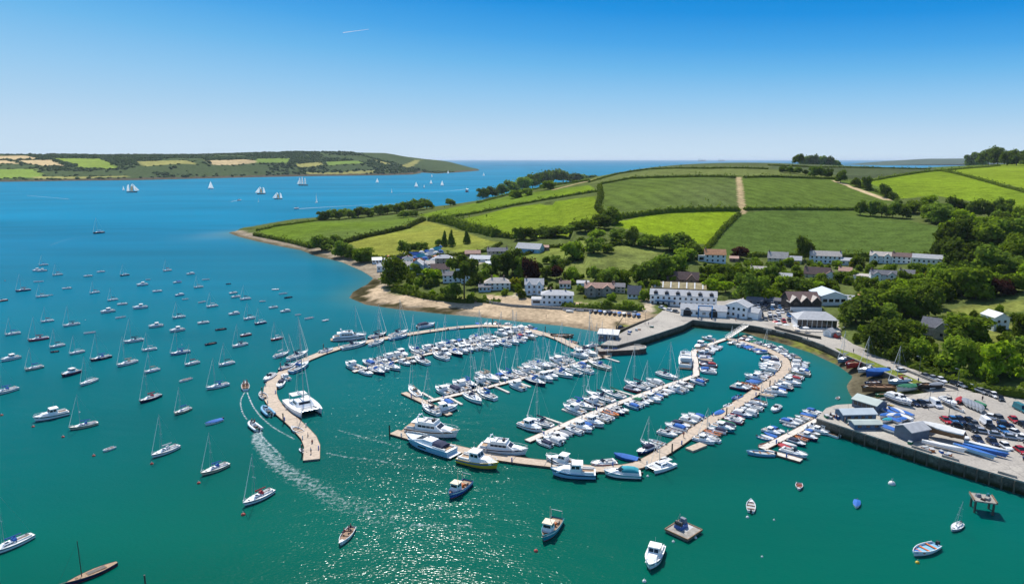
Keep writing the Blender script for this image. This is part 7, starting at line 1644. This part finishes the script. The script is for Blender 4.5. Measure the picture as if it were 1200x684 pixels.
# ================================================================== PEOPLE
def skin_mesh(name, verts, edges, radii, m, parent, levels=1):
    me = bpy.data.meshes.new(name); me.from_pydata(verts, edges, []); me.update()
    o = bpy.data.objects.new(name, me); COL.objects.link(o)
    md = o.modifiers.new('skin', 'SKIN'); sv = me.skin_vertices[0].data
    for v, r_ in zip(sv, radii): v.radius = (r_, r_)
    sv[0].use_root = True
    o.modifiers.new('sub', 'SUBSURF').levels = levels; o.modifiers['sub'].render_levels = levels
    bpy.context.view_layer.update(); dg = bpy.context.evaluated_depsgraph_get(); nm = bpy.data.meshes.new_from_object(o.evaluated_get(dg)); nm.name = name
    bpy.data.objects.remove(o); nm.materials.clear(); nm.materials.append(M[m]); nm.polygons.foreach_set('use_smooth', [True] * len(nm.polygons))
    q = bpy.data.objects.new(name, nm); COL.objects.link(q); q.parent = parent; kids(parent).append(q); return q
def mk_person(seated):
    r_ = empty('person'); z0 = 0 if not seated else -.45
    hip, knee = z0 + .92, z0 + .5
    if seated: J = {'p': (0, 0, hip), 'ch': (0, 0, hip + .42), 'nk': (.02, 0, hip + .56), 'hd': (.03, 0, hip + .74)}; kneeL, footL = (.45, .11, hip - .03), (.48, .12, hip - .45); kneeR, footR = (.45, -.11, hip - .03), (.48, -.12, hip - .45); hL, hR = (.32, .2, hip + .12), (.32, -.2, hip + .12); eL, eR = (.06, .27, hip + .16), (.06, -.27, hip + .16)
    else: J = {'p': (0, 0, hip), 'ch': (0, 0, hip + .42), 'nk': (.01, 0, hip + .56), 'hd': (.02, 0, hip + .74)}; kneeL, footL = (.08, .1, knee), (.0, .11, .06); kneeR, footR = (-.02, -.1, knee), (-.1, -.11, .06); hL, hR = (.16, .27, hip - .08), (.02, -.28, hip - .1); eL, eR = (-.02, .27, hip + .17), (-.04, -.27, hip + .17)
    sL, sR = (0, .19, hip + .46), (0, -.19, hip + .46); lL, lR = (0, .09, hip - .06), (0, -.09, hip - .06)
    V_ = [J['p'], J['ch'], J['nk'], J['hd'], sL, eL, hL, sR, eR, hR, lL, kneeL, footL, lR, kneeR, footR, (footL[0] + .17, footL[1], footL[2] - .02), (footR[0] + .17, footR[1], footR[2] - .02), (J['hd'][0], 0, J['hd'][2] + .09)]
    E_ = [(0, 1), (1, 2), (2, 3), (3, 18), (1, 4), (4, 5), (5, 6), (1, 7), (7, 8), (8, 9), (0, 10), (10, 11), (11, 12), (12, 16), (0, 13), (13, 14), (14, 15), (15, 17)]
    skin_mesh('body', V_, E_, [.13, .14, .06, .095, .07, .05, .035, .07, .05, .035, .095, .065, .05, .095, .065, .05, .035, .035, .075], 'skin', r_)
    skin_mesh('shirt', [V_[0], V_[1], V_[4], tuple(.5 * (a + b) for a, b in zip(V_[4], V_[5])), V_[7], tuple(.5 * (a + b) for a, b in zip(V_[7], V_[8]))], [(0, 1), (1, 2), (2, 3), (1, 4), (4, 5)], [.165, .175, .09, .075, .09, .075], 'coverblue', r_)
    skin_mesh('trousers', [V_[0], V_[10], V_[11], tuple(.3 * a + .7 * b for a, b in zip(V_[11], V_[12])), V_[13], V_[14], tuple(.3 * a + .7 * b for a, b in zip(V_[14], V_[15]))], [(0, 1), (1, 2), (2, 3), (0, 4), (4, 5), (5, 6)], [.165, .12, .085, .075, .12, .085, .075], 'covernavy', r_)
    h = MB(); h.lathe([(.10, 0), (.118, .06), (.09, .13), (.02, .16)], 8, (J['hd'][0] - .02, 0, J['hd'][2] + .01)); h.build('hair', 'wood', r_, True); return r_
STAND, SEAT = mk_person(False), mk_person(True)
def person(x, y, z, rz, seated, shirt, tr, label): o = dup(SEAT if seated else STAND, (x, y, z), rz, 1.0, {'shirt': shirt, 'trousers': tr}); tag(o, label, 'person', 'people around the harbour')
for px, py, s, t, lab in [(366, 521, 'coverred', 'covernavy', 'person in red shirt near the breakwater end'), (361, 513, 'coverwhite', 'covertan', 'person in white shirt walking on the breakwater'), (1151, 469, 'covernavy', 'blackwood', 'person in dark clothes crossing the car park'), (1076, 447.5, 'coverblue', 'covernavy', 'person in blue shirt on the waterfront road'), (973, 489, 'covernavy', 'covernavy', 'person in navy at end of the car park quay'), (980, 491, 'coverred', 'covernavy', 'person in red at end of the car park quay'), (990, 494, 'coverwhite', 'covertan', 'person in white beside the low dark store'), (946, 399, 'coverwhite', 'covernavy', 'person in white on the road above the wall'), (1000, 413, 'covernavy', 'covernavy', 'person in navy on the waterfront road'), (862, 376, 'coverred', 'covertan', 'person in red before the harbour office'), (760, 381, 'coverblue', 'covertan', 'person in blue on the stone pier'), (640, 372, 'coverwhite', 'covertan', 'person in white standing on the beach'), (1199, 540, 'coverblue', 'blackwood', 'person in blue by the red car')]:
    p = T(px, py); person(*p, rt.random() * 6, False, s, t, lab)
for px, py, z, s, t, lab in [(364.5, 531, PZ, 'coverwhite', 'covernavy', 'person in white at the tip of breakwater'), (477, 508.5, PZ, 'covernavy', 'covernavy', 'person in navy on tip of the front pontoon'), (801, 512, PZ, 'coverred', 'covertan', 'person in red on the wide front pontoon')]: p = G(px, py, z); person(*p, 1.0, False, s, t, lab)
a = np.array(G2(288, 453.5)); hd = np.array(G2(287, 446)) - np.array(G2(288, 458)); hd /= np.linalg.norm(hd); ang = math.atan2(hd[1], hd[0])
for i in range(8): u, v = -2.6 + (i // 2) * 1.5, (.5 if i % 2 else -.5); q = a + hd * u + np.array((-hd[1], hd[0])) * v; person(q[0], q[1], .95, ang, True, ['coverred', 'orange', 'covernavy', 'coverwhite'][i % 4], 'covernavy', f"{ORD[i]} passenger seated in the open launch")
a = np.array(G2(298, 499)); ang = math.atan2(G2(290, 493)[1] - G2(306, 505)[1], G2(290, 493)[0] - G2(306, 505)[0])
for i in range(2): person(a[0] - .8 + i * .9, a[1] + .5 - i * .3, .95, ang, True, ('covernavy', 'coverred')[i], 'covernavy', ('person in navy steering the white launch', 'person in red seated aboard white launch')[i])
a = np.array(G2(406, 626))
for i in range(3): person(a[0] + (.45, -.3, .7)[i], a[1] + (.3, -.6, 1.2)[i], .62, (0, 3, 1)[i], True, ('coverred', 'coverred', 'covernavy')[i], 'covernavy', ('person in red amidships in the white open sailing boat', 'person in red forward in the white open sailing boat', 'person in navy at the stern of the open sailing boat')[i])

# ================================================================== BUOYS, RAFT, PILES
defmat('buoyred', (.50, .09, .06), .5); defmat('buoywhite', (.7, .68, .64), .5)
BU = empty('mooring_buoy'); b = MB(); b.lathe([(.02, -.35), (.3, -.28), (.45, 0), (.42, .18), (.3, .36), (.1, .45), (.02, .46)], 12); b.build('float', 'buoyred', BU, True); b = MB(); b.tube([(0, 0, .42), (0, 0, .75)], .05, 5); b.tube([(-.12, 0, .75), (.12, 0, .75)], .04, 5); b.build('ring', 'alu', BU)
for x, y, c, s, lab in [(39, 500, 'buoyred', 1, 'red buoy beside the white sports cruiser'), (74, 512, 'buoyred', 1, 'red buoy below the cream yacht'), (2, 486.5, 'buoyred', 1, 'red buoy on the left edge'), (110, 534, 'buoyred', 1, 'red buoy beside the tiny drifting dinghy'), (178, 543.5, 'buoyred', 1, 'red buoy off the bow of blue hooded yacht'), (233, 566, 'buoyred', 1, 'red buoy off the bow of cream cutter'), (285, 603, 'buoyred', 1.1, 'red buoy off the bow of yacht in the glitter'), (516, 596, 'buoywhite', .8, 'white buoy beside the blue fishing boat'), (628, 645.5, 'buoyred', 1, 'red buoy under the teal fishing boat'), (1045, 567, 'buoywhite', 1.9, 'big pale round buoy off the quay wall'), (1075, 659, 'yellow', .9, 'yellow buoy below the workboat with orange seats'), (876, 606, 'buoywhite', .8, 'white buoy below the small workboat'), (755, 681, 'buoywhite', .9, 'white buoy at the bow of white cruiser'), (789, 634.5, 'buoywhite', .7, 'small white buoy left of the raft'), (815, 630, 'buoywhite', .8, 'small white buoy right of the raft'), (759, 558, 'buoywhite', .8, 'white buoy below the catamaran'), (1079, 537, 'buoyred', .8, 'red buoy hanging at the quay wall'), (907, 609, 'buoywhite', .5, 'tiny white float right of the workboat'), (893, 652, 'buoywhite', .5, 'tiny white float in open water near bottom'), (93, 483, 'buoywhite', .7, 'pale float between the near moorings'), (100, 375, 'buoywhite', .6, 'pale float among the mid moorings'), (306, 352.5, 'buoywhite', .5, 'pale float among the far moorings'), (6, 329, 'buoyred', .8, 'red float at the far left moorings'), (213, 404, 'buoywhite', .6, 'pale float right of the mid moorings')]:
    p = G(x, y); tag(dup(BU, p, 0, s, {'float': c}), lab, 'buoy', 'mooring buoys')
p = G2(801, 621, .5); root = empty('raft', (p[0], p[1], 0), .75); root.scale = (.8, .8, 1); tag(root, 'square grey raft floating right of the white cruiser', 'raft'); b = MB(); b.box(-3.6, 3.6, -3.6, 3.6, .35, .7); b.build('deck', 'stone', root); b = MB(); b.box(-3.4, 3.4, -3.4, 3.4, -.3, .35); b.build('float', 'floatgrey', root)
for q in ((-3.6, 3.6, -3.7, -3.45), (-3.6, 3.6, 3.45, 3.7), (-3.7, -3.45, -3.6, 3.6), (3.45, 3.7, -3.6, 3.6)): b = MB(); b.box(*q, .5, .85); b.build('edge_timber', 'wood', root)
b = MB(); b.box(-.5, 3.2, -1.2, 1.2, .702, .706); b.build('deck_plate', 'greydeck', root)
q = G2(798, 617, .7); root = empty('winch_rig', (q[0], q[1], .7), .75); tag(root, 'dark winch rig with blue base standing on the raft', 'machine'); b = MB(); b.taper(-1.3, 1.3, -1, 1, 0, .8, .1, .1, .1); b.build('base', 'blue', root); b = MB(); b.tube([(-.9, -.8, 1.2), (-.9, .8, 1.2)], .5, 10); b.build('drum', 'black', root); b = MB(); b.taper(.2, 1.4, -.7, .7, .8, 1.9, .1, .3, .1); b.build('engine_cover', 'covergrey', root); b = MB(); b.tube([(-1.2, .7, .7), (-.6, 0, 3.4), (-1.2, -.7, .7)], .09, 5); b.build('a_frame', 'alu', root)
p = G2(1157, 603); root = empty('pile_platform', (p[0], p[1] + 2.0, 0), -.35); root.scale = (.78, .78, .9); tag(root, 'brown timber platform on four piles standing in the water', 'platform')
for x in (-2.3, 2.3):
    for y in (-2, 2): b = MB(); b.tube([(x, y, -4), (x, y, 3.2)], .32, 8); b.build('pile', 'darkpole', root)
b = MB(); b.box(-3, 3, -2.7, 2.7, 3.2, 3.55); b.build('deck', 'stone', root)
for x in (-2.85, 2.85): b = MB(); b.box(x - .15, x + .15, -2.7, 2.7, 3.55, 3.8); b.build('kerb', 'wood', root)
for i, (x, y, w_, h_, m) in enumerate([(-.9, .3, 1.1, .7, 'covergrey'), (.6, -.6, 1.5, .5, 'stone'), (1.1, .8, .9, .9, 'carteal'), (-.4, -1.3, .9, .4, 'rust')]):
    c, s_ = math.cos(-.35), math.sin(-.35); b = MB(); b.taper(-w_ / 2, w_ / 2, -w_ / 3, w_ / 3, 0, h_, .1, .15, .1); o = b.build('gear_heap', m); o.location = (p[0] + x * c - y * s_, p[1] + 2 + x * s_ + y * c, 3.2); o.rotation_euler = (0, 0, i * .7); tag(o, f"{('grey', 'stone coloured', 'teal', 'rusty')[i]} heap of gear lying on the pile platform", 'gear', 'gear on the pile platform')
p = G2(171, 690); b = MB(); b.tube([(0, 0, -3), (0, 0, 3.0)], .16, 8); o = b.build('mooring_post', 'darkpole'); o.location = (p[0], p[1], 0); tag(o, 'dark mooring post cut by the bottom edge', 'post')
# bins, crates and lamp posts along the quays
LP = empty('street_lamp'); b = MB(); b.tube([(0, 0, 0), (0, 0, 6)], .09, 6, .06); b.build('pole', 'cargrey', LP); b = MB(); b.tube([(0, 0, 6), (.9, 0, 6.2)], .06, 5); b.box(.7, 1.4, -.16, .16, 6.1, 6.26); b.build('lamp_head', 'covergrey', LP)
for i, (x, y) in enumerate([(1077, 437), (1022, 413.5), (985, 399), (1122, 452), (905, 372), (756, 380), (1088, 480), (1112, 486)]): pend(dup(LP, T(x, y), rt.random() * 6), 'tall thin street lamp', 'on the quays', 'street lamp', 'street lamps', x)
CR = empty('fish_crate'); b = MB(); b.box(-.6, .6, -.4, .4, 0, .1); b.box(-.6, .6, -.4, -.34, .1, .6); b.box(-.6, .6, .34, .4, .1, .6); b.box(-.6, -.54, -.34, .34, .1, .6); b.box(.54, .6, -.34, .34, .1, .6); b.build('box', 'coverblue', CR); b = MB(); b.box(-.62, .62, -.42, .42, .6, .68); b.build('lid', 'greydeck', CR)
rc = random.Random(4)
for i in range(26):
    x, y = [(966 + 42 * rc.random(), 0), (700 + 70 * rc.random(), 0), (1064 + 60 * rc.random(), 0)][i % 3]
    y = [487 + (x - 966) * .30 - 3 + 5 * rc.random(), 398.5 - (x - 704) * .28 + 2.5 * rc.random(), 519 + (x - 1064) * .30 - 1 + 3 * rc.random()][i % 3]
    c = rc.choice(['coverblue', 'covergrey', 'orange', 'coverwhite', 'covergreen', 'wood']); o = dup(CR, T(x, y), rc.random() * 6, .8 + .6 * rc.random(), {'box': c}); pend(o, f"{ {'orange': 'orange', 'wood': 'brown'}.get(c) or COV_DESC[c]} storage crate", ('at end of the car park quay', 'on the stone pier', 'by the car park quay edge')[i % 3], 'crate', 'crates on the quays', x)

# ================================================================== WAKES
def foam_mat():
    m = bpy.data.materials.new('foam'); m.use_nodes = True; n = m.node_tree; b = n.nodes["Principled BSDF"]; b.inputs['Base Color'].default_value = (.75, .82, .82, 1); b.inputs['Roughness'].default_value = .9; b.inputs['Specular IOR Level'].default_value = .1
    tc = n.nodes.new("ShaderNodeTexCoord"); z = n.nodes.new("ShaderNodeTexNoise"); z.inputs['Scale'].default_value = .9; z.inputs['Detail'].default_value = 5; z.inputs['Roughness'].default_value = .65; n.links.new(tc.outputs['Object'], z.inputs['Vector'])
    a = n.nodes.new("ShaderNodeAttribute"); a.attribute_name = 'tint'
    s = n.nodes.new("ShaderNodeMath"); s.operation = 'ADD'; n.links.new(z.outputs['Fac'], s.inputs[0]); n.links.new(a.outputs['Fac'], s.inputs[1])
    r_ = n.nodes.new("ShaderNodeMapRange"); r_.inputs['From Min'].default_value, r_.inputs['From Max'].default_value = .88, 1.22; n.links.new(s.outputs[0], r_.inputs['Value'])
    r_.inputs['To Max'].default_value = .62; n.links.new(r_.outputs[0], b.inputs['Alpha']); return m
M['foam'] = foam_mat(); wake_n = 0
def wake(px, w0, w1, d0, d1, label, kind_='stuff'):
    global wake_n
    wake_n += 1; W = smooth_line([G2(*p) for p in px], 2); n = len(W); vs, fs, cs = [], [], []
    for i, p in enumerate(W):
        a, c = W[max(i - 1, 0)], W[min(i + 1, n - 1)]; t = np.array((c[0] - a[0], c[1] - a[1])); t /= np.linalg.norm(t) + 1e-9; u = i / (n - 1); wd_ = w0 + (w1 - w0) * u
        for k, e in zip(np.linspace(-1, 1, 7), (0, .7, .95, 1, .95, .7, 0)): vs.append((p[0] - t[1] * k * wd_ / 2, p[1] + t[0] * k * wd_ / 2, .03 + .003 * wake_n)); cs.append(e * (d0 + (d1 - d0) * u) * (1 if 0 < i < n - 1 else 0))
    for i in range(n - 1):
        for k in range(6): fs.append((i * 7 + k, i * 7 + k + 1, (i + 1) * 7 + k + 1, (i + 1) * 7 + k))
    me = bpy.data.meshes.new('wake_foam'); me.from_pydata(vs, [], fs); me.update(); at = me.attributes.new('tint', 'FLOAT_COLOR', 'POINT'); at.data.foreach_set('color', np.repeat(np.array(cs, dtype=np.float32)[:, None], 4, 1).ravel()); me.materials.append(M['foam'])
    o = bpy.data.objects.new('wake_foam', me); COL.objects.link(o); tag(o, label, None, None, kind_)
wake([(303, 504), (300, 512), (308, 526), (320, 540), (338, 553), (360, 566), (385, 580), (412, 593), (445, 605), (480, 614)], 3.5, 17, .56, .33, 'broad wake behind the white launch')
wake([(301, 503), (312, 517), (326, 530), (332, 538)], .8, 2.0, .62, .40, 'edge of the wake'); wake([(287, 459), (281, 470), (284, 484), (290, 492)], .7, 1.0, .62, .45, 'thin wake'); wake([(289.5, 459), (295, 474), (305, 488), (320, 501), (346, 515)], .7, 1.2, .62, .46, 'thin wake')
wake([(380, 530), (410, 536), (450, 540), (500, 552)], 1.6, 3.0, .46, .36, 'old wake streak'); wake([(393, 503), (425, 512), (455, 520), (470, 525)], 2.4, 2.4, .40, .40, 'old wake streak'); wake([(480, 614), (520, 618), (560, 616)], 6, 3, .42, .36, 'old wake streak')
wake([(344, 245), (380, 242.8), (430, 240.2), (480, 237.5)], 9, 5, .75, .5, 'long wake of the speedboat'); wake([(549, 221.5), (525, 224), (480, 227), (420, 231)], 10, 5, .68, .45, 'wake of the red tug'); wake([(270, 236.5), (284, 234)], 6, 6, .6, .6, 'short wake'); wake([(30, 229), (60, 231.5), (82, 233.5)], 7, 5, .5, .6, 'faint wake'); wake([(58, 288), (75, 281), (100, 278), (118, 275)], 4, 3, .40, .42, 'faint curved wake'); wake([(520, 208), (560, 205.5), (600, 205.5)], 14, 12, .5, .5, 'far wake')
# thin broken vapour trail, far above the sea
d = ray(402, 38.5); d2 = ray(432, 34.5); b = MB(); k = 26000
b.tube([tuple(np.array((0, 0, CAM_H)) + d * k), tuple(np.array((0, 0, CAM_H)) + (d + d2) / 2 * k), tuple(np.array((0, 0, CAM_H)) + d2 * k)], 15, 6, 5)
tag(b.build('vapour_trail', 'vapour'), 'short white vapour trail high over the far shore', None, None, 'stuff')
for r_ in list(CARS.values()) + TENTS + [STAND, SEAT, BU, LP, CR]: purge(r_)

# ================================================================== AIR
hm = bpy.data.materials.new('haze'); hm.use_nodes = True; nn = hm.node_tree
for x in list(nn.nodes): nn.nodes.remove(x)
o_ = nn.nodes.new("ShaderNodeOutputMaterial"); pv = nn.nodes.new("ShaderNodeVolumePrincipled")
pv.inputs['Color'].default_value = (.8, .9, 1, 1); pv.inputs['Density'].default_value = 2.2e-5; pv.inputs['Anisotropy'].default_value = .2
nn.links.new(pv.outputs[0], o_.inputs['Volume'])
b = MB(); b.box(-31000, 31000, -700, 61000, -7, 130); tag(b.build('haze', hm), None, None, None, 'stuff')
for k in list(PROTO_TREES): purge(PROTO_TREES[k])
for k in list(BOATS): purge(BOATS[k][0])
flush_labels()
